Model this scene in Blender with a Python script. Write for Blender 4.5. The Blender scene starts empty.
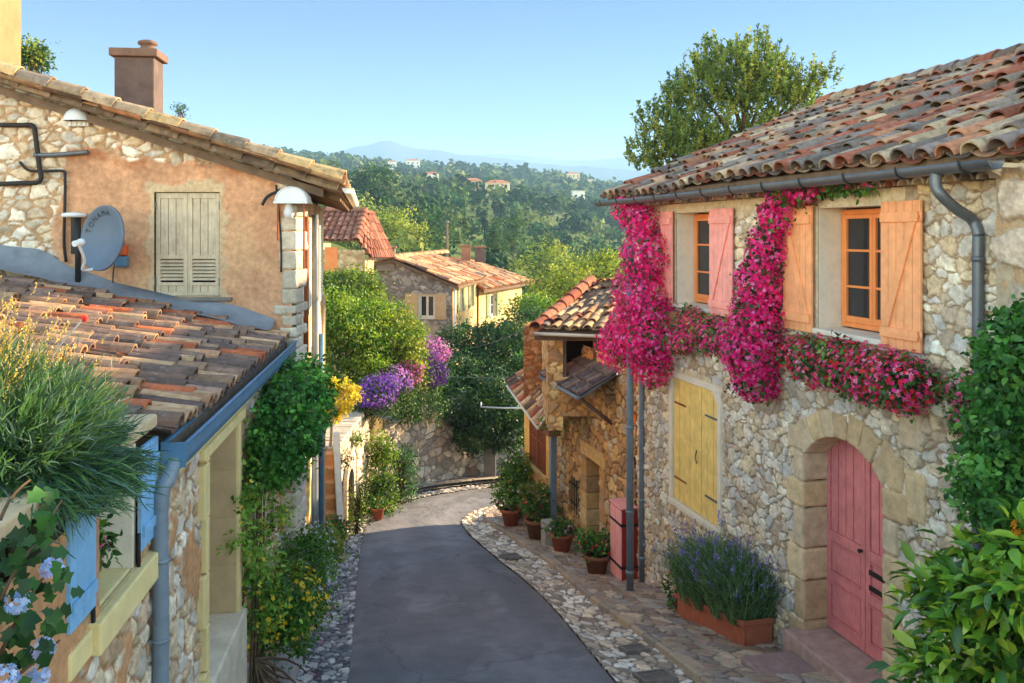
import bpy, math, random
import numpy as np
from math import radians as R, sin, cos, pi

SC = bpy.context.scene
COL = SC.collection
rng = np.random.default_rng(11)

# ------------------------------------------------------------------ camera, world, sun, exposure
F_PX, CX, HY = 870.0, 512.0, 234.0
cam_data = bpy.data.cameras.new("camera")
cam_data.sensor_width = 36.0
cam_data.lens = F_PX / 1024 * 36.0
cam_data.shift_y = -107.5 / 1024
cam_data.clip_start = 0.05
cam_data.clip_end = 12000
cam = bpy.data.objects.new("camera", cam_data)
cam.rotation_euler = (R(90), 0, 0)
COL.objects.link(cam)
SC.camera = cam

HAZE = 2.6e-4
SUN_EL, SUN_AZ = 18.0, 62.0          # azimuth measured from the view direction towards the right
world = bpy.data.worlds.new("World")
SC.world = world
world.use_nodes = True
wn = world.node_tree
for n in list(wn.nodes):
    wn.nodes.remove(n)
wo = wn.nodes.new("ShaderNodeOutputWorld")
bg = wn.nodes.new("ShaderNodeBackground")
sky = wn.nodes.new("ShaderNodeTexSky")
sky.sky_type = 'NISHITA'
sky.sun_disc = False
sky.sun_elevation = R(SUN_EL)
sky.sun_rotation = R(SUN_AZ)
sky.altitude = 300
sky.air_density = 1.0
sky.dust_density = 0.1
sky.ozone_density = 3.0
bg.inputs[1].default_value = 0.15
geo = wn.nodes.new("ShaderNodeTexCoord")
sep = wn.nodes.new("ShaderNodeSeparateXYZ")
ramp = wn.nodes.new("ShaderNodeValToRGB")
mul = wn.nodes.new("ShaderNodeMix"); mul.data_type = 'RGBA'; mul.blend_type = 'MULTIPLY'; mul.inputs[0].default_value = 1.0
wn.links.new(geo.outputs["Generated"], sep.inputs[0])
wn.links.new(sep.outputs[2], ramp.inputs[0])
cr = ramp.color_ramp
cr.elements[0].position = 0.0; cr.elements[0].color = (.215, .212, .225, 1)
cr.elements[1].position = .62; cr.elements[1].color = (1, .90, .78, 1)
e_ = cr.elements.new(.12); e_.color = (.078, .118, .20, 1)
e_ = cr.elements.new(.30); e_.color = (.030, .079, .205, 1)
wn.links.new(sky.outputs[0], mul.inputs[6]); wn.links.new(ramp.outputs[0], mul.inputs[7])
# the sky behind the camera is brightened and warmed, added to fill the shaded walls
beh = wn.nodes.new("ShaderNodeMapRange"); beh.interpolation_type = 'SMOOTHSTEP'
beh.inputs[1].default_value = .45; beh.inputs[2].default_value = -.35; beh.inputs[3].default_value = 0; beh.inputs[4].default_value = 1
wn.links.new(sep.outputs[1], beh.inputs[0])
m2 = wn.nodes.new("ShaderNodeMix"); m2.data_type = 'RGBA'; m2.blend_type = 'MULTIPLY'; m2.inputs[0].default_value = 1.0
m2.inputs[7].default_value = (1.75, 1.36, .98, 1)
wn.links.new(sky.outputs[0], m2.inputs[6])
m3 = wn.nodes.new("ShaderNodeMix"); m3.data_type = 'RGBA'
wn.links.new(beh.outputs[0], m3.inputs[0]); wn.links.new(mul.outputs[2], m3.inputs[6]); wn.links.new(m2.outputs[2], m3.inputs[7])
wn.links.new(m3.outputs[2], bg.inputs[0])
wn.links.new(bg.outputs[0], wo.inputs[0])

sun_data = bpy.data.lights.new("sun", 'SUN')
sun_data.energy = 4.7
sun_data.angle = R(0.6)
sun_data.color = (1.0, 0.75, 0.46)
sun = bpy.data.objects.new("sun", sun_data)
sun.rotation_euler = (R(-(90 - SUN_EL)), 0, R(-SUN_AZ))
sun.location = (40, 40, 40)
COL.objects.link(sun)

SC.view_settings.view_transform = 'Standard'
SC.view_settings.look = 'None'
SC.view_settings.exposure = 2.25
SC.view_settings.gamma = 1
SC.view_settings.use_curve_mapping = False
SC.render.engine = 'CYCLES'
SC.cycles.use_denoising = True
try:
    SC.cycles.denoiser = 'OPENIMAGEDENOISE'
except Exception:
    pass
SC.cycles.max_bounces = 6
SC.cycles.diffuse_bounces = 4
SC.cycles.glossy_bounces = 2
SC.cycles.transmission_bounces = 4
SC.cycles.transparent_max_bounces = 8
SC.cycles.volume_bounces = 1
SC.cycles.caustics_reflective = False
SC.cycles.caustics_refractive = False

# ------------------------------------------------------------------ helpers
def S(r, g, b):
    """sRGB 0-255 to linear"""
    def f(c):
        c /= 255.0
        return c / 12.92 if c <= 0.04045 else ((c + 0.055) / 1.055) ** 2.4
    return (f(r), f(g), f(b))

def P(px, py, Y):
    """a place at distance Y seen in the direction of a photo point"""
    return np.array([(px - CX) / F_PX * Y, Y, (HY - py) / F_PX * Y])

WLOC = {}

def thing(name, label, cat, loc=(0, 0, 0), group=None):
    o = bpy.data.objects.new(name, None)
    o.empty_display_size = 0.2
    COL.objects.link(o)
    o.location = tuple(float(x) for x in loc)
    o['label'] = label
    o['category'] = cat
    if group:
        o['group'] = group
    WLOC[o.name] = np.array(loc, float)
    return o

def tag(o, label, cat, group=None, kind=None):
    if label:
        o['label'] = label
    if cat:
        o['category'] = cat
    if group:
        o['group'] = group
    if kind:
        o['kind'] = kind
    return o

class MB:
    def __init__(s):
        s.v, s.f, s.c, s.sm, s.n = [], [], [], [], 0
    def add(s, v, faces, col=None, smooth=False):
        v = np.asarray(v, float).reshape(-1, 3)
        k = s.n
        s.v.append(v)
        if col is None:
            col = (0.5, 0.5, 0.5)
        c = np.asarray(col, float)
        if c.ndim == 1:
            c = np.repeat(c[None, :], len(v), 0)
        s.c.append(c)
        if isinstance(faces, np.ndarray):
            faces = [faces]
        else:
            d = {}
            for f in faces:
                d.setdefault(len(f), []).append(f)
            faces = [np.array(x, np.int64) for x in d.values()]
        for a in faces:
            if len(a):
                s.f.append(a + k)
                s.sm.append(np.full(len(a), smooth))
        s.n += len(v)
        return s
    def box(s, fr, u0, u1, z0, z1, n0, n1, col=None):
        if u1 < u0: u0, u1 = u1, u0
        if z1 < z0: z0, z1 = z1, z0
        if n1 < n0: n0, n1 = n1, n0
        q = [(u0, z0, n0), (u1, z0, n0), (u1, z1, n0), (u0, z1, n0), (u0, z0, n1), (u1, z0, n1), (u1, z1, n1), (u0, z1, n1)]
        v = np.array([fr.pt(*a) for a in q])
        f = [(0, 3, 2, 1), (4, 5, 6, 7), (0, 1, 5, 4), (1, 2, 6, 5), (2, 3, 7, 6), (3, 0, 4, 7)]
        if fr.flip:
            f = [x[::-1] for x in f]
        return s.add(v, f, col)
    def prism(s, fr, poly, n0, n1, col=None):
        k = len(poly)
        ar = sum(poly[i][0] * poly[(i + 1) % k][1] - poly[(i + 1) % k][0] * poly[i][1] for i in range(k))
        if ar < 0:
            poly = poly[::-1]
        v = [fr.pt(u, z, n0) for u, z in poly] + [fr.pt(u, z, n1) for u, z in poly]
        f = [tuple(range(k))[::-1], tuple(range(k, 2 * k))] + [(i, (i + 1) % k, k + (i + 1) % k, k + i) for i in range(k)]
        if fr.flip:
            f = [x[::-1] for x in f]
        return s.add(np.array(v), f, col)
    def tube(s, pts, rad, seg=8, caps=True, col=None, half=False, smooth=True, flat=1.0):
        pts = np.asarray(pts, float)
        m = len(pts)
        rad = np.broadcast_to(np.asarray(rad, float), (m,))
        t = np.gradient(pts, axis=0)
        t /= np.linalg.norm(t, axis=1)[:, None] + 1e-9
        ref = np.array([0, 0, 1.0]) if abs(t[0][2]) < 0.9 else np.array([1.0, 0, 0])
        V = []
        for i in range(m):
            a = np.cross(t[i], ref)
            if np.linalg.norm(a) < 1e-3:
                a = np.cross(t[i], [0.3, 1, 0.2])
            a /= np.linalg.norm(a)
            b = np.cross(a, t[i])
            ref = b
            ang = np.linspace(0, 2 * pi, seg, endpoint=False)
            V.append(pts[i] + rad[i] * (np.cos(ang)[:, None] * a + flat * np.sin(ang)[:, None] * b))
        V = np.concatenate(V)
        f = []
        for i in range(m - 1):
            for j in range(seg):
                f.append((i * seg + j, i * seg + (j + 1) % seg, (i + 1) * seg + (j + 1) % seg, (i + 1) * seg + j))
        s.add(V, f, col, smooth)
        if caps:
            k = s.n - len(V)
            s.f.append(np.array([list(range(seg))[::-1]]) + k); s.sm.append(np.array([False]))
            s.f.append(np.array([[(m - 1) * seg + j for j in range(seg)]]) + k); s.sm.append(np.array([False]))
        return s
    def lathe(s, c, prof, seg=20, col=None):
        c = np.asarray(c, float)
        ang = np.linspace(0, 2 * pi, seg, endpoint=False)
        V, f = [], []
        for r, z in prof:
            V.append(np.stack([c[0] + r * np.cos(ang), c[1] + r * np.sin(ang), np.full(seg, c[2] + z)], 1))
        for i in range(len(prof) - 1):
            for j in range(seg):
                f.append((i * seg + j, i * seg + (j + 1) % seg, (i + 1) * seg + (j + 1) % seg, (i + 1) * seg + j))
        return s.add(np.concatenate(V), f, col, True)
    def build(s, name, mat, parent=None, bevel=0.0, loc=None, kind=None):
        v = np.concatenate(s.v) if s.v else np.zeros((0, 3))
        off = WLOC[parent.name] if parent is not None else np.array(loc if loc is not None else (v.mean(0) if len(v) else (0, 0, 0)), float)
        me = bpy.data.meshes.new(name)
        me.vertices.add(len(v))
        me.vertices.foreach_set("co", (v - off).astype(np.float32).ravel())
        loops = np.concatenate([a.ravel() for a in s.f])
        sizes = np.concatenate([np.full(len(a), a.shape[1]) for a in s.f])
        me.loops.add(len(loops))
        me.loops.foreach_set("vertex_index", loops.astype(np.int32))
        me.polygons.add(len(sizes))
        me.polygons.foreach_set("loop_start", np.concatenate([[0], np.cumsum(sizes)[:-1]]).astype(np.int32))
        me.polygons.foreach_set("use_smooth", np.concatenate(s.sm).astype(bool))
        ca = me.color_attributes.new("Col", 'FLOAT_COLOR', 'POINT')
        c = np.concatenate(s.c)
        ca.data.foreach_set("color", np.concatenate([c, np.ones((len(c), 1))], 1).astype(np.float32).ravel())
        me.update(calc_edges=True)
        me.materials.append(mat)
        o = bpy.data.objects.new(name, me)
        COL.objects.link(o)
        if parent is not None:
            o.parent = parent
        else:
            o.location = tuple(off)
        WLOC[o.name] = off
        if bevel > 0:
            b = o.modifiers.new("bevel", 'BEVEL')
            b.width = bevel
            b.segments = 2
            b.limit_method = 'ANGLE'
        if kind:
            o['kind'] = kind
        return o

class Fr:
    """a wall frame: u along the wall, z up, n out of the wall"""
    def __init__(s, o, u, n):
        s.o = np.array(o, float)
        s.u = np.array(u, float); s.u /= np.linalg.norm(s.u)
        s.n = np.array(n, float); s.n /= np.linalg.norm(s.n)
        s.flip = np.dot(np.cross(s.u, [0, 0, 1]), s.n) < 0
    def pt(s, u, z, n=0.0):
        return s.o + s.u * u + s.n * n + np.array([0, 0, z])
    def grid(s, u, v, h):
        return s.o + u[..., None] * s.u + h[..., None] * s.n + v[..., None] * np.array([0, 0, 1.0])
    def px(s, px, py, n=0.0):
        r = np.array([(px - CX) / F_PX, 1, (HY - py) / F_PX])
        t = np.dot(s.o + n * s.n, s.n) / np.dot(r, s.n)
        p = r * t
        return float(np.dot(p - s.o, s.u)), float(p[2])
    def uy(s, Y, n=0.0):
        return (Y - s.o[1] - n * s.n[1]) / s.u[1]

WORLD = Fr((0, 0, 0), (1, 0, 0), (0, -1, 0))     # u = X, n = -Y

def sstep(a, b, x):
    t = np.clip((x - a) / (b - a), 0, 1)
    return t * t * (3 - 2 * t)

_tab = np.random.default_rng(5).random((8, 256, 256))

def vnoise(u, v, k=0):
    iu, iv = np.floor(u).astype(int), np.floor(v).astype(int)
    fu, fv = u - iu, v - iv
    fu, fv = fu * fu * (3 - 2 * fu), fv * fv * (3 - 2 * fv)
    T = _tab[k % 8]
    a, b = T[iu % 256, iv % 256], T[(iu + 1) % 256, iv % 256]
    c, d = T[iu % 256, (iv + 1) % 256], T[(iu + 1) % 256, (iv + 1) % 256]
    return (a * (1 - fu) + b * fu) * (1 - fv) + (c * (1 - fu) + d * fu) * fv

def fbm(u, v, k=0, o=4):
    s, a, t = 0, 0.5, 0
    for i in range(o):
        s = s + a * vnoise(u * 2 ** i + 17.3 * i, v * 2 ** i + 9.1 * i, k + i); t += a; a *= .55
    return s / t

def vor(u, v, cu, cv, k, jit=0.9, wv=0.5, stag=True):
    iv0 = np.floor(v / cv).astype(int)
    iu0 = np.floor(u / cu).astype(int)
    F1 = np.full(u.shape, 9.0); F2 = np.full(u.shape, 9.0)
    I = np.zeros(u.shape); J = np.zeros(u.shape); DU = np.zeros(u.shape); DV = np.zeros(u.shape)
    T = _tab
    for dj in (-2, -1, 0, 1, 2):
        for di in (-2, -1, 0, 1, 2):
            a, b = (iu0 + di), (iv0 + dj)
            am, bm = (a + 31 * k) % 256, (b + 57 * k) % 256
            pu = (a + .5 + jit * (T[0][am, bm] - .5) + (.5 * (b % 2) if stag else 0)) * cu
            pv = (b + .5 + jit * (T[1][am, bm] - .5)) * cv
            du, dv = (u - pu) / cu, (v - pv) / cv
            d = np.sqrt(du * du + dv * dv) - wv * (T[2][am, bm] - .5)
            m = d < F1
            F2 = np.where(m, F1, np.minimum(F2, d))
            I = np.where(m, T[3][am, bm], I); J = np.where(m, T[4][am, bm], J)
            DU = np.where(m, du, DU); DV = np.where(m, dv, DV)
            F1 = np.where(m, d, F1)
    return F1, F2, I, J, DU, DV

def pal(idx, palette):
    p = np.array(palette)
    return p[np.minimum((idx * len(p)).astype(int), len(p) - 1)]

def panel(mb, pos, U, V, res, cell, k, palette, mortar, height=.035, joint=.16, warp=.35, wv=.5, keep=None, over=None, mcol_var=.25, fine=.006, u0=0, v0=0, round_=.2, flush=.35):
    """one continuous sheet of relief: stones with recessed joints; over(u, v) lays plaster over them"""
    nu, nv = max(2, int(U / res) + 1), max(2, int(V / res) + 1)
    u, v = np.meshgrid(np.linspace(u0, u0 + U, nu), np.linspace(v0, v0 + V, nv), indexing='ij')
    cu, cv = cell
    wu = u + (fbm(u / cu * 1.1, v / cu * 1.1, k) - .5) * warp * cu
    wvv = v + (fbm(u / cu * 1.1 + 40, v / cu * 1.1 + 9, k + 1) - .5) * warp * cv
    F1, F2, I, J, DU, DV = vor(wu, wvv, cu, cv, k, wv=wv)
    e = F2 - F1 + (fbm(u * 22, v * 22, k + 2, 3) - .5) * .12
    s = sstep(joint * .35, joint * 1.25, e)
    rough = fbm(u * 9, v * 9, k + 3, 4) - .5
    roughf = fbm(u * 38, v * 38, k + 5, 3) - .5
    tilt = (I - .5) * DU * .5 + (J - .5) * DV * .5
    st = s * (.6 + .5 * J + tilt * 1.0 - round_ * np.clip(F1 + wv * .3, 0, 1) * .5)
    mo = .30 + flush * 2 * (fbm(u / cu * .4 + 7, v / cv * .4, k + 4) - .5) + .25 * rough
    df = st - mo
    h = height * np.maximum(st, mo) + fine * (rough * 2.2 + roughf * 1.3)
    col = pal(I, palette) * (0.85 + .30 * J)[..., None] * (1 + rough * .75 + roughf * .45)[..., None]
    mc = np.array(mortar) * (1 + mcol_var * (rough * 2 + roughf))[..., None]
    sc_ = sstep(-.06, .07, df)[..., None]
    col = mc * (1 - sc_) + col * sc_
    if over is not None:
        w, pc, ph = over(u, v)
        h = h * (1 - w) + w * (ph + fine * 1.2 * roughf + .004 * rough)
        col = col * (1 - w[..., None]) + pc * w[..., None]
    col = np.clip(col, 0.01, .9)
    X = pos(u, v, h)
    idx = np.arange(nu * nv).reshape(nu, nv)
    f = np.stack([idx[:-1, :-1], idx[1:, :-1], idx[1:, 1:], idx[:-1, 1:]], -1).reshape(-1, 4)
    if keep is not None:
        uc = (u[:-1, :-1] + u[1:, 1:]) / 2; vc = (v[:-1, :-1] + v[1:, 1:]) / 2
        f = f[keep(uc, vc).reshape(-1)]
    mb.add(X.reshape(-1, 3), f, col.reshape(-1, 3), True)
    return mb

def outside(rects):
    def k(u, v):
        m = np.ones(u.shape, bool)
        for (a, b, c, d) in rects:
            m &= ~((u > a) & (u < b) & (v > c) & (v < d))
        return m
    return k

# ------------------------------------------------------------------ materials
def M(name, col=(.5, .5, .5), rough=.8, attr=False, var=.25, scale=3.0, bump=.25, bscale=40.0, spec=.3, metal=0.0, spots=None, transl=0.0, streak=None, bdist=.01):
    m = bpy.data.materials.new(name)
    m.use_nodes = True
    nt = m.node_tree
    N, L = nt.nodes, nt.links
    bs = N["Principled BSDF"]
    tc = N.new("ShaderNodeTexCoord")
    if attr:
        a = N.new("ShaderNodeAttribute"); a.attribute_name = "Col"
        base = a.outputs["Color"]
    else:
        rgb = N.new("ShaderNodeRGB"); rgb.outputs[0].default_value = (*col, 1)
        base = rgb.outputs[0]
    if var:
        nz = N.new("ShaderNodeTexNoise"); nz.inputs["Scale"].default_value = scale; nz.inputs["Detail"].default_value = 8; nz.inputs["Roughness"].default_value = .65
        L.new(tc.outputs["Object"], nz.inputs["Vector"])
        mr = N.new("ShaderNodeMapRange"); mr.inputs[1].default_value = .28; mr.inputs[2].default_value = .72
        mr.inputs[3].default_value = 1 - var; mr.inputs[4].default_value = 1 + var
        L.new(nz.outputs["Fac"], mr.inputs[0])
        mx = N.new("ShaderNodeMix"); mx.data_type = 'RGBA'; mx.blend_type = 'MULTIPLY'; mx.inputs[0].default_value = 1
        L.new(base, mx.inputs[6]); L.new(mr.outputs[0], mx.inputs[7])
        base = mx.outputs[2]
    for sp in (spots or []):
        c2, sc2, lo, hi, amt = sp
        n2 = N.new("ShaderNodeTexNoise"); n2.inputs["Scale"].default_value = sc2; n2.inputs["Detail"].default_value = 7; n2.inputs["Roughness"].default_value = .7
        L.new(tc.outputs["Object"], n2.inputs["Vector"])
        if streak:
            mp = N.new("ShaderNodeMapping"); mp.inputs["Scale"].default_value = streak
            L.new(tc.outputs["Object"], mp.inputs["Vector"]); L.new(mp.outputs[0], n2.inputs["Vector"])
        r2 = N.new("ShaderNodeMapRange"); r2.inputs[1].default_value = lo; r2.inputs[2].default_value = hi; r2.inputs[3].default_value = 0; r2.inputs[4].default_value = amt
        L.new(n2.outputs["Fac"], r2.inputs[0])
        m2 = N.new("ShaderNodeMix"); m2.data_type = 'RGBA'
        L.new(r2.outputs[0], m2.inputs[0]); L.new(base, m2.inputs[6]); m2.inputs[7].default_value = (*c2, 1)
        base = m2.outputs[2]
    L.new(base, bs.inputs["Base Color"])
    bs.inputs["Roughness"].default_value = rough
    bs.inputs["Specular IOR Level"].default_value = spec
    bs.inputs["Metallic"].default_value = metal
    if bump:
        nb = N.new("ShaderNodeTexNoise"); nb.inputs["Scale"].default_value = bscale; nb.inputs["Detail"].default_value = 6; nb.inputs["Roughness"].default_value = .6
        L.new(tc.outputs["Object"], nb.inputs["Vector"])
        bp = N.new("ShaderNodeBump"); bp.inputs["Strength"].default_value = bump; bp.inputs["Distance"].default_value = bdist
        L.new(nb.outputs["Fac"], bp.inputs["Height"])
        L.new(bp.outputs[0], bs.inputs["Normal"])
    if transl:
        tr = N.new("ShaderNodeBsdfTranslucent")
        hs = N.new("ShaderNodeHueSaturation"); hs.inputs["Value"].default_value = 1.35; hs.inputs["Saturation"].default_value = 1.1
        L.new(base, hs.inputs["Color"]); L.new(hs.outputs[0], tr.inputs["Color"])
        ms = N.new("ShaderNodeMixShader"); ms.inputs[0].default_value = transl
        out = [n for n in N if n.type == 'OUTPUT_MATERIAL'][0]
        L.new(bs.outputs[0], ms.inputs[1]); L.new(tr.outputs[0], ms.inputs[2]); L.new(ms.outputs[0], out.inputs["Surface"])
    return m

m_stone = M("rubble stone", attr=True, rough=.9, var=.26, scale=16, bump=.9, bscale=48, spec=.15, spots=[(S(112, 92, 72), 30, .60, .74, .45)])
m_block = M("dressed sandstone", attr=True, rough=.9, var=.26, scale=8, bump=.9, bscale=45, spec=.15, spots=[(S(120, 105, 85), 9, .55, .8, .5)])
m_tile = M("clay roof tile", attr=True, rough=.88, var=.3, scale=9, bump=.45, bscale=60, spec=.15,
           spots=[(S(172, 168, 158), 13, .56, .74, .6), (S(58, 52, 48), 7, .5, .7, .7), (S(178, 150, 70), 6, .66, .78, .5)])
m_tile_far = M("clay roof tile far", attr=True, rough=.9, var=.25, scale=3, bump=.2, bscale=20, spec=.1)
m_wood = M("weathered rafter wood", S(112, 92, 74), rough=.85, var=.35, scale=6, bump=.4, bscale=50, spec=.15)
m_plaster_w = M("off-white plaster", S(224, 212, 190), rough=.9, var=.14, scale=5, bump=.35, bscale=60, spec=.1, spots=[(S(150, 130, 105), 5, .58, .8, .5)])
m_plaster_c = M("cream plaster", S(222, 200, 140), rough=.88, var=.12, scale=4, bump=.25, bscale=60, spec=.12, spots=[(S(165, 145, 105), 6, .58, .8, .5)])
m_plaster_y = M("yellow render", S(216, 178, 116), rough=.9, var=.2, scale=1.2, bump=.3, bscale=30, spec=.1, spots=[(S(150, 115, 75), 1.5, .55, .8, .5)])
m_orange = M("orange painted wood", S(242, 166, 112), rough=.6, var=.2, scale=6, bump=.4, bscale=70, spec=.3, spots=[(S(200, 110, 60), 9, .6, .8, .45)], streak=(8, 8, .8))
m_orange_d = M("orange window paint", S(236, 140, 76), rough=.5, var=.12, scale=6, bump=.15, bscale=70, spec=.3)
m_salmon = M("salmon painted wood", S(244, 162, 146), rough=.6, var=.18, scale=6, bump=.4, bscale=70, spec=.3, spots=[(S(205, 110, 95), 9, .6, .8, .45)], streak=(8, 8, .8))
m_pink = M("pink painted door wood", S(224, 130, 124), rough=.55, var=.18, scale=5, bump=.4, bscale=70, spec=.3, spots=[(S(164, 84, 80), 7, .5, .78, .75), (S(230, 176, 164), 14, .6, .78, .6)], streak=(7, 7, .9))
m_pink2 = M("pink enamel", S(248, 168, 162), rough=.5, var=.14, scale=4, bump=.1, spec=.3, spots=[(S(180, 90, 85), 8, .6, .8, .4)])
m_red = M("red enamel", S(158, 42, 38), rough=.45, var=.15, scale=4, bump=.1, spec=.35)
m_yellow = M("yellow painted wood", S(240, 204, 118), rough=.65, var=.2, scale=5, bump=.4, bscale=60, spec=.2, spots=[(S(172, 136, 80), 9, .5, .76, .75)], streak=(7, 7, .7))
m_greywood = M("weathered grey-green shutter wood", S(200, 184, 156), rough=.85, var=.22, scale=6, bump=.5, bscale=60, spec=.1, spots=[(S(120, 108, 84), 8, .5, .75, .65)], streak=(9, 9, .7))
m_brownwood = M("brown shutter wood", S(138, 72, 42), rough=.7, var=.25, scale=5, bump=.4, bscale=60, spec=.2)
m_beigewood = M("beige shutter paint", S(196, 160, 118), rough=.75, var=.15, scale=3, bump=.2, spec=.15)
m_whitewood = M("white shutter paint", S(226, 218, 200), rough=.7, var=.15, scale=3, bump=.2, spec=.15)
m_greenwood = M("sage green shutter paint", S(128, 140, 104), rough=.7, var=.15, scale=3, bump=.2, spec=.15)
m_bluewood = M("sky blue painted wood", S(124, 172, 208), rough=.6, var=.16, scale=6, bump=.3, bscale=60, spec=.25, spots=[(S(60, 105, 150), 9, .55, .8, .5)], streak=(8, 8, .8))
m_bluemetal = M("blue painted gutter metal", S(84, 124, 152), rough=.45, var=.2, scale=5, bump=.1, spec=.4, spots=[(S(40, 78, 108), 6, .55, .8, .6)])
m_bluegrey = M("blue-grey downpipe metal", S(118, 130, 140), rough=.42, var=.2, scale=5, bump=.1, spec=.45, spots=[(S(48, 62, 74), 6, .55, .8, .5)])
m_zinc = M("grey zinc", S(98, 102, 106), rough=.42, var=.2, scale=5, bump=.08, spec=.5, metal=.35, spots=[(S(60, 60, 62), 8, .55, .8, .5)])
m_lead = M("blue-grey lead flashing", S(124, 128, 134), rough=.6, var=.2, scale=4, bump=.3, bscale=14, spec=.3, spots=[(S(70, 82, 96), 5, .55, .8, .5)])
m_iron = M("worn drain iron", S(124, 116, 106), rough=.6, var=.3, scale=9, bump=.3, spec=.4, metal=.3)
m_dark = M("black iron", S(34, 32, 32), rough=.6, var=.2, bump=.15, spec=.4)
m_cable = M("dark cable rubber", S(48, 44, 42), rough=.7, var=.15, bump=.05, spec=.25)
m_rust = M("rusty brown pipe", S(140, 78, 48), rough=.7, var=.3, scale=8, bump=.2, spec=.2)
m_glass = M("window glass", S(42, 48, 54), rough=.08, var=.2, scale=2, bump=0, spec=.6)
m_glass_dim = M("dusty window glass", S(44, 46, 48), rough=.1, var=.3, scale=3, bump=0, spec=.45)
m_void = M("unlit interior", S(26, 23, 21), rough=.95, var=.2, bump=0, spec=.05)
m_terra = M("terracotta", S(172, 98, 70), rough=.8, var=.22, scale=7, bump=.25, bscale=50, spec=.2, spots=[(S(205, 165, 135), 6, .6, .8, .5)])
m_terra_d = M("dull brown clay", S(136, 92, 66), rough=.85, var=.22, scale=7, bump=.25, bscale=50, spec=.2)
m_soil = M("soil", S(66, 50, 38), rough=.95, var=.35, scale=8, bump=.8, bscale=30, spec=.1)
m_white = M("white painted metal", S(214, 216, 216), rough=.5, var=.1, bump=.05, spec=.35, spots=[(S(165, 160, 150), 6, .6, .8, .5)])
m_dish = M("blue-grey dish paint", S(92, 106, 122), rough=.5, var=.1, scale=4, bump=.05, spec=.35, spots=[(S(80, 96, 112), 5, .58, .8, .5)])
m_bark = M("bark", S(96, 76, 58), rough=.9, var=.35, scale=8, bump=.8, bscale=25, spec=.1)
m_bark_pale = M("pale bark", S(160, 142, 116), rough=.9, var=.3, scale=8, bump=.6, bscale=25, spec=.1)
m_leaf = M("leaf", attr=True, rough=.5, var=.15, scale=5, bump=0, spec=.35, transl=.3)
m_leaf_far = M("far leaf", attr=True, rough=.9, var=.15, scale=1, bump=0, spec=.05)
m_leaf_gloss = M("glossy leaf", attr=True, rough=.32, var=.12, scale=8, bump=0, spec=.5, transl=.28)
m_petal = M("petal", attr=True, rough=.6, var=.08, scale=5, bump=0, spec=.2, transl=.35)
m_asphalt = M("asphalt", attr=True, rough=.78, var=.22, scale=1.6, bump=.8, bscale=160, spec=.35, bdist=.012,
              spots=[(S(92, 93, 100), 34, .5, .62, .45), (S(168, 166, 164), 60, .57, .66, .4)])
m_cobble = M("cobbles", attr=True, rough=.75, var=.15, scale=8, bump=.4, bscale=50, spec=.3)
m_ground = M("dusty paving ground", S(120, 110, 98), rough=.9, var=.25, scale=2, bump=.5, bscale=30, spec=.15)
m_hill = M("hill scrub", S(84, 96, 50), rough=.95, var=.4, scale=.03, bump=.0, spec=.05, spots=[(S(132, 120, 78), .02, .55, .75, .5)])
m_mount = M("mountain rock", S(70, 74, 80), rough=.95, var=.2, scale=.002, bump=0, spec=.0)
m_brickpar = M("terracotta brick", S(138, 100, 78), rough=.85, var=.3, scale=3, bump=.4, bscale=20, spec=.1)

# hairline cracks in the asphalt
_nt = m_asphalt.node_tree; _bs = _nt.nodes["Principled BSDF"]
_src = _bs.inputs["Base Color"].links[0].from_socket
_tc = _nt.nodes.new("ShaderNodeTexCoord"); _wn = _nt.nodes.new("ShaderNodeTexNoise"); _wn.inputs["Scale"].default_value = 2.2; _wn.inputs["Detail"].default_value = 6
_mx = _nt.nodes.new("ShaderNodeMix"); _mx.data_type = 'RGBA'; _mx.inputs[0].default_value = .35
_vo = _nt.nodes.new("ShaderNodeTexVoronoi"); _vo.feature = 'DISTANCE_TO_EDGE'; _vo.inputs["Scale"].default_value = .55
_mr = _nt.nodes.new("ShaderNodeMapRange"); _mr.inputs[1].default_value = .002; _mr.inputs[2].default_value = .008; _mr.inputs[3].default_value = .72; _mr.inputs[4].default_value = 1
_mm = _nt.nodes.new("ShaderNodeMix"); _mm.data_type = 'RGBA'; _mm.blend_type = 'MULTIPLY'; _mm.inputs[0].default_value = 1
_nt.links.new(_tc.outputs["Object"], _wn.inputs["Vector"]); _nt.links.new(_tc.outputs["Object"], _mx.inputs[6]); _nt.links.new(_wn.outputs["Color"], _mx.inputs[7])
_nt.links.new(_mx.outputs[2], _vo.inputs["Vector"]); _nt.links.new(_vo.outputs["Distance"], _mr.inputs[0])
_nt.links.new(_src, _mm.inputs[6]); _nt.links.new(_mr.outputs[0], _mm.inputs[7]); _nt.links.new(_mm.outputs[2], _bs.inputs["Base Color"])

# ------------------------------------------------------------------ leaves, tiles and other scattered shapes
T_DIAMOND = (np.array([(0, 0, 0), (.45, -.5, .08), (1, 0, -.05), (.45, .5, .08)]), [(0, 1, 2, 3)])
T_LEAF = (np.array([(0, 0, 0), (.3, 0, .0), (.65, 0, -.02), (1, 0, -.14), (.26, -.44, .09), (.62, -.40, .06), (.26, .44, .09), (.62, .40, .06)]),
          [(0, 4, 1), (1, 4, 5, 2), (2, 5, 3), (0, 1, 6), (1, 2, 7, 6), (2, 3, 7)])
T_LOBED = (np.array([(0, 0, 0), (.45, 0, .0), (1, 0, -.12), (.1, -.45, .05), (.42, -.32, .05), (.55, -.55, .02), (.75, -.22, .0),
                     (.1, .45, .05), (.42, .32, .05), (.55, .55, .02), (.75, .22, .0)]),
           [(0, 3, 4, 1), (1, 4, 5, 6), (1, 6, 2), (0, 1, 8, 7), (1, 10, 9, 8), (1, 2, 10)])
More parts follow.
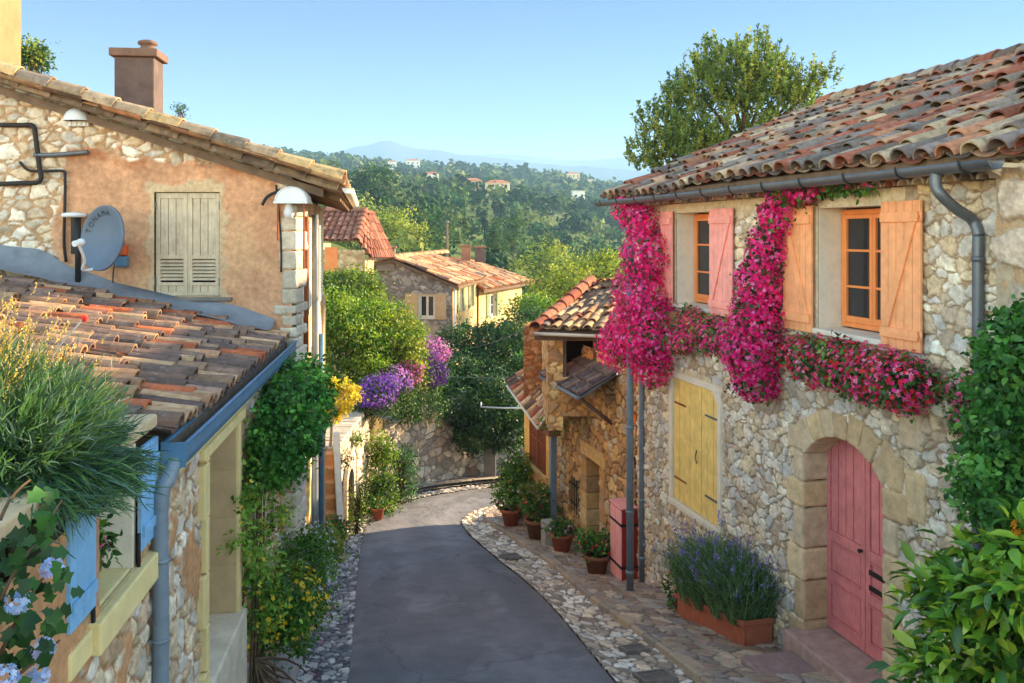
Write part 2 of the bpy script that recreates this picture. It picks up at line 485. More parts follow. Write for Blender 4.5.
_fl = [(0, 0, 0)]; _ff = []
for _k in range(5):
    _a = 2 * pi * _k / 5
    for _da, _r, _z in ((-.5, .62, .12), (0, 1.0, .16), (.5, .62, .12)):
        _fl.append((_r * cos(_a + _da) * .5, _r * sin(_a + _da) * .5, _z * .5))
    _ff.append((0, 1 + 3 * _k, 2 + 3 * _k, 3 + 3 * _k))
T_FLOWER = (np.array(_fl), _ff)
T_BLADE = (np.array([(0, -.5, 0), (0, .5, 0), (.4, -.45, .02), (.4, .45, .02), (.75, -.35, -.04), (.75, .35, -.04), (1, 0, -.16)]), [(0, 2, 3, 1), (2, 4, 5, 3), (4, 6, 5)])

def unit(a):
    return a / (np.linalg.norm(a, axis=-1, keepdims=True) + 1e-9)

def rand_unit(n):
    return unit(rng.normal(size=(n, 3)))

def scatter(mb, tpl, Pn, D, N, Ln, W, col, jit=.15):
    tv, tf = tpl
    n = len(Pn)
    D = unit(D)
    Sd = unit(np.cross(N, D))
    N = np.cross(D, Sd)
    Ln = np.broadcast_to(Ln, (n,)); W = np.broadcast_to(W, (n,))
    V = (Pn[:, None, :] + (tv[None, :, 0, None] * Ln[:, None, None]) * D[:, None, :]
         + (tv[None, :, 1, None] * W[:, None, None]) * Sd[:, None, :] + (tv[None, :, 2, None] * Ln[:, None, None]) * N[:, None, :])
    c = np.asarray(col, float)
    if c.ndim == 1:
        c = np.repeat(c[None], n, 0)
    c = c * (1 + jit * rng.normal(size=(n, 1)))
    c = np.clip(c, .004, .95)
    C_ = np.repeat(c, len(tv), 0)
    d = {}
    for f in tf:
        d.setdefault(len(f), []).append(f)
    fs = []
    for k, fl in d.items():
        a = np.array(fl)[None] + (np.arange(n) * len(tv))[:, None, None]
        fs.append(a.reshape(-1, k))
    v = V.reshape(-1, 3)
    k0 = mb.n
    mb.v.append(v); mb.c.append(C_)
    for a in fs:
        mb.f.append(a + k0); mb.sm.append(np.full(len(a), len(tv) in (8, 11)))
    mb.n += len(v)
    return mb

def pick(n, palette, w=None):
    return np.array(palette)[rng.choice(len(palette), n, p=None if w is None else np.array(w) / sum(w))]

def clumps(ells, n_cl, per, cr, inner=.55):
    """leaf places in clumps spread through ellipsoids [(centre, radii)]; returns places, outward directions, clump ids"""
    cs = np.array([e[0] for e in ells], float); rs = np.array([e[1] for e in ells], float)
    w = (rs[:, 0] * rs[:, 1] + rs[:, 1] * rs[:, 2] + rs[:, 0] * rs[:, 2]); w /= w.sum()
    e = rng.choice(len(ells), n_cl, p=w)
    d = rand_unit(n_cl)
    f = inner + (1 - inner) * rng.random(n_cl) ** .6
    cc = cs[e] + d * rs[e] * f[:, None]
    ids = np.repeat(np.arange(n_cl), per)
    off = rng.normal(size=(n_cl * per, 3)) * (cr * (.6 + .7 * rng.random(n_cl))[ids])[:, None] * np.array([1, 1, .75]) * .6
    return cc[ids] + off, unit(unit(off) * .7 + d[ids] * .8), ids

def foliage(mb, ells, n_cl, per, cr, size, palette, tpl=T_DIAMOND, wr=.55, up=.35, droop=.2, tone=.22, inner=.5, weights=None, keep=None):
    p, o, ids = clumps(ells, n_cl, per, cr, inner)
    n = len(p)
    D = unit(o * .6 + rand_unit(n) * .8 + np.array([0, 0, -droop]))
    N = unit(o * .7 + rand_unit(n) * .7 + np.array([0, 0, up]))
    c = pick(n_cl, palette, weights)[ids] * (1 + tone * rng.normal(size=n_cl))[ids][:, None]
    L = size * (.65 + .7 * rng.random(n))
    if keep is not None:
        k = keep(p)
        p, D, N, L, c = p[k], D[k], N[k], L[k], c[k]
    return scatter(mb, tpl, p, D, N, L, L * wr, c, .12)

def shell(ells, n, lo=.85, hi=1.08):
    cs = np.array([e[0] for e in ells], float); rs = np.array([e[1] for e in ells], float)
    w = (rs[:, 0] * rs[:, 1] + rs[:, 1] * rs[:, 2] + rs[:, 0] * rs[:, 2]); w /= w.sum()
    e = rng.choice(len(ells), n, p=w)
    d = rand_unit(n)
    p = cs[e] + d * rs[e] * (lo + (hi - lo) * rng.random(n))[:, None]
    ins = np.zeros(n, bool)
    for i in range(len(ells)):
        q = ((p - cs[i]) / rs[i])
        ins |= ((q * q).sum(1) < .72 * lo * lo) & (e != i)
    return p[~ins], unit(d / rs[e])[~ins]

def blossoms(mb, ells, n, size, palette, lo=.8, hi=1.1, weights=None, keep=None, tpl=T_FLOWER):
    p, o = shell(ells, n, lo, hi)
    if keep is not None:
        k = keep(p)
        p, o = p[k], o[k]
    m = len(p)
    N = unit(o + rand_unit(m) * .55 + np.array([0, 0, .15]))
    D = np.cross(N, rand_unit(m))
    L = size * (.7 + .6 * rng.random(m))
    return scatter(mb, tpl, p, D, N, L, L, pick(m, palette, weights), .14)

def limb(mb, a, b, r0, r1, bend=.12, seg=6, k=5):
    a, b = np.array(a, float), np.array(b, float)
    t = np.linspace(0, 1, k)[:, None]
    ln = np.linalg.norm(b - a)
    off = rand_unit(1) * ln * bend
    pts = a + (b - a) * t + off * np.sin(t * pi)
    mb.tube(pts, np.linspace(r0, r1, k), seg)

def tree(name, label, cat, base, ells, n_cl, per, cr, size, palette, trunk_r=.15, group=None, mat=None, bark=None, tpl=T_DIAMOND, wr=.55, inner=.45, crown='crown', weights=None, tone=.25):
    base = np.array(base, float)
    t = thing(name, label, cat, base, group)
    mb = MB()
    cs = np.array([e[0] for e in ells], float)
    mid = cs.mean(0)
    fork = base + (mid - base) * .55
    fork[:2] = base[:2] * .6 + mid[:2] * .4
    limb(mb, base + np.array([0, 0, -.1]), fork, trunk_r, trunk_r * .7, .05, 8, 6)
    for c, r in ells:
        limb(mb, fork, np.array(c), trunk_r * .55, trunk_r * .15, .1, 6, 6)
        for q in range(3):
            limb(mb, np.array(c) * .6 + fork * .4, np.array(c) + rand_unit(1)[0] * np.array(r) * .7, trunk_r * .25, trunk_r * .06, .1, 5, 4)
    mb.build('trunk', bark or m_bark, t)
    fb = MB()
    foliage(fb, ells, n_cl, per, cr, size, palette, tpl, wr, inner=inner, weights=weights, tone=tone)
    fb.build(crown, mat or m_leaf, t)
    return t

# barrel tiles
def tile_roof(mb, E0, E1, R1, R0, tw=.23, tl=.33, palette=None, weights=None, jit=1.0, k=7, seed=0, sag=.03, pans=True, thick=.018, keep=None):
    E0, E1, R0, R1 = [np.array(x, float) for x in (E0, E1, R0, R1)]
    W = np.linalg.norm(E1 - E0); Ln = np.linalg.norm((R0 + R1 - E0 - E1) / 2)
    nc = max(2, round(W / tw)); nr = max(1, math.ceil(Ln / tl))
    tw = W / nc
    a = unit(E1 - E0)
    def make(shift, ncol, up):
        s, r = np.meshgrid((np.arange(ncol) + shift) / nc, np.arange(nr), indexing='ij')
        s, r = s.ravel(), r.ravel()
        n = len(s)
        t = (r * tl) / Ln + rng.normal(size=n) * .012 * jit * (r > 0)
        t1 = np.minimum(t + tl * 1.22 / Ln, 1.0)
        ok = t1 - t > .3 * tl / Ln
        s, r, t, t1, n = s[ok], r[ok], t[ok], t1[ok], ok.sum()
        B0, B1 = E0 + (E1 - E0) * s[:, None], R0 + (R1 - R0) * s[:, None]
        p0 = B0 + (B1 - B0) * t[:, None]; p1 = B0 + (B1 - B0) * t1[:, None]
        d = unit(p1 - p0)
        aa = np.repeat(a[None], n, 0)
        nrm = unit(np.cross(aa, d)); nrm *= np.sign(nrm[:, 2:3])
        lift = (vnoise(s * W * .5 + seed, t * Ln * .5) - .5) * sag * 2
        p0 = p0 + nrm * (lift + .032 + rng.normal(size=n) * .006 * jit)[:, None] + aa * (rng.normal(size=n) * .012 * jit)[:, None]
        p1 = p1 + nrm * (lift + (.0 if up else .012))[:, None] + aa * (rng.normal(size=n) * .008 * jit)[:, None]
        ang = np.linspace(0, pi, k) if up else np.linspace(pi, 2 * pi, k)
        V = []
        for (pp, sc_) in ((p0, 1.08), (p1, .86)):
            for th in (0, thick):
                rx = tw * (.40 if up else .46) * sc_ - th * (1 if up else -1) * (1 if up else 1)
                rz = tw * (.36 if up else .22) * sc_ - th
                V.append(pp[:, None, :] + np.cos(ang)[None, :, None] * rx * aa[:, None, :] + (np.sin(ang)[None, :, None] * rz + (.0 if up else .03)) * nrm[:, None, :])
        V = np.stack(V, 1)                      # n, 4, k, 3   order: low outer, low inner, high outer, high inner
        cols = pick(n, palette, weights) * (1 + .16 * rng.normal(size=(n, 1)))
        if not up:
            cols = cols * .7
        o = lambda e, i: e * k + i
        fs = []
        for i in range(k - 1):
            fs.append((o(0, i), o(0, i + 1), o(2, i + 1), o(2, i)))
            fs.append((o(1, i + 1), o(1, i), o(3, i), o(3, i + 1)))
            fs.append((o(0, i + 1), o(0, i), o(1, i), o(1, i + 1)))
        fs.append((o(0, 0), o(2, 0), o(3, 0), o(1, 0)))
        fs.append((o(2, k - 1), o(0, k - 1), o(1, k - 1), o(3, k - 1)))
        fa = (np.array(fs)[None] + (np.arange(n) * 4 * k)[:, None, None]).reshape(-1, 4)
        mb.add(V.reshape(-1, 3), fa, np.repeat(np.clip(cols, .01, .9), 4 * k, 0), False)
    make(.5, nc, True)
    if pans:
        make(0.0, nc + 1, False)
    return mb

def ridge_tiles(mb, A, B, r=.13, tl=.36, palette=None, up=(0, 0, 1), k=8):
    A, B = np.array(A, float), np.array(B, float)
    L = np.linalg.norm(B - A); n = max(1, round(L / tl))
    d = (B - A) / L
    side = unit(np.cross(d, np.array(up, float))); upv = np.cross(side, d)
    for i in range(n):
        p0 = A + d * (i * L / n); p1 = A + d * ((i + 1.18) * L / n)
        ang = np.linspace(-.15, pi + .15, k)
        V = []
        for pp, s_ in ((p0 + upv * .02, 1.06), (p1, .9)):
            for th in (0, .02):
                V.append(pp + np.cos(ang)[:, None] * (r * s_ - th) * side + np.sin(ang)[:, None] * (r * s_ - th) * upv)
        V = np.concatenate(V); o = lambda e, j: e * k + j
        fs = []
        for j in range(k - 1):
            fs += [(o(0, j), o(0, j + 1), o(2, j + 1), o(2, j)), (o(1, j + 1), o(1, j), o(3, j), o(3, j + 1)), (o(0, j + 1), o(0, j), o(1, j), o(1, j + 1))]
        mb.add(V, fs, pick(1, palette)[0] * (1 + .15 * rng.normal()))
    return mb

TILES = [S(186, 128, 94), S(172, 104, 76), S(200, 156, 120), S(164, 144, 124), S(134, 120, 108), S(208, 180, 142), S(170, 100, 76), S(150, 132, 122), S(194, 168, 136), S(122, 104, 90)]
TILES = [tuple(x * .74 for x in c) for c in TILES]
TILES_GREY = [S(130, 108, 96), S(112, 96, 90), S(150, 124, 106), S(168, 132, 104), S(122, 104, 100), S(178, 104, 72), S(142, 118, 106), S(186, 156, 124)]
TILES_GREY = [(c[0] * .98, c[1] * .86, c[2] * .74) for c in TILES_GREY]
TILES_WARM = [S(208, 160, 116), S(194, 140, 100), S(218, 178, 132), S(178, 132, 98), S(202, 164, 128)]
TILES_BRICK = [S(150, 100, 80), S(138, 88, 70), S(160, 110, 88)]
TILES_RED = [S(176, 100, 74), S(160, 88, 66), S(186, 112, 82), S(168, 104, 80)]

def half_gutter(mb, pts, r, seg=8, thick=.008):
    pts = np.asarray(pts, float); m = len(pts)
    d = unit(np.gradient(pts, axis=0)); d[:, 2] = 0; d = unit(d)
    side = np.stack([-d[:, 1], d[:, 0], np.zeros(m)], 1)
    ang = np.linspace(pi, 2 * pi, seg)
    V = []
    for rr in (r, r - thick):
        V.append(pts[:, None, :] + np.cos(ang)[None, :, None] * rr * side[:, None, :] + np.sin(ang)[None, :, None] * rr * np.array([0, 0, 1.0]))
    V = np.concatenate([V[0], V[1]], 1)
    k = 2 * seg
    f = []
    for i in range(m - 1):
        for j in range(seg - 1):
            f.append((i * k + j, i * k + j + 1, (i + 1) * k + j + 1, (i + 1) * k + j))
            f.append((i * k + seg + j + 1, i * k + seg + j, (i + 1) * k + seg + j, (i + 1) * k + seg + j + 1))
        f.append((i * k, (i + 1) * k, (i + 1) * k + seg, i * k + seg))
        f.append((i * k + seg - 1, i * k + k - 1, (i + 1) * k + k - 1, (i + 1) * k + seg - 1))
    for e in (0, m - 1):
        f.append(tuple(e * k + j for j in range(seg)))
    mb.add(V.reshape(-1, 3), f, None, True)
    return mb

def smooth_path(pts, n=8):
    pts = np.asarray(pts, float)
    q = np.vstack([2 * pts[0] - pts[1], pts, 2 * pts[-1] - pts[-2]])
    out = []
    for i in range(1, len(q) - 2):
        t = np.linspace(0, 1, n, endpoint=False)[:, None]
        a, b, c, d = q[i - 1], q[i], q[i + 1], q[i + 2]
        out.append(.5 * ((2 * b) + (-a + c) * t + (2 * a - 5 * b + 4 * c - d) * t ** 2 + (-a + 3 * b - 3 * c + d) * t ** 3))
    out.append(pts[-1:])
    return np.concatenate(out)

# ------------------------------------------------------------------ the setting: ground, road, kerb bands, pavements
_zy = np.array([-12, 0, 10, 15, 22, 28.3, 34, 45, 60, 80, 110])
_zz = np.array([-.3, -2.89, -5.09, -6.19, -7.31, -8.25, -8.95, -10.6, -13.5, -18, -24])
_yy = np.linspace(-12, 110, 1221)
_zs = np.convolve(np.pad(np.interp(_yy, _zy, _zz), 15, mode='edge'), np.ones(31) / 31, 'valid')
def zg(Y):
    return np.interp(Y, _yy, _zs)

def curve(pts, n=400):
    p = smooth_path(np.array(pts, float), 30)
    d = np.concatenate([[0], np.cumsum(np.linalg.norm(np.diff(p, axis=0), axis=1))])
    t = np.linspace(0, d[-1], n)
    return np.stack([np.interp(t, d, p[:, 0]), np.interp(t, d, p[:, 1])], 1), d[-1]

LE, LLEN = curve([(-.55, 0), (-1.25, 5), (-1.84, 9.76), (-2.72, 15.2), (-3.32, 19.2), (-3.62, 22), (-3.35, 24.4), (-2.4, 26.6), (-.5, 28.3), (3, 29.9), (9, 31)])
RE, RLEN = curve([(2.45, 0), (1.85, 5), (1.16, 9.76), (.5, 14.6), (-.32, 17.8), (-1.05, 20.6), (-1.25, 22.5), (-.8, 24.1), (.5, 25.2), (3.6, 26.4), (9, 27.2)])
SE, _ = curve([(3.3, 0), (2.75, 5), (2.12, 9.76), (1.36, 14), (.8, 17), (-.12, 20.3), (-.62, 22.3), (-.3, 23.6), (.7, 24.5), (3.6, 25.6), (9, 26.4)])
WE, _ = curve([(6.25, 0), (4.95, 5), (3.7, 9.76), (2.6, 14), (1.82, 17), (.98, 20.3), (.4, 22.5), (.6, 23.2), (1.2, 23.8), (3.6, 24.8), (9, 25.4)])

def offset(c, d):
    t = unit(np.gradient(c, axis=0))
    return c + np.stack([-t[:, 1], t[:, 0]], 1) * d

def strip_pos(A, B, dz):
    n = len(A)
    def pos(u, v, h):
        # u in 0..1 along, v in 0..1 across
        i = np.clip(u, 0, 1) * (n - 1)
        k = np.arange(n)
        ax, ay = np.interp(i, k, A[:, 0]), np.interp(i, k, A[:, 1])
        bx, by = np.interp(i, k, B[:, 0]), np.interp(i, k, B[:, 1])
        x, y = ax + (bx - ax) * v, ay + (by - ay) * v
        z = zg(y) + (dz(v, y) if callable(dz) else dz) + h
        return np.stack([x, y, z], -1)
    return pos

# the base ground sheet
gx = np.concatenate([np.linspace(-80, -10, 24), np.linspace(-9, 12, 64), np.linspace(14, 90, 24)])
gy = np.concatenate([np.linspace(-12, 40, 160), np.linspace(41, 110, 50)])
GX, GY = np.meshgrid(gx, gy, indexing='ij')
mb = MB()
idx = np.arange(GX.size).reshape(GX.shape)
mb.add(np.stack([GX, GY, zg(GY) - .08], -1).reshape(-1, 3), np.stack([idx[:-1, :-1], idx[1:, :-1], idx[1:, 1:], idx[:-1, 1:]], -1).reshape(-1, 4), None, True)
tag(mb.build('ground', m_ground, loc=(0, 0, 0)), 'pale dusty ground under the street and houses', 'ground', kind='structure')

def strip_panel(name, A, B, L, Wd, dz, res, cell, k, palette, mortar, height, joint, mat, label, cat, **kw):
    mb = MB()
    base = strip_pos(A, B, dz)
    panel(mb, lambda u, v, h: base(u / L, v / Wd, h), L, Wd, res, cell, k, palette, mortar, height=height, joint=joint, **kw)
    return tag(mb.build(name, mat, loc=(0, 0, 0)), label, cat, kind='structure')

# asphalt: one sheet with a slight crown, worn patches and a seam
n_u, n_v = 620, 70
u, v = np.meshgrid(np.linspace(0, 1, n_u), np.linspace(0, 1, n_v), indexing='ij')
pos = strip_pos(LE, RE, lambda v, y: .05 * np.sin(np.clip(v, 0, 1) * pi))
X = pos(u, v, (fbm(u * 45, v * 5, 2) - .5) * .035 + (fbm(u * 300, v * 36, 3, 3) - .5) * .012)
wx, wy = X[..., 0], X[..., 1]
patch = sstep(.535, .555, fbm(wx * .8 + 3, wy * .35, 4, 4))
tone = fbm(wx * 1.6, wy * .5, 1, 6)
c = np.array(S(122, 122, 126)) * (0.72 + .56 * tone)[..., None]
c = c * (1 - patch[..., None] * .2) * (0.9 + .2 * fbm(wx * 9, wy * 6, 5, 4))[..., None]
lane = np.exp(-((v - .3) / .09) ** 2) + np.exp(-((v - .72) / .09) ** 2)
c = c * (1 + .14 * lane)[..., None]
edge = sstep(.09, 0.0, np.minimum(v, 1 - v) + (fbm(wx * 3, wy * 3, 6) - .5) * .1)
c = c * (1 - edge[..., None] * .3) + np.array(S(120, 104, 84)) * edge[..., None] * .3
mb = MB()
idx = np.arange(n_u * n_v).reshape(n_u, n_v)
mb.add(X.reshape(-1, 3), np.stack([idx[:-1, :-1], idx[1:, :-1], idx[1:, 1:], idx[:-1, 1:]], -1).reshape(-1, 4), c.reshape(-1, 3), True)
tag(mb.build('road', m_asphalt, loc=(0, 0, 0)), 'worn dark asphalt lane winding downhill between the houses', 'road', kind='structure')

COB = [S(150, 146, 146), S(172, 166, 160), S(128, 124, 126), S(190, 184, 176), S(112, 108, 110), S(200, 194, 184)]
COBW = [S(196, 182, 164), S(214, 204, 188), S(172, 156, 136), S(226, 218, 204), S(150, 136, 120), S(206, 186, 158)]
LB = offset(LE, .62)
strip_panel('cobbled_gutter', LE, LB, LLEN, .62, lambda v, y: .0 - .03 * np.sin(v * pi) + .006, .02, (.17, .10), 3, COB, S(70, 66, 66), .035, .2, m_cobble,
            'grey cobbled gutter band along the terrace side of the lane', 'cobbled gutter', wv=.6)
# the pavement on the house side, a step above the gutter
LP = offset(LE, .62); LQ = offset(LE, 4.2)
pz = lambda v, y: np.where(y < 12, .16, np.where(y < 22, .16 - .01 * (y - 12), .06))
strip_panel('pavement', LP, LQ, LLEN, 3.6, pz, .05, (.9, .7), 5, [S(176, 172, 166), S(186, 180, 172), S(166, 162, 156)], S(130, 124, 118), .02, .05, m_cobble,
            'plain grey pavement below the stone houses and terrace', 'pavement', wv=.2)
mb = MB()
k0 = int(.0 * 400)
A3 = np.array([[*p, 0] for p in LP])
for i in range(0, 250, 10):
    p, q = LP[i], LP[i + 10]
    t = unit(q - p); nn = np.array([-t[1], t[0]])
    fr = Fr((p[0], p[1], 0), (t[0], t[1], (zg(q[1]) - zg(p[1])) / np.linalg.norm(q - p)), (nn[0], nn[1], 0))
    z = zg(p[1]) + float(pz(0, p[1]))
    mb.box(fr, .006, np.linalg.norm(q - p) * 1.02 - .006, z - .2, z + .012 + .008 * rng.random(), -.03, .09, S(176, 172, 168))
tag(mb.build('kerb', m_cobble, bevel=.015, loc=(0, 0, 0)), 'pale stone kerb edging the grey pavement', 'kerb', kind='structure')

strip_panel('cobbled_verge', RE, SE, RLEN, 1.0, lambda v, y: .006 + .02 * v - .05 * np.sin(v * pi), .02, (.2, .15), 8, COBW, S(118, 104, 90), .04, .2, m_cobble,
            'pale pebble verge between asphalt and footway of the pink doored house', 'cobbled verge', wv=.7)
strip_panel('footway', SE, WE, RLEN, 1.55, lambda v, y: .1 + .03 * v, .025, (.32, .22), 9, [S(170, 146, 122), S(184, 162, 136), S(152, 130, 110), S(160, 148, 136), S(144, 128, 116)], S(106, 92, 78), .035, .09, m_cobble,
            'uneven slab footway below the pink doored house', 'footway', wv=.5)
mb = MB()
for i in range(0, 300, 6):
    p, q = SE[i], SE[i + 6]
    t = unit(q - p); nn = np.array([-t[1], t[0]])
    fr = Fr((p[0], p[1], 0), (t[0], t[1], (zg(q[1]) - zg(p[1])) / np.linalg.norm(q - p)), (nn[0], nn[1], 0))
    z = zg(p[1]) + .1
    sh = .02 * rng.random()
    mb.box(fr, .008, np.linalg.norm(q - p) * 1.02 - .008, z - .25, z + .015 + sh, -.12, .06 + sh, pick(1, [S(178, 156, 130), S(164, 146, 126), S(150, 138, 124)])[0])
tag(mb.build('footway_kerb', m_cobble, bevel=.02, loc=(0, 0, 0)), 'worn stone kerb of the slab footway', 'kerb', kind='structure')

# ------------------------------------------------------------------ the house with the pink door
FR = Fr((6.2, 0, 0), (-.2586, 1, 0), (-1, -.2586, 0))
house = thing('stone_house', 'rubble stone house with pink arched door, orange shutters and clay tiled roof', 'house', (3.7, 9.8, float(zg(9.8))))
RU = [S(236, 222, 200), S(224, 208, 184), S(218, 194, 160), S(242, 230, 210), S(212, 202, 188), S(198, 178, 152), S(230, 208, 174), S(222, 212, 198), S(228, 218, 200), S(190, 172, 150), S(206, 200, 192)]
RU = [(c[0] * .93, c[1] * .90, c[2] * .84) for c in RU]
MORT = S(164, 136, 106)
uA, uB = FR.uy(7.35), FR.uy(15.35)
winB = (FR.px(888, 300)[0], FR.px(820, 300)[0], -1.09, .30)
winA = (FR.px(715, 300)[0], FR.px(678, 300)[0], -1.09, .33)
yel = (FR.px(720, 400)[0], FR.px(674, 400)[0], -4.22, -2.28)
dU0, dU1 = FR.px(887, 500)[0], FR.px(808, 500)[0]
dZ0, dSp, dAp = -4.70, -2.62, -2.28
def arch_z(u, grow=0.0):
    c = (dU0 + dU1) / 2; hw = (dU1 - dU0) / 2 + grow
    rise = dAp - dSp + grow * .35
    rad = (hw * hw + rise * rise) / (2 * rise)
    x = np.clip(np.abs(np.asarray(u, float) - c), 0, hw)
    return dSp + rise - rad + np.sqrt(np.maximum(rad * rad - x * x, 0))
def keepR(u, v):
    m = outside([winA, winB, (yel[0], yel[1], yel[2], yel[3])])(u, v)
    m &= ~((u > dU0 - .02) & (u < dU1 + .02) & (v < arch_z(u) + .02))
    return m
band = lambda u, v: sstep(.20, .3, v + (fbm(u * 3, v * 3, 2) - .5) * .25) * 1.0
def overR(u, v):
    # rendered band under the eaves and pale render round the openings
    w = band(u, v) * (u > winB[0] - .3)
    for (a, b, c_, d, gr) in ((*winA, .16), (*winB, .16), (*yel, .17)):
        e = np.maximum(np.maximum(a - u, u - b), np.maximum(c_ - v, v - d)) + (fbm(u * 5, v * 5, 6) - .5) * .22
        w = np.maximum(w, sstep(gr, gr - .05, e))
    n_ = fbm(u * 4, v * 4, 7)
    col = np.array(S(214, 194, 160)) * (0.8 + .4 * n_)[..., None]
    return w, col, .03
mb = MB()
panel(mb, FR.grid, uB - uA, 7.6, .011, (.15, .115), 1, RU, MORT, height=.05, joint=.15, warp=.75, wv=.8, fine=.008, flush=.2, keep=keepR, over=overR, u0=uA, v0=-6.95)
mb.build('wall', m_stone, house)
# the other walls
mb = MB()
mb.box(FR, uA + .05, uB, -7.2, .62, -6.2, -6.6)
mb.box(FR, uB - .4, uB - .002, -7.2, .62, -6.2, -.06)
mb.box(FR, uA + .05, uA + .4, -6.4, .62, -6.2, -.06)
g = [(0, 0)]
FE = Fr(FR.pt(0, 0, 0), -FR.n, -FR.u)
for uu in (uA + .05, uB - .4):
    fe = Fr(FR.pt(uu + .4, 0, 0), -FR.n, FR.u)
    mb.prism(fe, [(.0, .6), (6.4, .6), (4.2, 2.24)], -.4, -.002)
mb.box(FR, uA + .4, uB - .4, -7.2, .5, -.62, -.58)
mb.build('rear_wall', M("plain rubble", S(180, 160, 130), var=.3, scale=6, bump=.8, bscale=9, bdist=.05), house)

# roof
eN, eZ = .40, .68
rN, rZ = -4.15, 2.52
ue0, ue1 = FR.uy(6.75), FR.uy(16.0)
mb = MB()
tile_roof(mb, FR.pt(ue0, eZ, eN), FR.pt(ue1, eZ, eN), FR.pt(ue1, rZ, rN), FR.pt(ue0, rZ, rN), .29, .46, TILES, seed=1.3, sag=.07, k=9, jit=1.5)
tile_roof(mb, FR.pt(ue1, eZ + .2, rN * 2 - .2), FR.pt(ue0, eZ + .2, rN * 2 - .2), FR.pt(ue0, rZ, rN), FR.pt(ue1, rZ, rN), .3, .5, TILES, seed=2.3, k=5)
ridge_tiles(mb, FR.pt(ue0, rZ + .03, rN), FR.pt(ue1, rZ + .03, rN), .15, .4, TILES)
roof = mb.build('roof', m_tile, house)
mb = MB()
d_ = np.array([rN - eN, rZ - eZ]); d_ /= np.linalg.norm(d_)
fe = Fr(FR.pt(ue0, 0, 0), FR.n, FR.u)
mb.prism(fe, [(eN - .06, eZ - .0), (rN, rZ - .03), (rN * 2 - .2, eZ + .15), (rN * 2 - .2, eZ + .1), (rN, rZ - .09), (eN - .06, eZ - .06)], .05, ue1 - ue0 - .05)
mb.build('roof_deck', m_wood, roof)
# genoise: a row of half tiles under the eave
mb = MB()
for i in range(int((uB - uA) / .2)):
    uc = uA + .12 + i * .2
    ang = np.linspace(0, pi, 7)
    V = []
    for nn in (.0, .27):
        for r in (.085, .065):
            V.append(np.array([FR.pt(uc + r * cos(a_), .47 + r * sin(a_) * .9, nn) for a_ in ang]))
    o = lambda e, j: e * 7 + j
    fs = []
    for j in range(6):
        fs += [(o(0, j), o(0, j + 1), o(2, j + 1), o(2, j)), (o(1, j), o(3, j), o(3, j + 1), o(1, j + 1)), (o(2, j), o(2, j + 1), o(3, j + 1), o(3, j))]
    mb.add(np.concatenate(V), fs, pick(1, TILES)[0])
mb.build('eave_tile_course', m_tile, house)
mb = MB(); mb.box(FR, uA, uB, .56, .60, -.05, .32); mb.build('soffit', m_plaster_w, house)

# gutter and its downpipe
g0, g1 = FR.uy(7.1), FR.px(597, 203, .52)[0]
mb = MB()
half_gutter(mb, [FR.pt(u_, .60 - .002 * (u_ - g0), .50) for u_ in np.linspace(g0, g1, 24)], .085, 9)
gut = mb.build('gutter', m_zinc, house)
mb = MB()
for u_ in np.arange(g0 + .3, g1, .78):
    mb = MB()
    a_ = np.linspace(pi * .95, 2.05 * pi, 9)
    pts = [FR.pt(u_, .60 + .094 * sin(t), .50 + .094 * cos(t)) for t in a_]
    mb.tube(pts, .010, 5)
    mb.build('gutter_bracket', m_dark, gut)
mb = MB()
ud0 = FR.px(936, 170, .5)[0]; ud1 = FR.px(978, 300, .09)[0]
pts = smooth_path([FR.pt(ud0, .54, .5), FR.pt(ud0, .42, .5), FR.pt(ud0 - .03, .33, .46), FR.pt((ud0 + ud1) / 2, .22, .3), FR.pt(ud1 + .04, .13, .12), FR.pt(ud1, .0, .09), FR.pt(ud1, -.25, .09), FR.pt(ud1, -2.2, .09), FR.pt(ud1, -4.3, .09)], 6)
mb.tube(pts, .05, 14)
dp = mb.build('downpipe', m_zinc, house)
for zc in (-.22, -1.15, -2.0):
    mb = MB(); mb.tube([FR.pt(ud1, zc - .025, .09), FR.pt(ud1, zc + .025, .09)], .057, 14)
    mb.build('pipe_collar', m_zinc, dp)
# far-end downpipes
for (px_, top, bot, rr, nn, m_) in ((630, -.2, None, .06, .50, m_bluegrey), (642, .5, None, .05, .06, m_bluegrey)):
    uu = FR.px(px_, 480, nn)[0]
    yy_ = FR.pt(uu, 0, nn)[1]
    mb = MB(); mb.tube([FR.pt(uu, top, nn), FR.pt(uu, -2, nn), FR.pt(uu, zg(yy_) + .02, nn)], rr, 12)
    dq = mb.build('downpipe', m_, house)
    for zc in (-3.2, -4.6, -5.6):
        mb = MB(); mb.tube([FR.pt(uu, zc - .03, nn), FR.pt(uu, zc + .03, nn)], rr * 1.16, 12)
        mb.build('pipe_collar', m_, dq)

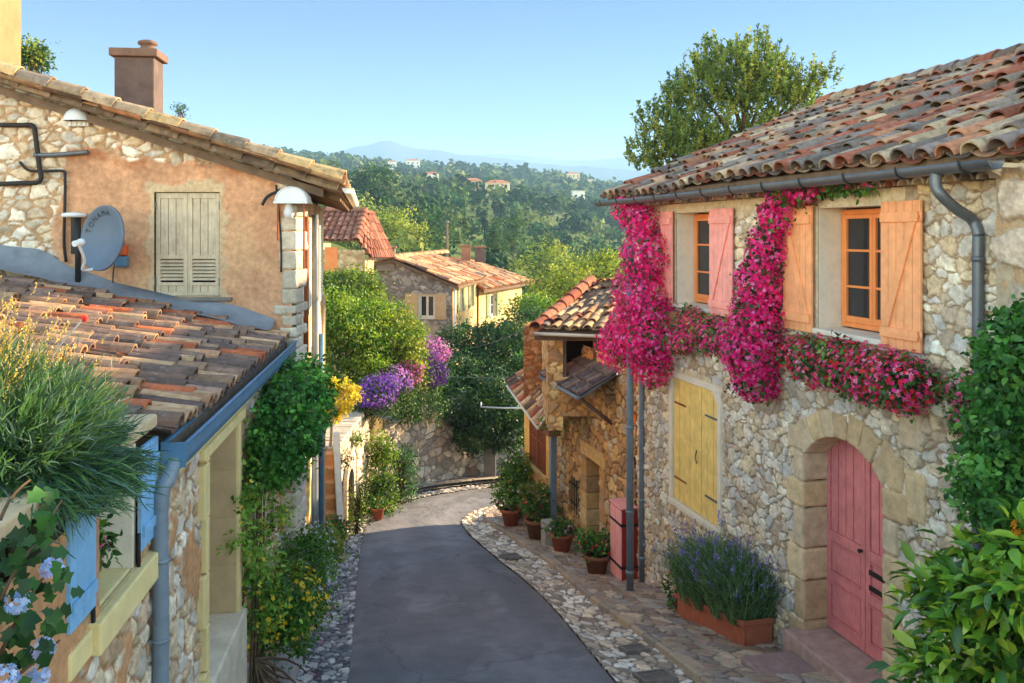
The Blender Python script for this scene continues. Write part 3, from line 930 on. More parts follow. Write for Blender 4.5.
def shutter_z(fr, parent, u0, u1, z0, z1, n0, mat, flipd=False, label=None):
    if u1 < u0: u0, u1 = u1, u0
    mb = MB(); w = u1 - u0; np_ = 5
    for i in range(np_):
        a, b = u0 + w * i / np_ + .004, u0 + w * (i + 1) / np_ - .004
        mb.box(fr, a, b, z0, z1, n0, n0 + .028)
    s = mb.build('shutter', mat, parent, bevel=.003)
    if label: s['label'] = label
    for zc in (z0 + .16, z1 - .16):
        mb = MB(); mb.box(fr, u0 + .02, u1 - .02, zc - .05, zc + .05, n0 + .029, n0 + .055)
        mb.build('batten', mat, s, bevel=.004)
    mb = MB()
    a, b = (u0 + .05, u1 - .05)
    t = .045
    lo, hi = z0 + .212, z1 - .212
    if flipd: mb.prism(fr, [(a, lo), (a + t * 2, lo), (b, hi), (b - t * 2, hi)], n0 + .029, n0 + .053)
    else: mb.prism(fr, [(b - t * 2, lo), (b, lo), (a + t * 2, hi), (a, hi)], n0 + .029, n0 + .053)
    mb.build('brace', mat, s, bevel=.004)
    hu = u1 if flipd else u0
    sg = -1 if flipd else 1
    for zc in (z0 + .16, z1 - .16):
        mb = MB()
        mb.box(fr, hu, hu + sg * w * .75, zc - .014, zc + .014, n0 + .0555, n0 + .061)
        mb.tube([fr.pt(hu - sg * .012, zc - .05, n0 + .03), fr.pt(hu - sg * .012, zc + .05, n0 + .03)], .013, 8)
        mb.build('hinge', mat, s)
    return s

def casement(fr, parent, u0, u1, z0, z1, n, fmat, gmat=m_glass_dim, rows=3, cols=1, leaves=2, fw=.055):
    """a window of LEAVES casements with glazing bars, panes set behind"""
    mb = MB()
    mb.box(fr, u0, u0 + fw, z0, z1, n - .05, n); mb.box(fr, u1 - fw, u1, z0, z1, n - .05, n)
    mb.box(fr, u0 + fw, u1 - fw, z0, z0 + fw, n - .05, n - .001); mb.box(fr, u0 + fw, u1 - fw, z1 - fw, z1, n - .05, n - .001)
    w = mb.build('window', fmat, parent, bevel=.004)
    iu0, iu1, iz0, iz1 = u0 + fw, u1 - fw, z0 + fw, z1 - fw
    lw = (iu1 - iu0) / leaves
    for k in range(leaves):
        a, b = iu0 + k * lw + .002, iu0 + (k + 1) * lw - .002
        mb = MB(); sw = .05
        mb.box(fr, a, a + sw, iz0 + .002, iz1 - .002, n - .035, n + .012); mb.box(fr, b - sw, b, iz0 + .002, iz1 - .002, n - .035, n + .012)
        mb.box(fr, a + sw, b - sw, iz0 + .002, iz0 + sw * 1.5, n - .035, n + .011); mb.box(fr, a + sw, b - sw, iz1 - sw, iz1 - .002, n - .035, n + .011)
        for r in range(1, rows):
            zc = iz0 + (iz1 - iz0) * r / rows
            mb.box(fr, a + sw, b - sw, zc - .014, zc + .014, n - .028, n + .008)
        for q in range(1, cols):
            uc = a + sw + (b - a - 2 * sw) * q / cols
            mb.box(fr, uc - .012, uc + .012, iz0 + sw * 1.5, iz1 - sw, n - .027, n + .007)
        mb.build('sash', fmat, w, bevel=.004)
        mb = MB(); mb.box(fr, a + .02, b - .02, iz0 + .02, iz1 - .02, n - .024, n - .018)
        mb.build('pane', gmat, w)
    return w

def reveal(fr, parent, u0, u1, z0, z1, d, mat, t=.08, top=True, sill=True, n1=.012):
    mb = MB()
    mb.box(fr, u0 - t, u0, z0 - t, z1 + t, -d, n1); mb.box(fr, u1, u1 + t, z0 - t, z1 + t, -d, n1)
    if top: mb.box(fr, u0, u1, z1, z1 + t, -d, n1 - .001)
    if sill: mb.box(fr, u0, u1, z0 - t, z0, -d, n1 - .001)
    return mb.build('window_reveal', mat, parent, bevel=.006)

def sill(fr, parent, u0, u1, z, mat, proud=.09, th=.06):
    mb = MB(); mb.box(fr, u0 - .1, u1 + .1, z - th, z + .004, -.1, proud)
    return mb.build('sill', mat, parent, bevel=.012)

# upper windows
for (w, ml, fl_, sw, fmat) in ((winB, m_orange, .62, .6, m_orange_d), (winA, m_salmon, .45, .68, m_orange_d)):
    u0, u1, z0, z1 = w
    reveal(FR, house, u0, u1, z0, z1, .36, m_plaster_w)
    casement(FR, house, u0 + .02, u1 - .02, z0 + .02, z1 - .02, -.27, fmat)
    sill(FR, house, u0, u1, z0 - .005, m_plaster_w)
    lab = 'orange planked shutter' if ml is m_orange else 'salmon pink planked shutter'
    shutter_z(FR, house, u0 - sw, u0 - .015, z0 - .06, z1 + .03, .075, ml, False, lab)
    shutter_z(FR, house, u1 + .015, u1 + fl_, z0 - .06, z1 + .03, .075, ml, True, lab)

# yellow shuttered opening with rounded upper corner and pale surround
u0, u1, z0, z1 = yel
mb = MB()
t = .10
mb.box(FR, u0 - t, u0, z0, z1, -.1, .05); mb.box(FR, u1, u1 + t, z0, z1, -.1, .05)
mb.prism(FR, [(u0 - t, z1), (u0, z1), (u0 + .14, z1 - .001 + .0), (u1, z1), (u1 + t, z1), (u1 + t, z1 + .1), (u1 + .02, z1 + t), (u0 + .1, z1 + t), (u0 - t + .03, z1 + .06)], -.1, .049)
mb.box(FR, u0 - t, u1 + t, z0 - .09, z0, -.1, .07)
mb.prism(FR, [(u0, z1 - .17), (u0 + .17, z1), (u0, z1)], -.1, .047)
mb.build('window_surround', m_plaster_w, house, bevel=.012)
for k in range(2):
    a = u0 + (u1 - u0) * k / 2; b = u0 + (u1 - u0) * (k + 1) / 2
    mb = MB()
    for i in range(4):
        p, q = a + (b - a) * i / 4 + .006, a + (b - a) * (i + 1) / 4 - .006
        mb.box(FR, p, q, z0 + .01, z1 - .01, -.03, .0 + .003 * (i % 2))
    s = mb.build('shutter', m_yellow, house, bevel=.003); s['label'] = 'closed yellow planked shutter'
    for zc in (z0 + .35, z1 - .4):
        mb = MB()
        hu = a + .03 if k == 0 else b - .03
        sg = 1 if k == 0 else -1
        mb.box(FR, hu, hu + sg * .42, zc - .016, zc + .016, .0035, .010)
        mb.build('hinge', m_rust if k else m_zinc, s)
    if k == 0:
        mb = MB(); mb.tube([FR.pt(b - .05, z0 + .75, .01), FR.pt(b - .05, z0 + .85, .035), FR.pt(b - .05, z0 + .95, .01)], .008, 6)
        mb.build('handle', m_dark, s)
    mb = MB(); mb.box(FR, a, b, z0, z1, -.06, -.04); mb.build('backing_panel', m_void, s)

# pink double door in a dressed stone arch
door_d = -.29
mid = (dU0 + dU1) / 2
for k in range(2):
    a, b = (dU0 - .02, mid - .006) if k == 0 else (mid + .006, dU1 + .02)
    n0 = door_d
    split = dZ0 + 1.12
    mb = MB()
    mb.prism(FR, [(a, dZ0 + .01), (b, dZ0 + .01), (b, float(arch_z(b)) + .04), ((a + b) / 2, float(arch_z((a + b) / 2)) + .04), (a, float(arch_z(a)) + .04)], n0 - .05, n0)
    d = mb.build('door', m_pink, house, bevel=.003); d['label'] = 'pink planked and panelled door leaf'
    mb = MB()
    # stiles and rails
    for (p, q) in ((a, a + .07), (b - .07, b)):
        mb.box(FR, p, q, dZ0 + .012, float(arch_z((p + q) / 2)) + .03, n0 + .001, n0 + .028)
    for (zz0, zz1) in ((dZ0 + .012, dZ0 + .14), (split - .06, split + .06), (dZ0 + .58, dZ0 + .68)):
        mb.box(FR, a + .07, b - .07, zz0, zz1, n0 + .001, n0 + .027)
    np_ = 4
    for i in range(np_):
        p = a + .075 + (b - a - .15) * i / np_ + .008; q = a + .075 + (b - a - .15) * (i + 1) / np_ - .008
        mb.prism(FR, [(p, split + .065), (q, split + .065), (q, float(arch_z(q)) + .03), (p, float(arch_z(p)) + .03)], n0 + .001, n0 + .016)
    mb.build('door_planks', m_pink, d, bevel=.004)
    mb = MB()
    for (zz0, zz1) in ((dZ0 + .145, dZ0 + .575), (dZ0 + .685, split - .065)):
        mb.box(FR, a + .10, b - .10, zz0 + .03, zz1 - .03, n0 + .001, n0 + .018)
        for (p, q, r, s_) in ((a + .075, b - .075, zz0 + .002, zz0 + .018), (a + .075, b - .075, zz1 - .018, zz1 - .002)):
            mb.box(FR, p, q, r, s_, n0 + .001, n0 + .034)
        for p in (a + .075, b - .091):
            mb.box(FR, p, p + .016, zz0 + .019, zz1 - .019, n0 + .001, n0 + .034)
    mb.build('door_panel', m_pink, d, bevel=.006)
    if k == 0:
        for zc in (split - .17, split - .34):
            mb = MB(); mb.box(FR, a + .04, b - .08, zc - .028, zc + .028, n0 + .035, n0 + .048)
            mb.box(FR, a + .10, b - .14, zc - .012, zc + .012, n0 + .047, n0 + .06)
            mb.build('letter_slot', m_dark, d, bevel=.004)
    else:
        mb = MB(); mb.tube([FR.pt(a + .04, split + .02, n0 + .03), FR.pt(a + .04, split + .02, n0 + .075)], [.012, .026], 10)
        mb.build('handle', m_dark, d)
# stone surround: jamb blocks and voussoirs
BLK = [S(214, 184, 138), S(204, 172, 128), S(222, 194, 150), S(196, 166, 126), S(208, 182, 146)]
mb = MB()
dz = (dSp + .02 - (dZ0 - .25)) / 6
for side in (0, 1):
    z = dZ0 - (.25 if side else .45)
    i = 0
    while z < dSp - .02:
        hgt = min(dz * rng.uniform(.8, 1.25), dSp + .02 - z)
        if dSp - (z + hgt) < .12: hgt = dSp + .02 - z
        wd = (.20 if i % 2 else .36) + rng.uniform(-.04, .05)
        e = rng.uniform(-.012, .012)
        if side == 0: mb.box(FR, dU0 - wd, dU0 - .001 + e * .3, z + .006, z + hgt - .006, door_d - .02, .07 + e, pick(1, BLK)[0])
        else: mb.box(FR, dU1 + .001, dU1 + wd, z + .006, z + hgt - .006, door_d - .02, .07 + e, pick(1, BLK)[0])
        z += hgt; i += 1
nv = 7
us = np.linspace(dU0, dU1, nv + 1)
c_ = mid; hw = (dU1 - dU0) / 2; rise = dAp - dSp; rad = (hw * hw + rise * rise) / (2 * rise); cz = dSp + rise - rad
for i in range(nv):
    e = rng.uniform(-.012, .012)
    inn, out = [], []
    th = .30 + rng.uniform(-.03, .05)
    if i in (0, nv - 1): th += .06
    for uu in np.linspace(us[i] + .004, us[i + 1] - .004, 4):
        zz = float(arch_z(uu)); dirv = np.array([uu - c_, zz - cz]); dirv /= np.linalg.norm(dirv)
        inn.append((uu, zz)); out.append((uu + dirv[0] * th, zz + dirv[1] * th))
    mb.prism(FR, inn + out[::-1], door_d - .02, .07 + e, pick(1, BLK)[0])
for (uu, wd, zz, hh) in ((dU0 - .30, .26, dSp + .03, .34), (dU1 + .05, .30, dSp + .03, .28), (dU0 - .62, .28, dSp - .2, .5), (dU0 - .55, .3, dSp + .5, .4)):
    mb.box(FR, uu, uu + wd, zz, zz + hh, -.02, .065, pick(1, BLK)[0])
sur = mb.build('door_surround', m_block, house, bevel=.032)
sd = sur.modifiers.new('sub', 'SUBSURF'); sd.subdivision_type = 'SIMPLE'; sd.levels = sd.render_levels = 2
tx = bpy.data.textures.new("stone lumps", 'CLOUDS'); tx.noise_scale = .16
dsp = sur.modifiers.new('lumps', 'DISPLACE'); dsp.texture = tx; dsp.strength = .03; dsp.mid_level = .5; dsp.texture_coords = 'LOCAL'

# the steps in front of the door
mb = MB()
mb.box(FR, dU0 - .15, dU1 + .1, -5.3, dZ0 - .005, -.4, .28, S(176, 144, 128))
mb.box(FR, dU0 - .35, dU1 - .1, -5.4, dZ0 - .16, .281, .95, S(150, 124, 116))
st = mb.build('door_step', m_block, house, bevel=.025)

# boulder wall that butts against the house at the near end
FBo = Fr(FR.pt(0, 0, .14), FR.u, FR.n)
bw = thing('boulder_wall', 'rough wall of big pale boulders beside the grey downpipe', 'wall', FR.pt(FR.uy(6.6), -4, 0))
mb = MB()
ub1 = FR.px(999, 250, .14)[0]
panel(mb, FBo.grid, ub1 - 4.2, 7.0, .016, (.5, .4), 12, [S(224, 208, 180), S(206, 190, 166), S(196, 176, 148), S(216, 194, 158), S(188, 170, 148)], S(172, 142, 108), height=.12, joint=.22, wv=.5, u0=4.2, v0=-6.0, round_=.9, fine=.012,
      keep=lambda u, v: v < .55)
mb.build('stone_facing', m_stone, bw)
mb = MB(); mb.box(FR, ub1 - .3, ub1 - .003, -5.2, .5, -.3, .17); mb.box(FR, 4.2, ub1 - .3, -5.2, .5, -.4, -.1)
mb.build('wall_core', M("wall core", S(176, 158, 130), var=.3, scale=6, bump=.8, bscale=9, bdist=.05), bw)

# ------------------------------------------------------------------ the house with the peach gable
C0 = np.array([-2.77, 11.0])
FL = Fr((C0[0], C0[1], 0), (-.165, 1, 0), (1, .165, 0))          # its wall along the lane
FG = Fr((0, 11.0, 0), (1, 0, 0), (0, -1, 0))                       # its gable, u = X
def verge(x):
    return .60 + (-2.05 - x) * .319
peach = thing('gabled_house', 'house with peach plastered gable, patches of bare rubble and a satellite dish', 'house', (-5, 12, float(zg(11))))
def overG(u, v):
    X_, Z_ = u, v
    n1 = (fbm(X_ * 1.6, Z_ * 1.6, 2) - .5)
    n2 = (fbm(X_ * 5, Z_ * 5, 4) - .5)
    d_left = X_ + 5.72 + n1 * .5 + n2 * .3                          # bare stone beyond x ~ -5.7
    top = verge(X_) - np.interp(X_, [-6, -4.6, -3.6], [.60, .46, .16]) - Z_ + n1 * .35 + n2 * .3 - .15 * sstep(-4.6, -3.2, X_) * 0
    d_low = np.maximum(-.98 - Z_, 0)
    w = np.minimum(sstep(0, .07, d_left), sstep(0, .06, top))
    w = np.maximum(w, sstep(0, .12, (-.95 - Z_ + (X_ + 6.2) * -.0) + n1 * .4))
    # corner repair: paler patches where the render fell off beside the corner
    hole = np.minimum(X_ + 3.15 + n2 * .35, 1) 
    n3 = fbm(X_ * 1.1 + 4, Z_ * 1.7, 6)
    w = w * (1 - sstep(.02, .1, hole) * sstep(.5, .56, n3))
    t = fbm(X_ * 2.2, Z_ * 2.2, 1, 5)
    col = np.array(S(196, 148, 112)) * (.58 + .84 * t)[..., None] * (.86 + .28 * fbm(X_ * 14, Z_ * 14, 3, 3))[..., None]
    pale = sstep(.54, .68, fbm(X_ * .9 + 9, Z_ * .9, 5, 4))[..., None]
    col = col * (1 - .45 * pale) + np.array(S(214, 176, 132)) * .45 * pale
    orange = (sstep(.28, .05, top) * sstep(.4, .6, fbm(X_ * 2.5, Z_ * 4, 7)))[..., None]
    col = col * (1 - .6 * orange) + np.array(S(150, 78, 36)) * .6 * orange
    # cement border round the window
    wx = np.maximum(np.maximum(-4.54 - X_, X_ - -3.64), np.maximum(-.86 - Z_, Z_ - .60)) + n2 * .22
    b = sstep(.06, .02, wx)[..., None]
    col = col * (1 - b) + np.array(S(196, 170, 134)) * (.8 + .4 * t)[..., None] * b
    return np.maximum(w, b[..., 0]), col, .045 + .012 * b[..., 0]
wz0, wz1, wx0, wx1 = -.79, .53, -4.50, -3.68
mb = MB()
RUG = [S(220, 206, 184), S(204, 188, 164), S(230, 218, 198), S(186, 168, 144), S(210, 188, 158), S(198, 188, 172)]
panel(mb, FG.grid, 5.73, 7.6, .0135, (.17, .105), 21, RUG, S(178, 144, 108), height=.05, joint=.2, flush=.3, warp=.6, wv=1.0, fine=.008, over=overG, u0=-8.5, v0=-5.3,
      keep=lambda u, v: (v < verge(u) - .05) & outside([(wx0, wx1, wz0, wz1)])(u, v) & ((v > -2.2) | (u > -3.6)))
mb.build('gable_wall', m_stone, peach)
# wall on the lane
mb = MB()
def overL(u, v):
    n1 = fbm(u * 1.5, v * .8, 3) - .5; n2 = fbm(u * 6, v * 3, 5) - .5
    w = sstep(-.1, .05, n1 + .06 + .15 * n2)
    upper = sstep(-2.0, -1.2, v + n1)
    c1 = np.array(S(222, 196, 148)); c2 = np.array(S(206, 198, 186))  # warm lit upper wall and cool shaded lower wall put into the colour
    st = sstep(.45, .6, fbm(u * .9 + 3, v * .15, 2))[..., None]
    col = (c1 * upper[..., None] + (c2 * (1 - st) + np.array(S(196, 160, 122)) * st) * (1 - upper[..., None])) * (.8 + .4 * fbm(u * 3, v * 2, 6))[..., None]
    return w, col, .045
lw = [(1.0, 1.75, -1.1, .15), (3.6, 4.4, -1.2, .15), (4.9, 5.7, -4.1, -2.7)]
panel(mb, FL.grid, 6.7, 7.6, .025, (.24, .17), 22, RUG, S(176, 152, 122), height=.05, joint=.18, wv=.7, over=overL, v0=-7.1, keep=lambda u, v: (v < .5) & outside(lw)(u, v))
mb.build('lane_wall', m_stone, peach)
# quoins at the corner, left bare
mb = MB()
z = -5.4; i = 0
while z < .35:
    h = rng.uniform(.12, .26)
    w1 = rng.uniform(.16, .4)
    _s = rng.uniform(.86, 1.06); g_ = S(208 * _s, 194 * _s, 170 * _s)
    q = [(C0[0] - w1, 11 - .055), (C0[0] + .05, 11 - .055)]
    mb.box(Fr((C0[0], 11, 0), (1, 0, 0), (0, -1, 0)), -w1 * .6, .06, z + .006, min(z + h, .4) - .006, -.30 if i % 2 == 0 else -.55, .062, g_)
    z += h; i += 1
o = mb.build('quoin', m_block, peach, bevel=.025)
o['kind'] = ''
sd = o.modifiers.new('sub', 'SUBSURF'); sd.subdivision_type = 'SIMPLE'; sd.levels = sd.render_levels = 2
dsp = o.modifiers.new('lumps', 'DISPLACE'); dsp.texture = tx; dsp.strength = .05; dsp.texture_coords = 'LOCAL'
mb = MB()
pl = M("plain house wall", S(196, 170, 130), var=.25, scale=4, bump=.6, bscale=9, bdist=.03)
mb.box(FL, 6.3, 6.69, -7.3, .45, -6, -.05)
mb.prism(Fr((0, 17.7, 0), (1, 0, 0), (0, -1, 0)), [(-9.5, -6), (-4.0, -6), (-3.95, .9), (-9.5, 2.8)], -.3, 0)
mb.box(FG, -8.5, -8.2, -5, 2.4, -6.7, -.02)
mb.build('rear_wall', pl, peach)
# the roof
ex, ez = -2.05, .60
def eaveX(Y): return ex - .165 * (Y - 10.6)
mb = MB()
Yn, Yf = 10.62, 17.9
rx = -8.8
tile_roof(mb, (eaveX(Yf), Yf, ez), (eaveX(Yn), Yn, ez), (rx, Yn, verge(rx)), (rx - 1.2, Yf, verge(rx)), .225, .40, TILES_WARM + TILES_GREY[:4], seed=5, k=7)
ridge_tiles(mb, (ex - .02, Yn + .02, ez + .045), (rx, Yn + .02, verge(rx) + .045), .12, .42, [S(168, 142, 112), S(150, 128, 104), S(182, 150, 104), S(136, 118, 100)])
ridge_tiles(mb, (ex - .1, Yn + .14, ez - .07), (rx, Yn + .14, verge(rx) - .07), .1, .42, [S(120, 100, 80), S(140, 116, 90), S(104, 88, 74)])
proof = mb.build('roof', m_tile, peach)
mb = MB()
fv = Fr((0, Yn + .08, 0), (1, 0, 0), (0, -1, 0))
V = [(eaveX(y) - .02, y, ez - .02 - d_) for y in (Yn + .15, Yf) for d_ in (0, .08)] + [(rx, y, verge(rx) - .02 - d_) for y in (Yn + .15, Yf) for d_ in (0, .08)]
mb.add(np.array(V), [(0, 2, 6, 4), (1, 5, 7, 3), (0, 1, 3, 2), (4, 6, 7, 5), (0, 4, 5, 1), (2, 3, 7, 6)])
mb.build('roof_deck', m_wood, proof)
mb = MB()
mb.prism(fv, [(ex - .3, verge(ex - .3) - .14), (rx, verge(rx) - .14), (rx, verge(rx) - .24), (ex - .3, verge(ex - .3) - .24)], -.3, -.13)
mb.build('rafter', m_wood, proof)
for k in range(9):
    mb = MB()
    Yk = 11.1 + k * .75
    fk = Fr((0, Yk, 0), (1, 0, 0), (0, -1, 0))
    e_ = eaveX(Yk)
    mb.prism(fk, [(e_ - .05, ez - .11), (e_ - .9, verge(ex - .9) - .11), (e_ - .9, verge(ex - .9) - .22), (e_ - .05, ez - .19)], -.04, .04)
    mb.build('rafter', m_wood, proof)
mb = MB(); half_gutter(mb, [(eaveX(y) + .05, y, ez - .04) for y in np.linspace(10.55, 17.8, 12)], .07); mb.build('gutter', m_whitewood, peach)
# window shutters in the gable
mb = MB(); mb.box(FG, wx0, wx1, wz0, wz1, -.16, -.12); mb.build('window_backing', m_void, peach)
for k in range(2):
    a = wx0 + .005 + (wx1 - wx0 - .01) * k / 2; b = a + (wx1 - wx0 - .01) / 2 - .004
    zt = wz1 - .01; zb = wz0 + .01; zm = wz0 + .50; zl = wz0 + .16
    mb = MB()
    for (p, q) in ((a, a + .055), (b - .055, b)): mb.box(FG, p, q, zb, zt, -.02, .02)
    for (p, q) in ((zb, zb + .05), (zm - .025, zm + .025), (zt - .07, zt), (zl - .02, zl + .02)): mb.box(FG, a + .055, b - .055, p, q, -.019, .019)
    for i in range(3):
        p = a + .055 + (b - a - .11) * i / 3 + .003; q = a + .055 + (b - a - .11) * (i + 1) / 3 - .003
        mb.box(FG, p, q, zm + .025, zt - .07, -.012, .006)
        mb.box(FG, p, q, zb + .05, zl - .02, -.012, .006)
    s = mb.build('shutter', m_greywood, peach, bevel=.003)
    mb = MB()
    for i in range(6):
        zc = zl + .045 + i * (zm - zl - .07) / 6
        f2 = Fr(FG.pt(0, zc, 0), FG.u, FG.n)
        v = []
        V = [FG.pt(p, zc + dz_, n_) for p in (a + .055, b - .055) for (dz_, n_) in ((0, .014), (.012, .014), (.035, -.014), (.023, -.014))]
        mb.add(np.array(V), [(0, 1, 5, 4), (1, 2, 6, 5), (2, 3, 7, 6), (3, 0, 4, 7), (0, 3, 2, 1), (4, 5, 6, 7)])
    mb.build('louvre_slats', m_greywood, s)
    for zc in (zt - .16, zb + .18):
        mb = MB()
        hu = a if k == 0 else b; sg = -1 if k == 0 else 1
        mb.box(FG, hu - .01, hu + .01, zc - .05, zc + .05, .015, .035); mb.box(FG, hu + sg * .01, hu + sg * .07, zc - .015, zc + .035, .01, .03)
        mb.build('hinge', m_zinc, s)
mb = MB(); mb.box(FG, wx0 - .12, wx1 + .16, wz0 - .055, wz0 - .004, -.1, .10); mb.build('sill', M("old stone sill", S(120, 112, 104), var=.3, bump=.5), peach, bevel=.01)
# lane side windows with white louvred shutters, brown pipe
for (a, b, c_, d) in lw:
    reveal(FL, peach, a, b, c_, d, .2, m_plaster_w, t=.06)
    casement(FL, peach, a + .01, b - .01, c_ + .01, d - .01, -.12, m_whitewood, rows=2)
    for (p, q) in ((a - .42, a - .01), (b + .01, b + .42)):
        mb = MB()
        mb.box(FL, p, p + .05, c_, d, .06, .095); mb.box(FL, q - .05, q, c_, d, .06, .095); mb.box(FL, p + .05, q - .05, c_, c_ + .06, .06, .094); mb.box(FL, p + .05, q - .05, d - .06, d, .06, .094)
        s = mb.build('shutter', m_brownwood if d < -1 else m_whitewood, peach, bevel=.003)
        mb = MB()
        for zz in np.arange(c_ + .08, d - .08, .055): mb.box(FL, p + .05, q - .05, zz, zz + .035, .066, .088)
        mb.build('louvre_slats', m_brownwood if d < -1 else m_whitewood, s)
mb = MB(); mb.tube([FL.pt(.62, .25, .12), FL.pt(.62, -1.6, .12)], .035, 10); mb.build('drainpipe', m_rust, peach)
mb = MB(); mb.tube(smooth_path([FL.pt(2.6, .3, .12), FL.pt(2.6, -2, .12), FL.pt(2.6, -5.9, .12)], 3), .05, 10); mb.build('drainpipe', m_bluegrey, peach)
mb = MB(); mb.tube([FL.pt(4.75, -1.8, .1), FL.pt(4.75, -6.2, .1)], .045, 10); mb.build('drainpipe', m_bluemetal, peach)
# pale plaster pilasters on the lane side
for (a, b, top, m_) in ((1.7, 2.1, -1.9, m_plaster_y), (3.0, 3.35, -1.5, m_plaster_w), (5.9, 6.6, -1.2, m_beigewood)):
    mb = MB(); mb.box(FL, a, b, -7, top, 0, .09); mb.build('pilaster', m_, peach, bevel=.02)
# chimneys
m_capdark = M("dark cap tile", S(112, 88, 74), var=.3, scale=8, bump=.5)
def chimney(parent, cx, cy, w, d, z0, z1, mat, pot=True):
    fr = Fr((cx, cy, 0), (1, .12, 0), (.12, -1, 0))
    mb = MB(); mb.box(fr, -w / 2, w / 2, z0, z1 - .12, -d / 2, d / 2); c = mb.build('chimney', mat, parent, bevel=.02)
    mb = MB(); mb.box(fr, -w / 2 - .06, w / 2 + .06, z1 - .118, z1, -d / 2 - .06, d / 2 + .06); mb.build('chimney_cap', m_capdark, c, bevel=.015)
    if pot:
        mb = MB(); mb.lathe((fr.pt(w * .22, z1, 0)), [(.10, 0), (.13, .0), (.13, .05), (.10, .06), (.10, .10), (.14, .11), (.14, .15), (.09, .17), (.0, .17)], 14)
        mb.build('chimney_pot', m_capdark, c)
    return c
m_chim = M("sooty render darkened for shade", S(92, 78, 72), var=.35, scale=5, bump=.7, bscale=30, spots=[(S(90, 74, 66), 4, .5, .75, .7)])  # soot tone darkened further for the shaded chimney front
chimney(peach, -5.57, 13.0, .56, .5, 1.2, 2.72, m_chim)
chimney(peach, -7.64, 12.3, 1.0, .8, 1.5, 4.4, M("tan render", S(164, 116, 80), var=.2, bump=.5), False)

# lead flashing where the low roof meets the gable
A = [FG.px(0, 262, .1), FG.px(60, 262, .1), FG.px(75, 285, .1), FG.px(150, 292, .1), FG.px(225, 306, .1), FG.px(293, 330, .1)]
mb = MB()
roofz = lambda x: -1.33 + (-2.82 - x) * .232
xs = np.linspace(-8.3, -2.98, 60)
V, f = [], []
for i, x in enumerate(xs):
    up = .30 + .05 * sin(x * 3.1) - .17 * float(sstep(-6.0, -5.5, np.array(x)))
    zr = roofz(x) + .10
    for (zz, nn) in ((zr + up, .062), (zr + .12, .075), (zr + .03, .17), (zr + .015, .42 + .04 * sin(x * 9))):
        V.append(FG.pt(x, zz, nn))
    if i: 
        for j in range(3): f.append(((i - 1) * 4 + j, i * 4 + j, i * 4 + j + 1, (i - 1) * 4 + j + 1))
mb.add(np.array(V), f, None, True)
mb.build('flashing', m_lead, peach)

# ------------------------------------------------------------------ the low annexe with the blue gutter
FA = Fr((-1.66, 0, 0), (-.116, 1, 0), (1, .116, 0))
ann = thing('stone_annexe', 'low stone annexe with mossy canal tiles, blue gutter and cream door surround', 'annexe', (-3, 7, float(zg(7))))
aw = (FA.uy(4.53), FA.uy(5.16), -1.98, -1.30)
ad = (FA.uy(6.84), FA.uy(8.06), -3.50, -1.74)
def overA(u, v):
    n1 = fbm(u * 2, v * 2, 2) - .5; n2 = fbm(u * 7, v * 7, 4) - .5
    w = sstep(.08, .16, n1 + n2 * .3)
    w = np.maximum(w, sstep(.1, .0, (u - FA.uy(4.3)) + n1 * .5))
    e = np.maximum(np.maximum(aw[0] - u, u - aw[1]), np.maximum(aw[2] - v, v - aw[3])) + n2 * .1
    w = np.maximum(w, sstep(.12, .06, e))
    col = np.array(S(186, 138, 96)) * (.7 + .6 * fbm(u * 4, v * 4, 6))[..., None]
    return w, col, .035
mb = MB()
panel(mb, FA.grid, 8.8, 4.3, .0125, (.15, .12), 31, [S(216, 200, 172), S(198, 174, 142), S(222, 210, 190), S(188, 158, 122), S(206, 184, 150), S(196, 184, 168)], S(160, 122, 86), height=.04, joint=.16, flush=.3, warp=.5, wv=.8,
      over=overA, u0=2.2, v0=-5.7, keep=lambda u, v: outside([aw, ad])(u, v))
mb.build('wall', m_stone, ann)
mb = MB(); mb.box(FA, 2.2, 5.6, -6, -1.16, -4.2, -4.0); mb.box(FA, 5.5, 5.8, -6, -1.45, -6, -.06); mb.box(FA, 2.2, 2.4, -5, -1.16, -4, -.05); mb.build('rear_wall', pl, ann)
mb = MB(); mb.box(FA, 2.2, 5.56, -1.22, -1.14, -4.2, .05); mb.build('terrace_slab', pl, ann, bevel=.015)
u_n, u_f = FA.uy(5.62), FA.uy(10.93)
mb = MB()
rise = .232
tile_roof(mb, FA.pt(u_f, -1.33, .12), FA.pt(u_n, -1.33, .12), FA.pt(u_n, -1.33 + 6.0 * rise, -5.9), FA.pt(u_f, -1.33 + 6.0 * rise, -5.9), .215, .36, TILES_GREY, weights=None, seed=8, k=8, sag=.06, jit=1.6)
arf = mb.build('roof', m_tile, ann)
mb = MB()
mb.prism(Fr(FA.pt(u_n, 0, 0), FA.n, FA.u), [(.1, -1.36), (-5.9, -1.36 + 6 * rise), (-5.9, -1.44 + 6 * rise), (.1, -1.44)], .03, u_f - u_n)
mb.build('roof_deck', m_wood, arf)
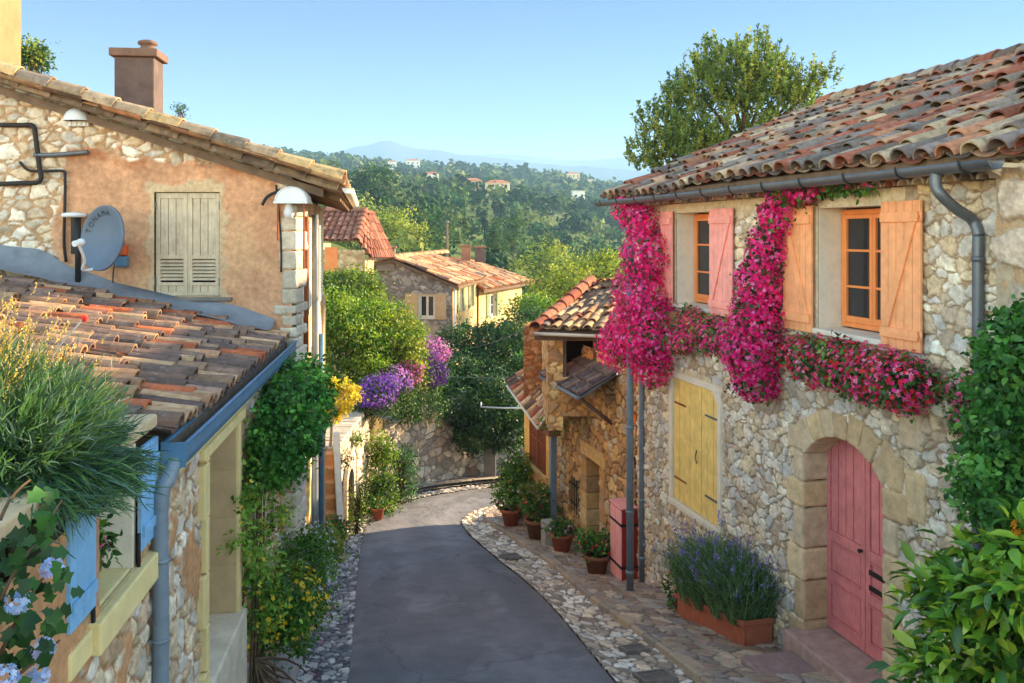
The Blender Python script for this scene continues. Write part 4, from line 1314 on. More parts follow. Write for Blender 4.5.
# box gutter
mb = MB()
gp = [(.06, -1.33), (.06, -1.46), (.10, -1.50), (.19, -1.50), (.215, -1.44), (.22, -1.36), (.235, -1.335), (.205, -1.335), (.19, -1.44), (.17, -1.475), (.11, -1.475), (.085, -1.44), (.085, -1.33)]
fgx = Fr(FA.pt(FA.uy(5.55), 0, 0), FA.n, FA.u)
mb.prism(fgx, gp, 0, FA.uy(10.95) - FA.uy(5.55))
mb.box(fgx, .062, .215, -1.495, -1.335, -.006, .012)
ag = mb.build('gutter', m_bluemetal, ann)
mb = MB(); mb.box(FA, u_n - .0, FA.uy(10.9), -1.66, -1.44, 0, .055); mb.build('fascia', m_plaster_c, ann, bevel=.01)
ud = FA.uy(5.46)
mb = MB(); mb.tube(smooth_path([FA.pt(ud + .12, -1.46, .14), FA.pt(ud + .04, -1.55, .12), FA.pt(ud, -1.68, .085), FA.pt(ud, -2.2, .085), FA.pt(ud, -3.4, .085), FA.pt(ud, -4.3, .085)], 6), .05, 14)
dp = mb.build('downpipe', m_bluegrey, ann)
for zc in (-2.05, -2.55, -3.3): mb = MB(); mb.tube([FA.pt(ud, zc - .012, .085), FA.pt(ud, zc + .012, .085)], .057, 14); mb.box(FA, ud - .03, ud + .03, zc - .01, zc + .01, 0, .05); mb.build('pipe_collar', m_bluegrey, dp)
# doorway
a, b, c_, d = ad
mb = MB()
z = c_ - .7; i = 0
while z < d - .01:
    h = min(rng.uniform(.34, .44), d - z); wd = .17 if i % 2 else .09
    mb.box(FA, a - wd, a, z + .004, z + h - .004, -.4, .075 + .006 * rng.random())
    z += h; i += 1
mb.box(FA, b, b + .1, c_ - .7, d - .003, -.4, .07)
mb.box(FA, a - .2, b + .2, d, d + .09, -.4, .09)
mb.build('door_surround', m_plaster_c, ann, bevel=.012)
mb = MB()
for k in range(4): mb.box(FA, b - .012, b - .002, c_ + k * .44 + .004, c_ + (k + 1) * .44 - .004, -.38, .04)
mb.build('door_jamb', M("beige jamb stone", S(190, 164, 124), var=.15, scale=4, bump=.3), ann, bevel=.004)
mb = MB()
for i in range(5): mb.box(FA, a + (b - a) * i / 5 + .003, a + (b - a) * (i + 1) / 5 - .003, c_, d, -.40, -.36)
dd = mb.build('door', m_beigewood, ann, bevel=.004)
mb = MB(); mb.tube([FA.pt(a + .15, c_ + .95, -.36), FA.pt(a + .15, c_ + .95, -.31)], [.01, .025], 8); mb.build('handle', m_dark, dd)
mb = MB(); mb.box(FA, a - .1, b + .1, -5, c_ - .004, -.4, .12)
mb.build('door_step', M("step stone", S(206, 192, 166), var=.25, scale=4, bump=.6, bscale=25), ann, bevel=.02)
# blue shuttered window
a, b, c_, d = aw
reveal(FA, ann, a, b, c_, d, .38, m_plaster_w, t=.05, sill=False)
casement(FA, ann, a + .01, b - .01, c_ + .02, d - .01, -.30, m_bluewood, m_glass, rows=2, leaves=1)
mb = MB(); mb.box(FA, a - .0, b + .0, c_ - .05, c_ + .004, -.38, .0); mb.box(FA, a - .12, b + .36, c_ - .17, c_ + .0, .005, .085); mb.box(FA, a - .42, a - .125, c_ - .15, c_ - .02, .004, .05)
mb.build('sill', m_plaster_c, ann, bevel=.012)
for (p, q) in ((a - .44, a - .10), (b + .012, b + .36)):
    mb = MB()
    for i in range(4): mb.box(FA, p + (q - p) * i / 4 + .002, p + (q - p) * (i + 1) / 4 - .002, c_ + .09, d + .02, .03, .056)
    s = mb.build('shutter', m_bluewood, ann, bevel=.003)
    for zc in (c_ + .2, d - .1): mb = MB(); mb.box(FA, p + .02, q - .02, zc - .03, zc + .03, .0565, .072); mb.build('batten', m_bluewood, s, bevel=.003)
    mb = MB()
    hp = q if p < a else p
    mb.tube([FA.pt(hp, c_ - .03, .04), FA.pt(hp, c_ + .2, .04)], .011, 6)
    mb.build('hinge', m_dark, s)

# terracotta pot with pink geranium on the sill
def pot_shape(mb, c, r, h, rim=True):
    return mb.lathe(c, [(0, 0), (r * .66, 0), (r * .95, h * .82), (r * 1.06, h * .82), (r * 1.08, h), (r * .92, h), (r * .88, h * .86), (0, h * .86)], 20)
def potted(name, label, loc, r, h, ells, leafpal, flow, n_leaf=260, n_fl=60, lsize=.06, fsize=.05, mat=None, group='terracotta pots along the footway'):
    t = thing(name, label, 'potted plant', loc, group)
    mb = MB(); pot_shape(mb, loc, r, h); p = mb.build('pot', mat or m_terra, t)
    mb = MB(); mb.lathe(loc, [(0, h * .9), (r * .85, h * .87)], 14); mb.build('soil', m_soil, p)
    mb = MB()
    el = [(np.array(loc) + np.array(c), r_) for c, r_ in ells]
    foliage(mb, el, max(20, n_leaf // 5), 9, .09, lsize, leafpal, T_LEAF, .6, inner=.3)
    for i in range(7):
        limb(mb, np.array(loc) + (0, 0, h * .85), el[i % len(el)][0] + rand_unit(1)[0] * np.array(el[i % len(el)][1]) * .6, .008, .003, .1, 4, 4)
    mb.build('foliage', m_leaf, t)
    if flow:
        mb = MB(); blossoms(mb, el, n_fl, fsize, flow); mb.build('blossoms', m_petal, t)
    return t
GREENS = [S(66, 104, 40), S(84, 124, 48), S(52, 88, 36), S(104, 140, 56)]
potted('potted_geranium', 'small terracotta pot of pink geraniums on the cream sill between blue shutters', FA.pt((a + b) / 2 - .1, c_ + .004, -.12), .085, .17,
       [((0, 0, .27), (.13, .13, .12))], GREENS, [S(224, 90, 150), S(238, 130, 180)], 160, 26, .05, .04, group=None)

# ------------------------------------------------------------------ things fixed on the gable
def text_mesh(body, size):
    cu = bpy.data.curves.new("lettering", 'FONT'); cu.body = body; cu.size = size; cu.extrude = .0; cu.align_x = 'CENTER'
    ob = bpy.data.objects.new("lettering", cu); COL.objects.link(ob)
    dg = bpy.context.evaluated_depsgraph_get()
    me = bpy.data.meshes.new_from_object(ob.evaluated_get(dg))
    v = np.array([x.co[:] for x in me.vertices]); f = [tuple(p.vertices) for p in me.polygons]
    bpy.data.objects.remove(ob); bpy.data.curves.remove(cu); bpy.data.meshes.remove(me)
    return v, f
dc = P(101, 238, 10.35)
dish = thing('satellite_dish', 'blue-grey satellite dish with dark lettering on the peach gable', 'satellite dish', dc)
dn = unit(np.array([-.46, -.88, .10]))
du = unit(np.cross([0, 0, 1.0], dn)); du = -du if du[0] > 0 else du
dv = np.cross(dn, du); dv = dv if dv[2] > 0 else -dv
rot = .28
e1 = du * cos(rot) + dv * sin(rot); e2 = -du * sin(rot) + dv * cos(rot)
RX, RY = .36, .385
mb = MB(); seg = 40; rings = [0, .2, .4, .6, .8, .95, 1.0, 1.03, 1.03, .98]
hts = [-.10, -.096, -.084, -.064, -.036, -.01, 0, 0, -.03, -.035]
ang = np.linspace(0, 2 * pi, seg, endpoint=False)
V = []
for r_, h_ in zip(rings, hts):
    sq = 1.0
    V.append(dc + np.cos(ang)[:, None] * r_ * RX * e1 + np.sin(ang)[:, None] * r_ * RY * e2 + dn * h_)
for r_, h_ in ((.98, -.035), (.6, -.09), (.0, -.13)):
    V.append(dc + np.cos(ang)[:, None] * r_ * RX * e1 + np.sin(ang)[:, None] * r_ * RY * e2 + dn * h_)
f = []
for i in range(len(V) - 1):
    for j in range(seg): f.append((i * seg + j, i * seg + (j + 1) % seg, (i + 1) * seg + (j + 1) % seg, (i + 1) * seg + j))
mb.add(np.concatenate(V), f, None, True)
refl = mb.build('reflector', m_dish, dish)
mb = MB()
word = "TONAMA"
for i, ch in enumerate(word):
    tv, tf = text_mesh(ch, .085)
    ph = pi * (.99 - .44 * i / (len(word) - 1))
    c_l = dc + e1 * (-1) * cos(ph) * 0
    sgn = 1 if e1[0] < 0 else -1
    ctr2 = np.array([cos(ph) * RX * .72 , sin(ph) * RY * .72])
    # local axes: e1s points to +x in the photo
    e1s = e1 * (-1 if e1[0] < 0 else 1)
    tang = ph - pi / 2
    ax = e1s * cos(tang) + e2 * sin(tang); ay = -e1s * sin(tang) + e2 * cos(tang)
    base_ = dc + e1s * ctr2[0] + e2 * ctr2[1]
    rr = math.hypot(ctr2[0] / RX, ctr2[1] / RY)
    v3 = base_ + tv[:, 0:1] * ax + tv[:, 1:2] * ay
    loc2 = v3 - dc
    q = np.sqrt((loc2 @ e1s / RX) ** 2 + (loc2 @ e2 / RY) ** 2)
    v3 = v3 + dn * (np.interp(q, rings[:7], hts[:7]) + .006)[:, None]
    mb.add(v3, tf)
mb.build('lettering', m_dark, refl)
low = dc - e2 * RY
mb = MB()
armend = P(78, 243, 10.0)
mb.tube(smooth_path([low - dn * .03, low + dn * .12 - e2 * .02, low * .45 + armend * .55 + np.array([0, 0, -.06]), armend], 6), [.018] * 19, 8)
mb.build('feed_arm', m_white, dish)
mb = MB(); ld = unit(dc - armend)
mb.tube([armend - ld * .06, armend + ld * .02, armend + ld * .03, armend + ld * .07], [.035, .035, .045, .045], 12)
mb.build('receiver_head', m_white, dish)
mb = MB(); bk = dc - dn * .12
mb.tube(smooth_path([bk, bk - dn * .12, FG.pt(bk[0] - .1, bk[2] - .08, .05)], 5), .025, 8)
mb.tube([FG.pt(bk[0] - .1, bk[2] - .16, .05), FG.pt(bk[0] - .1, bk[2] - .02, .05)], .05, 8)
mb.build('bracket', m_dark, dish)

# dark mast with a white cap next to the dish
mx, mz0 = FG.px(74, 262, .15); mz1 = FG.px(74, 216, .15)[1]
t = thing('vent_mast', 'dark vent post with round white cap beside the satellite dish', 'vent post', FG.pt(mx, mz0 - .25, .15))
mb = MB(); mb.tube([FG.pt(mx + .05, mz0 - .3, .15), FG.pt(mx + .05, mz1, .15)], .035, 10); mb.box(FG, mx - .03, mx + .02, mz0 + .1, mz1 - .02, .12, .17); mb.build('post', m_dark, t)
mb = MB(); mb.lathe(FG.pt(mx, mz1, .15), [(0, -.02), (.13, -.015), (.15, .01), (.13, .035), (0, .05)], 18); mb.build('cap', m_white, t)
# small orange and blue box
bx, bz = FG.px(122, 256, .1)
t = thing('junction_box', 'small orange topped blue box on the peach gable below the dish', 'junction box', FG.pt(bx, bz, .06))
mb = MB(); mb.box(FG, bx - .075, bx + .075, bz - .14, bz + .0, .045, .16); mb.build('body', m_bluemetal, t, bevel=.025)
mb = MB(); mb.box(FG, bx - .07, bx + .07, bz + .002, bz + .14, .045, .17); mb.build('cover', M("orange plastic", S(206, 92, 44), rough=.5, var=.15, bump=.05), t, bevel=.03)
# white hood vent on the rubble
hx, hz = FG.px(78, 118, .1)
t = thing('wall_vent', 'white rounded hood vent on the rubble under the sloping tiles', 'vent hood', FG.pt(hx, hz, .05))
mb = MB(); k = 9; ang = np.linspace(0, pi, k); V = []
for nn, r_ in ((.03, .16), (.18, .15), (.24, .09)):
    V.append(np.array([FG.pt(hx + r_ * cos(q), hz - .04 + r_ * sin(q), nn) for q in ang]))
f = []
for i in range(2):
    for j in range(k - 1): f.append((i * k + j, i * k + j + 1, (i + 1) * k + j + 1, (i + 1) * k + j))
f.append(tuple(2 * k + j for j in range(k)))
mb.add(np.concatenate(V), f, None, True); mb.build('hood', m_white, t)
mb = MB(); mb.box(FG, hx - .13, hx + .13, hz - .10, hz - .042, .02, .1)
for i in range(4): mb.box(FG, hx - .11 + .06 * i, hx - .08 + .06 * i, hz - .095, hz - .05, .1, .115)
mb.build('grille', m_white, t)
# black pipes and cables on the rubble
def cable(name, label, cat, pts, r, mat=m_cable, group=None, sm=4, seg=7):
    mb = MB(); mb.tube(smooth_path(pts, sm) if sm > 1 else pts, r, seg)
    return tag(mb.build(name, mat), label, cat, group)
def gpts(L_, n=.09): return [FG.pt(*FG.px(x, y, n), n) for x, y in L_]
cable('black_pipe', 'black pipe bent in a square loop across the bare rubble', 'pipe', gpts([(0, 125), (20, 125), (33, 126), (36, 140), (39, 165), (40, 181), (20, 183), (0, 184)]), .03)
cable('lead_pipe', 'grey pipe running level from rubble onto peach plaster', 'pipe', gpts([(34, 155), (50, 155), (66, 154), (88, 152)]), .03, m_zinc)
cable('wall_cable', 'black cable stepping down the rubble to the vent post', 'cable', gpts([(20, 162), (28, 170), (44, 171), (63, 171), (65, 178), (65, 200), (64, 240), (66, 262)]), .018)
cable('dish_cable', 'thin cable hanging under the orange topped box', 'cable', gpts([(115, 262), (113, 275), (113, 290)], .08), .008)
# corner lantern with white arched hood
lx, lz = FG.px(293, 200, .22)
lant = thing('corner_lantern', 'wall lantern with white arched hood at the corner of the peach gable', 'wall lantern', FG.pt(lx, lz, .1))
fl_ = Fr(FG.pt(lx, lz, .22), FG.u, FG.n)
mb = MB(); V = []; k = 11; ang = np.linspace(0, pi, k)
for nn in (-.14, .12):
    for r_ in (.20, .185): V.append(np.array([fl_.pt(r_ * cos(q), -.02 + r_ * .92 * sin(q), nn) for q in ang]))
V = np.concatenate(V); o_ = lambda e, j: e * k + j; f = []
for j in range(k - 1): f += [(o_(0, j), o_(0, j + 1), o_(2, j + 1), o_(2, j)), (o_(1, j + 1), o_(1, j), o_(3, j), o_(3, j + 1)), (o_(2, j), o_(2, j + 1), o_(3, j + 1), o_(3, j))]
mb.add(V, f, None, True)
mb.prism(fl_, [(.183 * cos(q), -.02 + .183 * .92 * sin(q)) for q in ang], .10, .115)
mb.build('hood', m_white, lant)
mb = MB(); mb.box(fl_, -.21, .21, -.045, -.022, -.14, .13); mb.build('cornice', m_white, lant)
mb = MB(); mb.lathe(fl_.pt(-.05, -.24, 0), [(0, 0), (.05, .02), (.07, .08), (.05, .15), (.03, .195)], 12); mb.build('lamp_globe', m_white, lant)
mb = MB()
for uu in (-.17, .15): mb.box(fl_, uu, uu + .02, -.85 if uu > 0 else -.5, -.046, .09, .11)
mb.build('lantern_frame', m_rust, lant)
cable('corner_cable', 'dark cable running down the gable beside the corner lantern', 'cable', gpts([(276, 185), (279, 215), (281, 245), (281, 272)], .07), .012)
cable('corner_bracket', 'dark iron bracket under the eave behind the corner lantern', 'bracket', gpts([(262, 205), (268, 196), (282, 190), (290, 187)], .12), .02, m_dark)

# ------------------------------------------------------------------ the ochre house lower down the lane
och = thing('ochre_house', 'lower ochre stone house with patchwork of small tiled roofs and brown shutters', 'house', (1.5, 19, float(zg(19))))
uo0, uo1 = FR.uy(15.37), FR.uy(22.6)
OCH = [S(214, 168, 106), S(198, 146, 88), S(186, 142, 98), S(222, 184, 126), S(170, 130, 92), S(206, 158, 100), S(190, 166, 134)]  # ochre carries the warm light falling on these walls, put into the colour
od = (FR.uy(17.1), FR.uy(17.8), -6.4, -4.55)          # doorway
ow = (FR.uy(20.7), FR.uy(22.1), -5.75, -4.35)         # brown shutters
os_ = (FR.uy(18.35), FR.uy(18.95), -6.0, -5.2)        # small window
def overO(u, v):
    n1 = fbm(u * 1.5, v * 1.5, 3) - .5
    w = sstep(.5, 1.2, u - FR.uy(19.6) + n1 * 2)
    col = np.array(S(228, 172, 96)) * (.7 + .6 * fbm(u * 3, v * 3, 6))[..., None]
    return w, col, .04
mb = MB()
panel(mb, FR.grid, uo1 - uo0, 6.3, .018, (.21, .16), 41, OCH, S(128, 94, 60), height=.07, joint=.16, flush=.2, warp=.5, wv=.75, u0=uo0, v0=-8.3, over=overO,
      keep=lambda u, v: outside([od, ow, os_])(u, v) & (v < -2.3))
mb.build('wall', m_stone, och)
mb = MB(); mb.box(FR, uo0, uo0 + .3, -8, -2.3, -5, -.04); mb.box(FR, uo1 - .3, uo1 - .002, -8.5, -2.3, -5, -.04); mb.box(FR, uo0, uo1, -8.5, -2.3, -5.3, -5.0)
mb.build('rear_wall', M("plain ochre wall", S(214, 160, 92), var=.25, scale=3, bump=.6, bscale=9, bdist=.03), och)
# doorway with stone jambs
for (a, b, c_, d) in (od,):
    mb = MB(); mb.box(FR, a, b, c_ - .3, d, -.45, -.4); o = mb.build('door', m_void, och)  # dark sheet in the open doorway, standing in for its unlit depth
    mb = MB(); z = c_ - .6
    while z < d:
        h = min(.34, d - z) if d - z > .1 else d - z
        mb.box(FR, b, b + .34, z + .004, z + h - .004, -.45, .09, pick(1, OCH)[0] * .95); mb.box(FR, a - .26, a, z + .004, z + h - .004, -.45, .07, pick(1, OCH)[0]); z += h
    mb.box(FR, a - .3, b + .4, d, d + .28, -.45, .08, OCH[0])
    mb.build('door_surround', m_block, och, bevel=.02)
a, b, c_, d = os_
reveal(FR, och, a, b, c_, d, .2, m_plaster_y); mb = MB(); mb.box(FR, a, b, c_, d, -.2, -.17); mb.build('shutter', m_dark, och)
mb = MB()
for i in range(4): mb.tube([FR.pt(a + (b - a) * (i + .5) / 4, c_, .02), FR.pt(a + (b - a) * (i + .5) / 4, d, .02)], .012, 6)
for zz in (c_ + .2, d - .2): mb.box(FR, a - .05, b + .05, zz - .012, zz + .012, .01, .03)
mb.build('window_grille', m_dark, och)
a, b, c_, d = ow
mb = MB(); mb.box(FR, a, b, c_, d, -.2, -.15); mb.build('window_backing', m_void, och)
for k in range(2):
    p = a + (b - a) * k / 2 + .01; q = a + (b - a) * (k + 1) / 2 - .01
    mb = MB()
    for (x, y) in ((p, p + .06), (q - .06, q)): mb.box(FR, x, y, c_, d, .0, .05)
    for (x, y) in ((c_, c_ + .08), (d - .08, d), ((c_ + d) / 2 - .03, (c_ + d) / 2 + .03)): mb.box(FR, p + .06, q - .06, x, y, .0, .049)
    s = mb.build('shutter', m_brownwood, och, bevel=.003)
    mb = MB()
    for zz in np.arange(c_ + .1, d - .1, .06): mb.box(FR, p + .06, q - .06, zz, zz + .04, .01, .035)
    mb.build('louvre_slats', m_brownwood, s)
mb = MB(); mb.box(FR, a - .1, b + .1, d, d + .12, -.05, .08); mb.box(FR, a - .1, b + .1, c_ - .1, c_, -.05, .1); mb.build('lintel', m_plaster_y, och, bevel=.01)
# upper storey, roof falling towards the camera
up0, up1 = P(546, 336, 17.1), P(668, 336, 17.1)
mb = MB()
fu = Fr((0, 17.3, 0), (1, 0, 0), (0, -1, 0))
x0, x1 = .75, 3.2
mb.box(fu, x0, x0 + .22, -3.9, -1.95, -3.2, 0); mb.box(fu, x0 + .22, x1, -2.12, -1.95, -.2, -.001); mb.box(fu, x0 + .22, x1, -3.6, -2.85, -.2, -.002)
mb.box(fu, x1 - .3, x1, -3.6, -1.95, -3.2, -.2)
mb.build('upper_wall', M("orange ochre render", S(206, 158, 106), var=.3, scale=3, bump=.8, bscale=12, bdist=.04, spots=[(S(160, 104, 66), 3, .5, .7, .7)]), och)
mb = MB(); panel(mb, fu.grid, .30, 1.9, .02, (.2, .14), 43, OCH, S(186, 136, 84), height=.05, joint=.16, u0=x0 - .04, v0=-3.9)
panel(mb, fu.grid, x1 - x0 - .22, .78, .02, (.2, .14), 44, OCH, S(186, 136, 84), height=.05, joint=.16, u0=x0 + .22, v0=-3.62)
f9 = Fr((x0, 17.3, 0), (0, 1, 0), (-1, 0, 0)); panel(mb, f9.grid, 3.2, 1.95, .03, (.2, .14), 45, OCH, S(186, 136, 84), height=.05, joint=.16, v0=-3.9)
mb.build('stone_facing', m_stone, och)
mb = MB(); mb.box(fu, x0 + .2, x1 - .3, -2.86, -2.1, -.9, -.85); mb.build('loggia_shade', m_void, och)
mb = MB()
for xx in (x0 + .24, 1.62): mb.box(fu, xx, xx + .09, -2.9, -2.1, -.12, .01)
mb.box(fu, x0 - .3, x1, -2.10, -2.02, -.3, .12)
mb.build('loggia_post', m_wood, och)
E0 = P(537, 331, 16.9); E1 = P(672, 336, 16.9); R0 = P(592, 283, 19.6); R1 = P(690, 268, 19.6)
mb = MB(); tile_roof(mb, E0, E1, R1, R0, .22, .34, TILES_WARM + TILES[5:], seed=3, jit=2.2, sag=.12, k=7)
ridge_tiles(mb, E0 + np.array([-.03, 0, .04]), R0 + np.array([-.03, 0, .04]), .13, .45, TILES_RED)
r1 = mb.build('roof', m_tile, och)
mb = MB()
q = [E0, E1, R1, R0]
V = [x + np.array([0, 0, -.02]) for x in q] + [x + np.array([0, 0, -.10]) for x in q]
mb.add(np.array(V), [(0, 1, 2, 3), (7, 6, 5, 4), (0, 4, 5, 1), (1, 5, 6, 2), (2, 6, 7, 3), (3, 7, 4, 0)])
mb.build('roof_deck', m_wood, r1)
mb = MB(); half_gutter(mb, [E0 + (E1 - E0) * t + np.array([-.05, -.06, -.02]) for t in np.linspace(0, 1, 10)], .06); mb.build('gutter', m_whitewood, r1)
back = MB()
bk = [R0, R1, R1 + np.array([.5, 2.8, -1.3]), R0 + np.array([.5, 2.8, -1.3])]
tile_roof(back, bk[2], bk[3], bk[0], bk[1], .25, .4, TILES, k=5); back.build('rear_roof', m_tile, och)
# lean-to over the door
def leanto(name_label, e0, e1, t1, t0, palette, fascia, jit=1.3):
    mb = MB(); tile_roof(mb, e0, e1, t1, t0, .2, .33, palette, seed=e0[0], jit=jit, sag=.06, k=7)
    r = mb.build('lean_to_roof', m_tile, och); r['label'] = name_label
    q = [np.array(x) for x in (e0, e1, t1, t0)]
    mb = MB(); V = [x + np.array([0, 0, -.015]) for x in q] + [x + np.array([0, 0, -.08]) for x in q]
    mb.add(np.array(V), [(0, 1, 2, 3), (7, 6, 5, 4), (0, 4, 5, 1), (1, 5, 6, 2), (2, 6, 7, 3), (3, 7, 4, 0)])
    mb.build('roof_deck', m_wood, r)
    mb = MB()
    for p, q_ in ((e0, e1), (e1, t1)):
        mb.tube([np.array(p) + (0, 0, -.04), np.array(q_) + (0, 0, -.04)], .035, 8)
    mb.build('fascia', fascia, r)
    return r
dk = [S(110, 96, 92), S(96, 84, 82), S(128, 108, 98), S(140, 112, 96)]
a, b = FR.uy(16.2), FR.uy(18.6)
leanto('low dark tiled lean-to over the doorway', FR.pt(b, -2.98, .82), FR.pt(a, -2.98, .82), FR.pt(a, -2.52, 0), FR.pt(b, -2.52, 0), dk, m_bluegrey)
leanto('small warm tiled lean-to above brown shutters', P(507, 384, 21.6), P(538, 427, 19.4), P(562, 392, 19.7), P(534, 366, 21.9), TILES_WARM + TILES_RED[:1] + TILES_GREY[:2], m_whitewood, 2.2)
# brackets and brick patch
for uu in (FR.uy(18.4), FR.uy(16.5)):
    mb = MB(); mb.tube([FR.pt(uu, -3.6, .03), FR.pt(uu, -3.05, .72)], .04, 6); mb.build('bracket', m_wood, och)
mb = MB(); f3 = Fr(P(536, 340, 20.6), FR.n * -1, (-.25, -1, 0))
panel(mb, f3.grid, .6, 1.7, .02, (.2, .12), 46, [S(196, 130, 84), S(182, 112, 72), S(206, 150, 104)], S(170, 120, 80), height=.06, joint=.16, u0=-.3, v0=-1.35); mb.box(f3, -.3, .3, -1.3, .3, -.6, -.01, S(190, 130, 90)); mb.build('brick_pier', m_stone, och)
# rough stone coping at the far end of upper wall
# grey post with a flower tray
px_, pY = 553, 19.2
pp = P(px_, 430, pY); gz_ = float(zg(pY)) + .12
t = thing('awning_post', 'grey square post under the tiled lean-to holding a small planted tray', 'post', (pp[0], pY, gz_))
fp = Fr((pp[0], pY, 0), FR.u, FR.n)
mb = MB(); mb.box(fp, -.07, .07, gz_, -3.3, -.07, .07); mb.build('post_shaft', m_bluegrey, t, bevel=.012)
mb = MB(); mb.box(fp, -.14, .14, gz_, gz_ + .3, -.14, .14); mb.build('base', m_plaster_w, t, bevel=.02)
tz = P(553, 427, pY)[2]
t2 = thing('planted_tray', 'small dark tray of green plants fixed high on the grey post', 'planter', (pp[0], pY - .1, tz))
ft = Fr((pp[0], pY - .18, 0), FR.u, FR.n)
mb = MB(); mb.box(ft, -.22, .22, tz - .12, tz, -.1, .18); mb.build('tray', m_terra_d, t2, bevel=.02)
mb = MB(); foliage(mb, [(np.array([pp[0] - .05, pY - .2, tz + .1]), (.25, .22, .13))], 30, 9, .08, .06, GREENS, T_LEAF); mb.build('foliage', m_leaf, t2)

# pink and red cabinet at the seam of the two houses
cu0, cu1 = FR.px(639, 540, .12)[0], FR.px(624, 540, .3)[0]
cY = FR.pt(cu0, 0, .3)[1]; cz = float(zg(15.6)) + .13
t = thing('meter_cabinet', 'tall pink cabinet with red side and black straps beside the grey downpipes', 'cabinet', FR.pt((cu0 + cu1) / 2, cz, .2))
a, b = FR.uy(15.22, .35), FR.uy(15.75, .35)
zt = cz + 1.32
mb = MB(); mb.box(FR, a, b, cz, zt, .02, .32); mb.build('cabinet_body', m_red, t, bevel=.02)
mb = MB()
mb.box(FR, a + .01, (a + b) / 2 - .01, cz + .04, zt - .03, .321, .342); mb.box(FR, (a + b) / 2 + .01, b - .01, cz + .04, zt - .03, .321, .342); mb.build('door', m_pink2, t, bevel=.008)
mb = MB(); mb.box(FR, a - .012, a - .001, cz + .05, zt - .05, .05, .31); mb.build('side_panel', m_red, t, bevel=.005)
for zz in (cz + .3, zt - .28): mb = MB(); mb.box(FR, a - .02, b + .015, zz - .022, zz + .022, .0, .35); mb.build('strap', m_dark, t)
mb = MB(); mb.box(FR, a - .03, b + .02, zt + .002, zt + .03, .0, .36); mb.build('lid', m_pink2, t, bevel=.008)

# ------------------------------------------------------------------ terrace wall, retaining wall, stairs
GREYST = [S(168, 160, 148), S(150, 142, 132), S(184, 176, 162), S(136, 130, 122), S(196, 184, 164), S(160, 146, 126)]
def path_wall(name, label, cat, pts, top, depth, cell, k, palette, mortar, coping=None, over=None, base=-.3, res=.025):
    p, L = curve(pts, 200)
    s_ = np.linspace(0, L, 200)
    t = unit(np.gradient(p, axis=0)); nn = np.stack([t[:, 1], -t[:, 0]], 1)
    t_ = thing(name, label, cat, (p[100][0], p[100][1], float(zg(p[100][1]))))
    zmin = float(zg(p[:, 1]).min()) + base
    tops = np.interp(s_, [q[0] * L for q in top], [q[1] for q in top])
    zmax = tops.max()
    def pos(u, v, h):
        x = np.interp(u, s_, p[:, 0]) + np.interp(u, s_, nn[:, 0]) * h
        y = np.interp(u, s_, p[:, 1]) + np.interp(u, s_, nn[:, 1]) * h
        tt = np.interp(u, s_, tops)
        return np.stack([x, y, zmin + (v / (zmax - zmin)) * (tt - zmin)], -1)
    mb = MB(); panel(mb, pos, L, zmax - zmin, res, cell, k, palette, mortar, height=.08, joint=.18, wv=.75, over=over)
    mb.build('stone_facing', m_stone, t_)
    mb = MB(); n_ = 40
    ii = np.linspace(0, 199, n_).astype(int)
    V, f = [], []
    for q in ii:
        for (off, zz) in ((.02, tops[q]), (.02, zmin), (-depth, zmin), (-depth, tops[q])):
            V.append([p[q][0] + nn[q][0] * (off - .03), p[q][1] + nn[q][1] * (off - .03), zz])
    for i in range(n_ - 1):
        for j in range(4): f.append((i * 4 + j, (i + 1) * 4 + j, (i + 1) * 4 + (j + 1) % 4, i * 4 + (j + 1) % 4))
    f += [(0, 1, 2, 3), tuple((n_ - 1) * 4 + j for j in (3, 2, 1, 0))]
    mb.add(np.array(V), f, palette[1]); mb.build('wall_core', m_stone, t_)
    mb = MB(); q = 0
    while q < 196:
        e = min(q + int(rng.integers(5, 11)), 199)
        fr = Fr((p[q][0], p[q][1], 0), (*(p[e] - p[q]), tops[e] - tops[q]), (nn[q][0], nn[q][1], 0))
        mb.box(fr, .006, np.linalg.norm(p[e] - p[q]) - .006, tops[q] + .002, tops[q] + .08 + .03 * rng.random(), -depth - .03, .07 + .03 * rng.random(), (coping or pick(1, palette)[0]))
        q = e
    mb.build('coping', m_block, t_, bevel=.02)
    return t_
path_wall('retaining_wall', 'curved grey rubble retaining wall at the bend of the lane', 'wall', [(-4.35, 24.0), (-4.0, 25.6), (-3.3, 27.3), (-2.0, 29.2), (0.2, 30.9), (4, 32.3), (9, 33.4)], [(0, -6.1), (.15, -5.9), (.35, -5.55), (.55, -5.75), (.8, -6.4), (1, -6.6)], .6, (.34, .24), 51, GREYST, S(120, 112, 102), base=-.5)
path_wall('terrace_wall', 'rubble terrace wall under the purple bougainvillea with small arched niche', 'wall', [(-4.12, 19.9), (-4.08, 22), (-4.0, 24.1)], [(0, -5.0), (1, -4.85)], .5, (.26, .2), 52, [S(206, 196, 176), S(190, 178, 158), S(176, 166, 150), S(214, 200, 176)], S(168, 150, 126), base=-.5)
nY = 21.2
nch = WLOC and [o for o in bpy.data.objects if o.name == 'terrace_wall'][0]
fn_ = Fr((-4.06, nY, 0), (.02, 1, 0), (1, -.02, 0))
mb = MB(); zb = float(zg(nY)) + .1
poly = [(-.35, zb), (.35, zb), (.35, zb + 1.0)] + [(.35 * cos(q), zb + 1.0 + .35 * sin(q)) for q in np.linspace(0, pi, 9)[1:-1]] + [(-.35, zb + 1.0)]
mb.prism(fn_, poly, .0, .10); mb.build('niche', m_void, nch)
mb = MB()
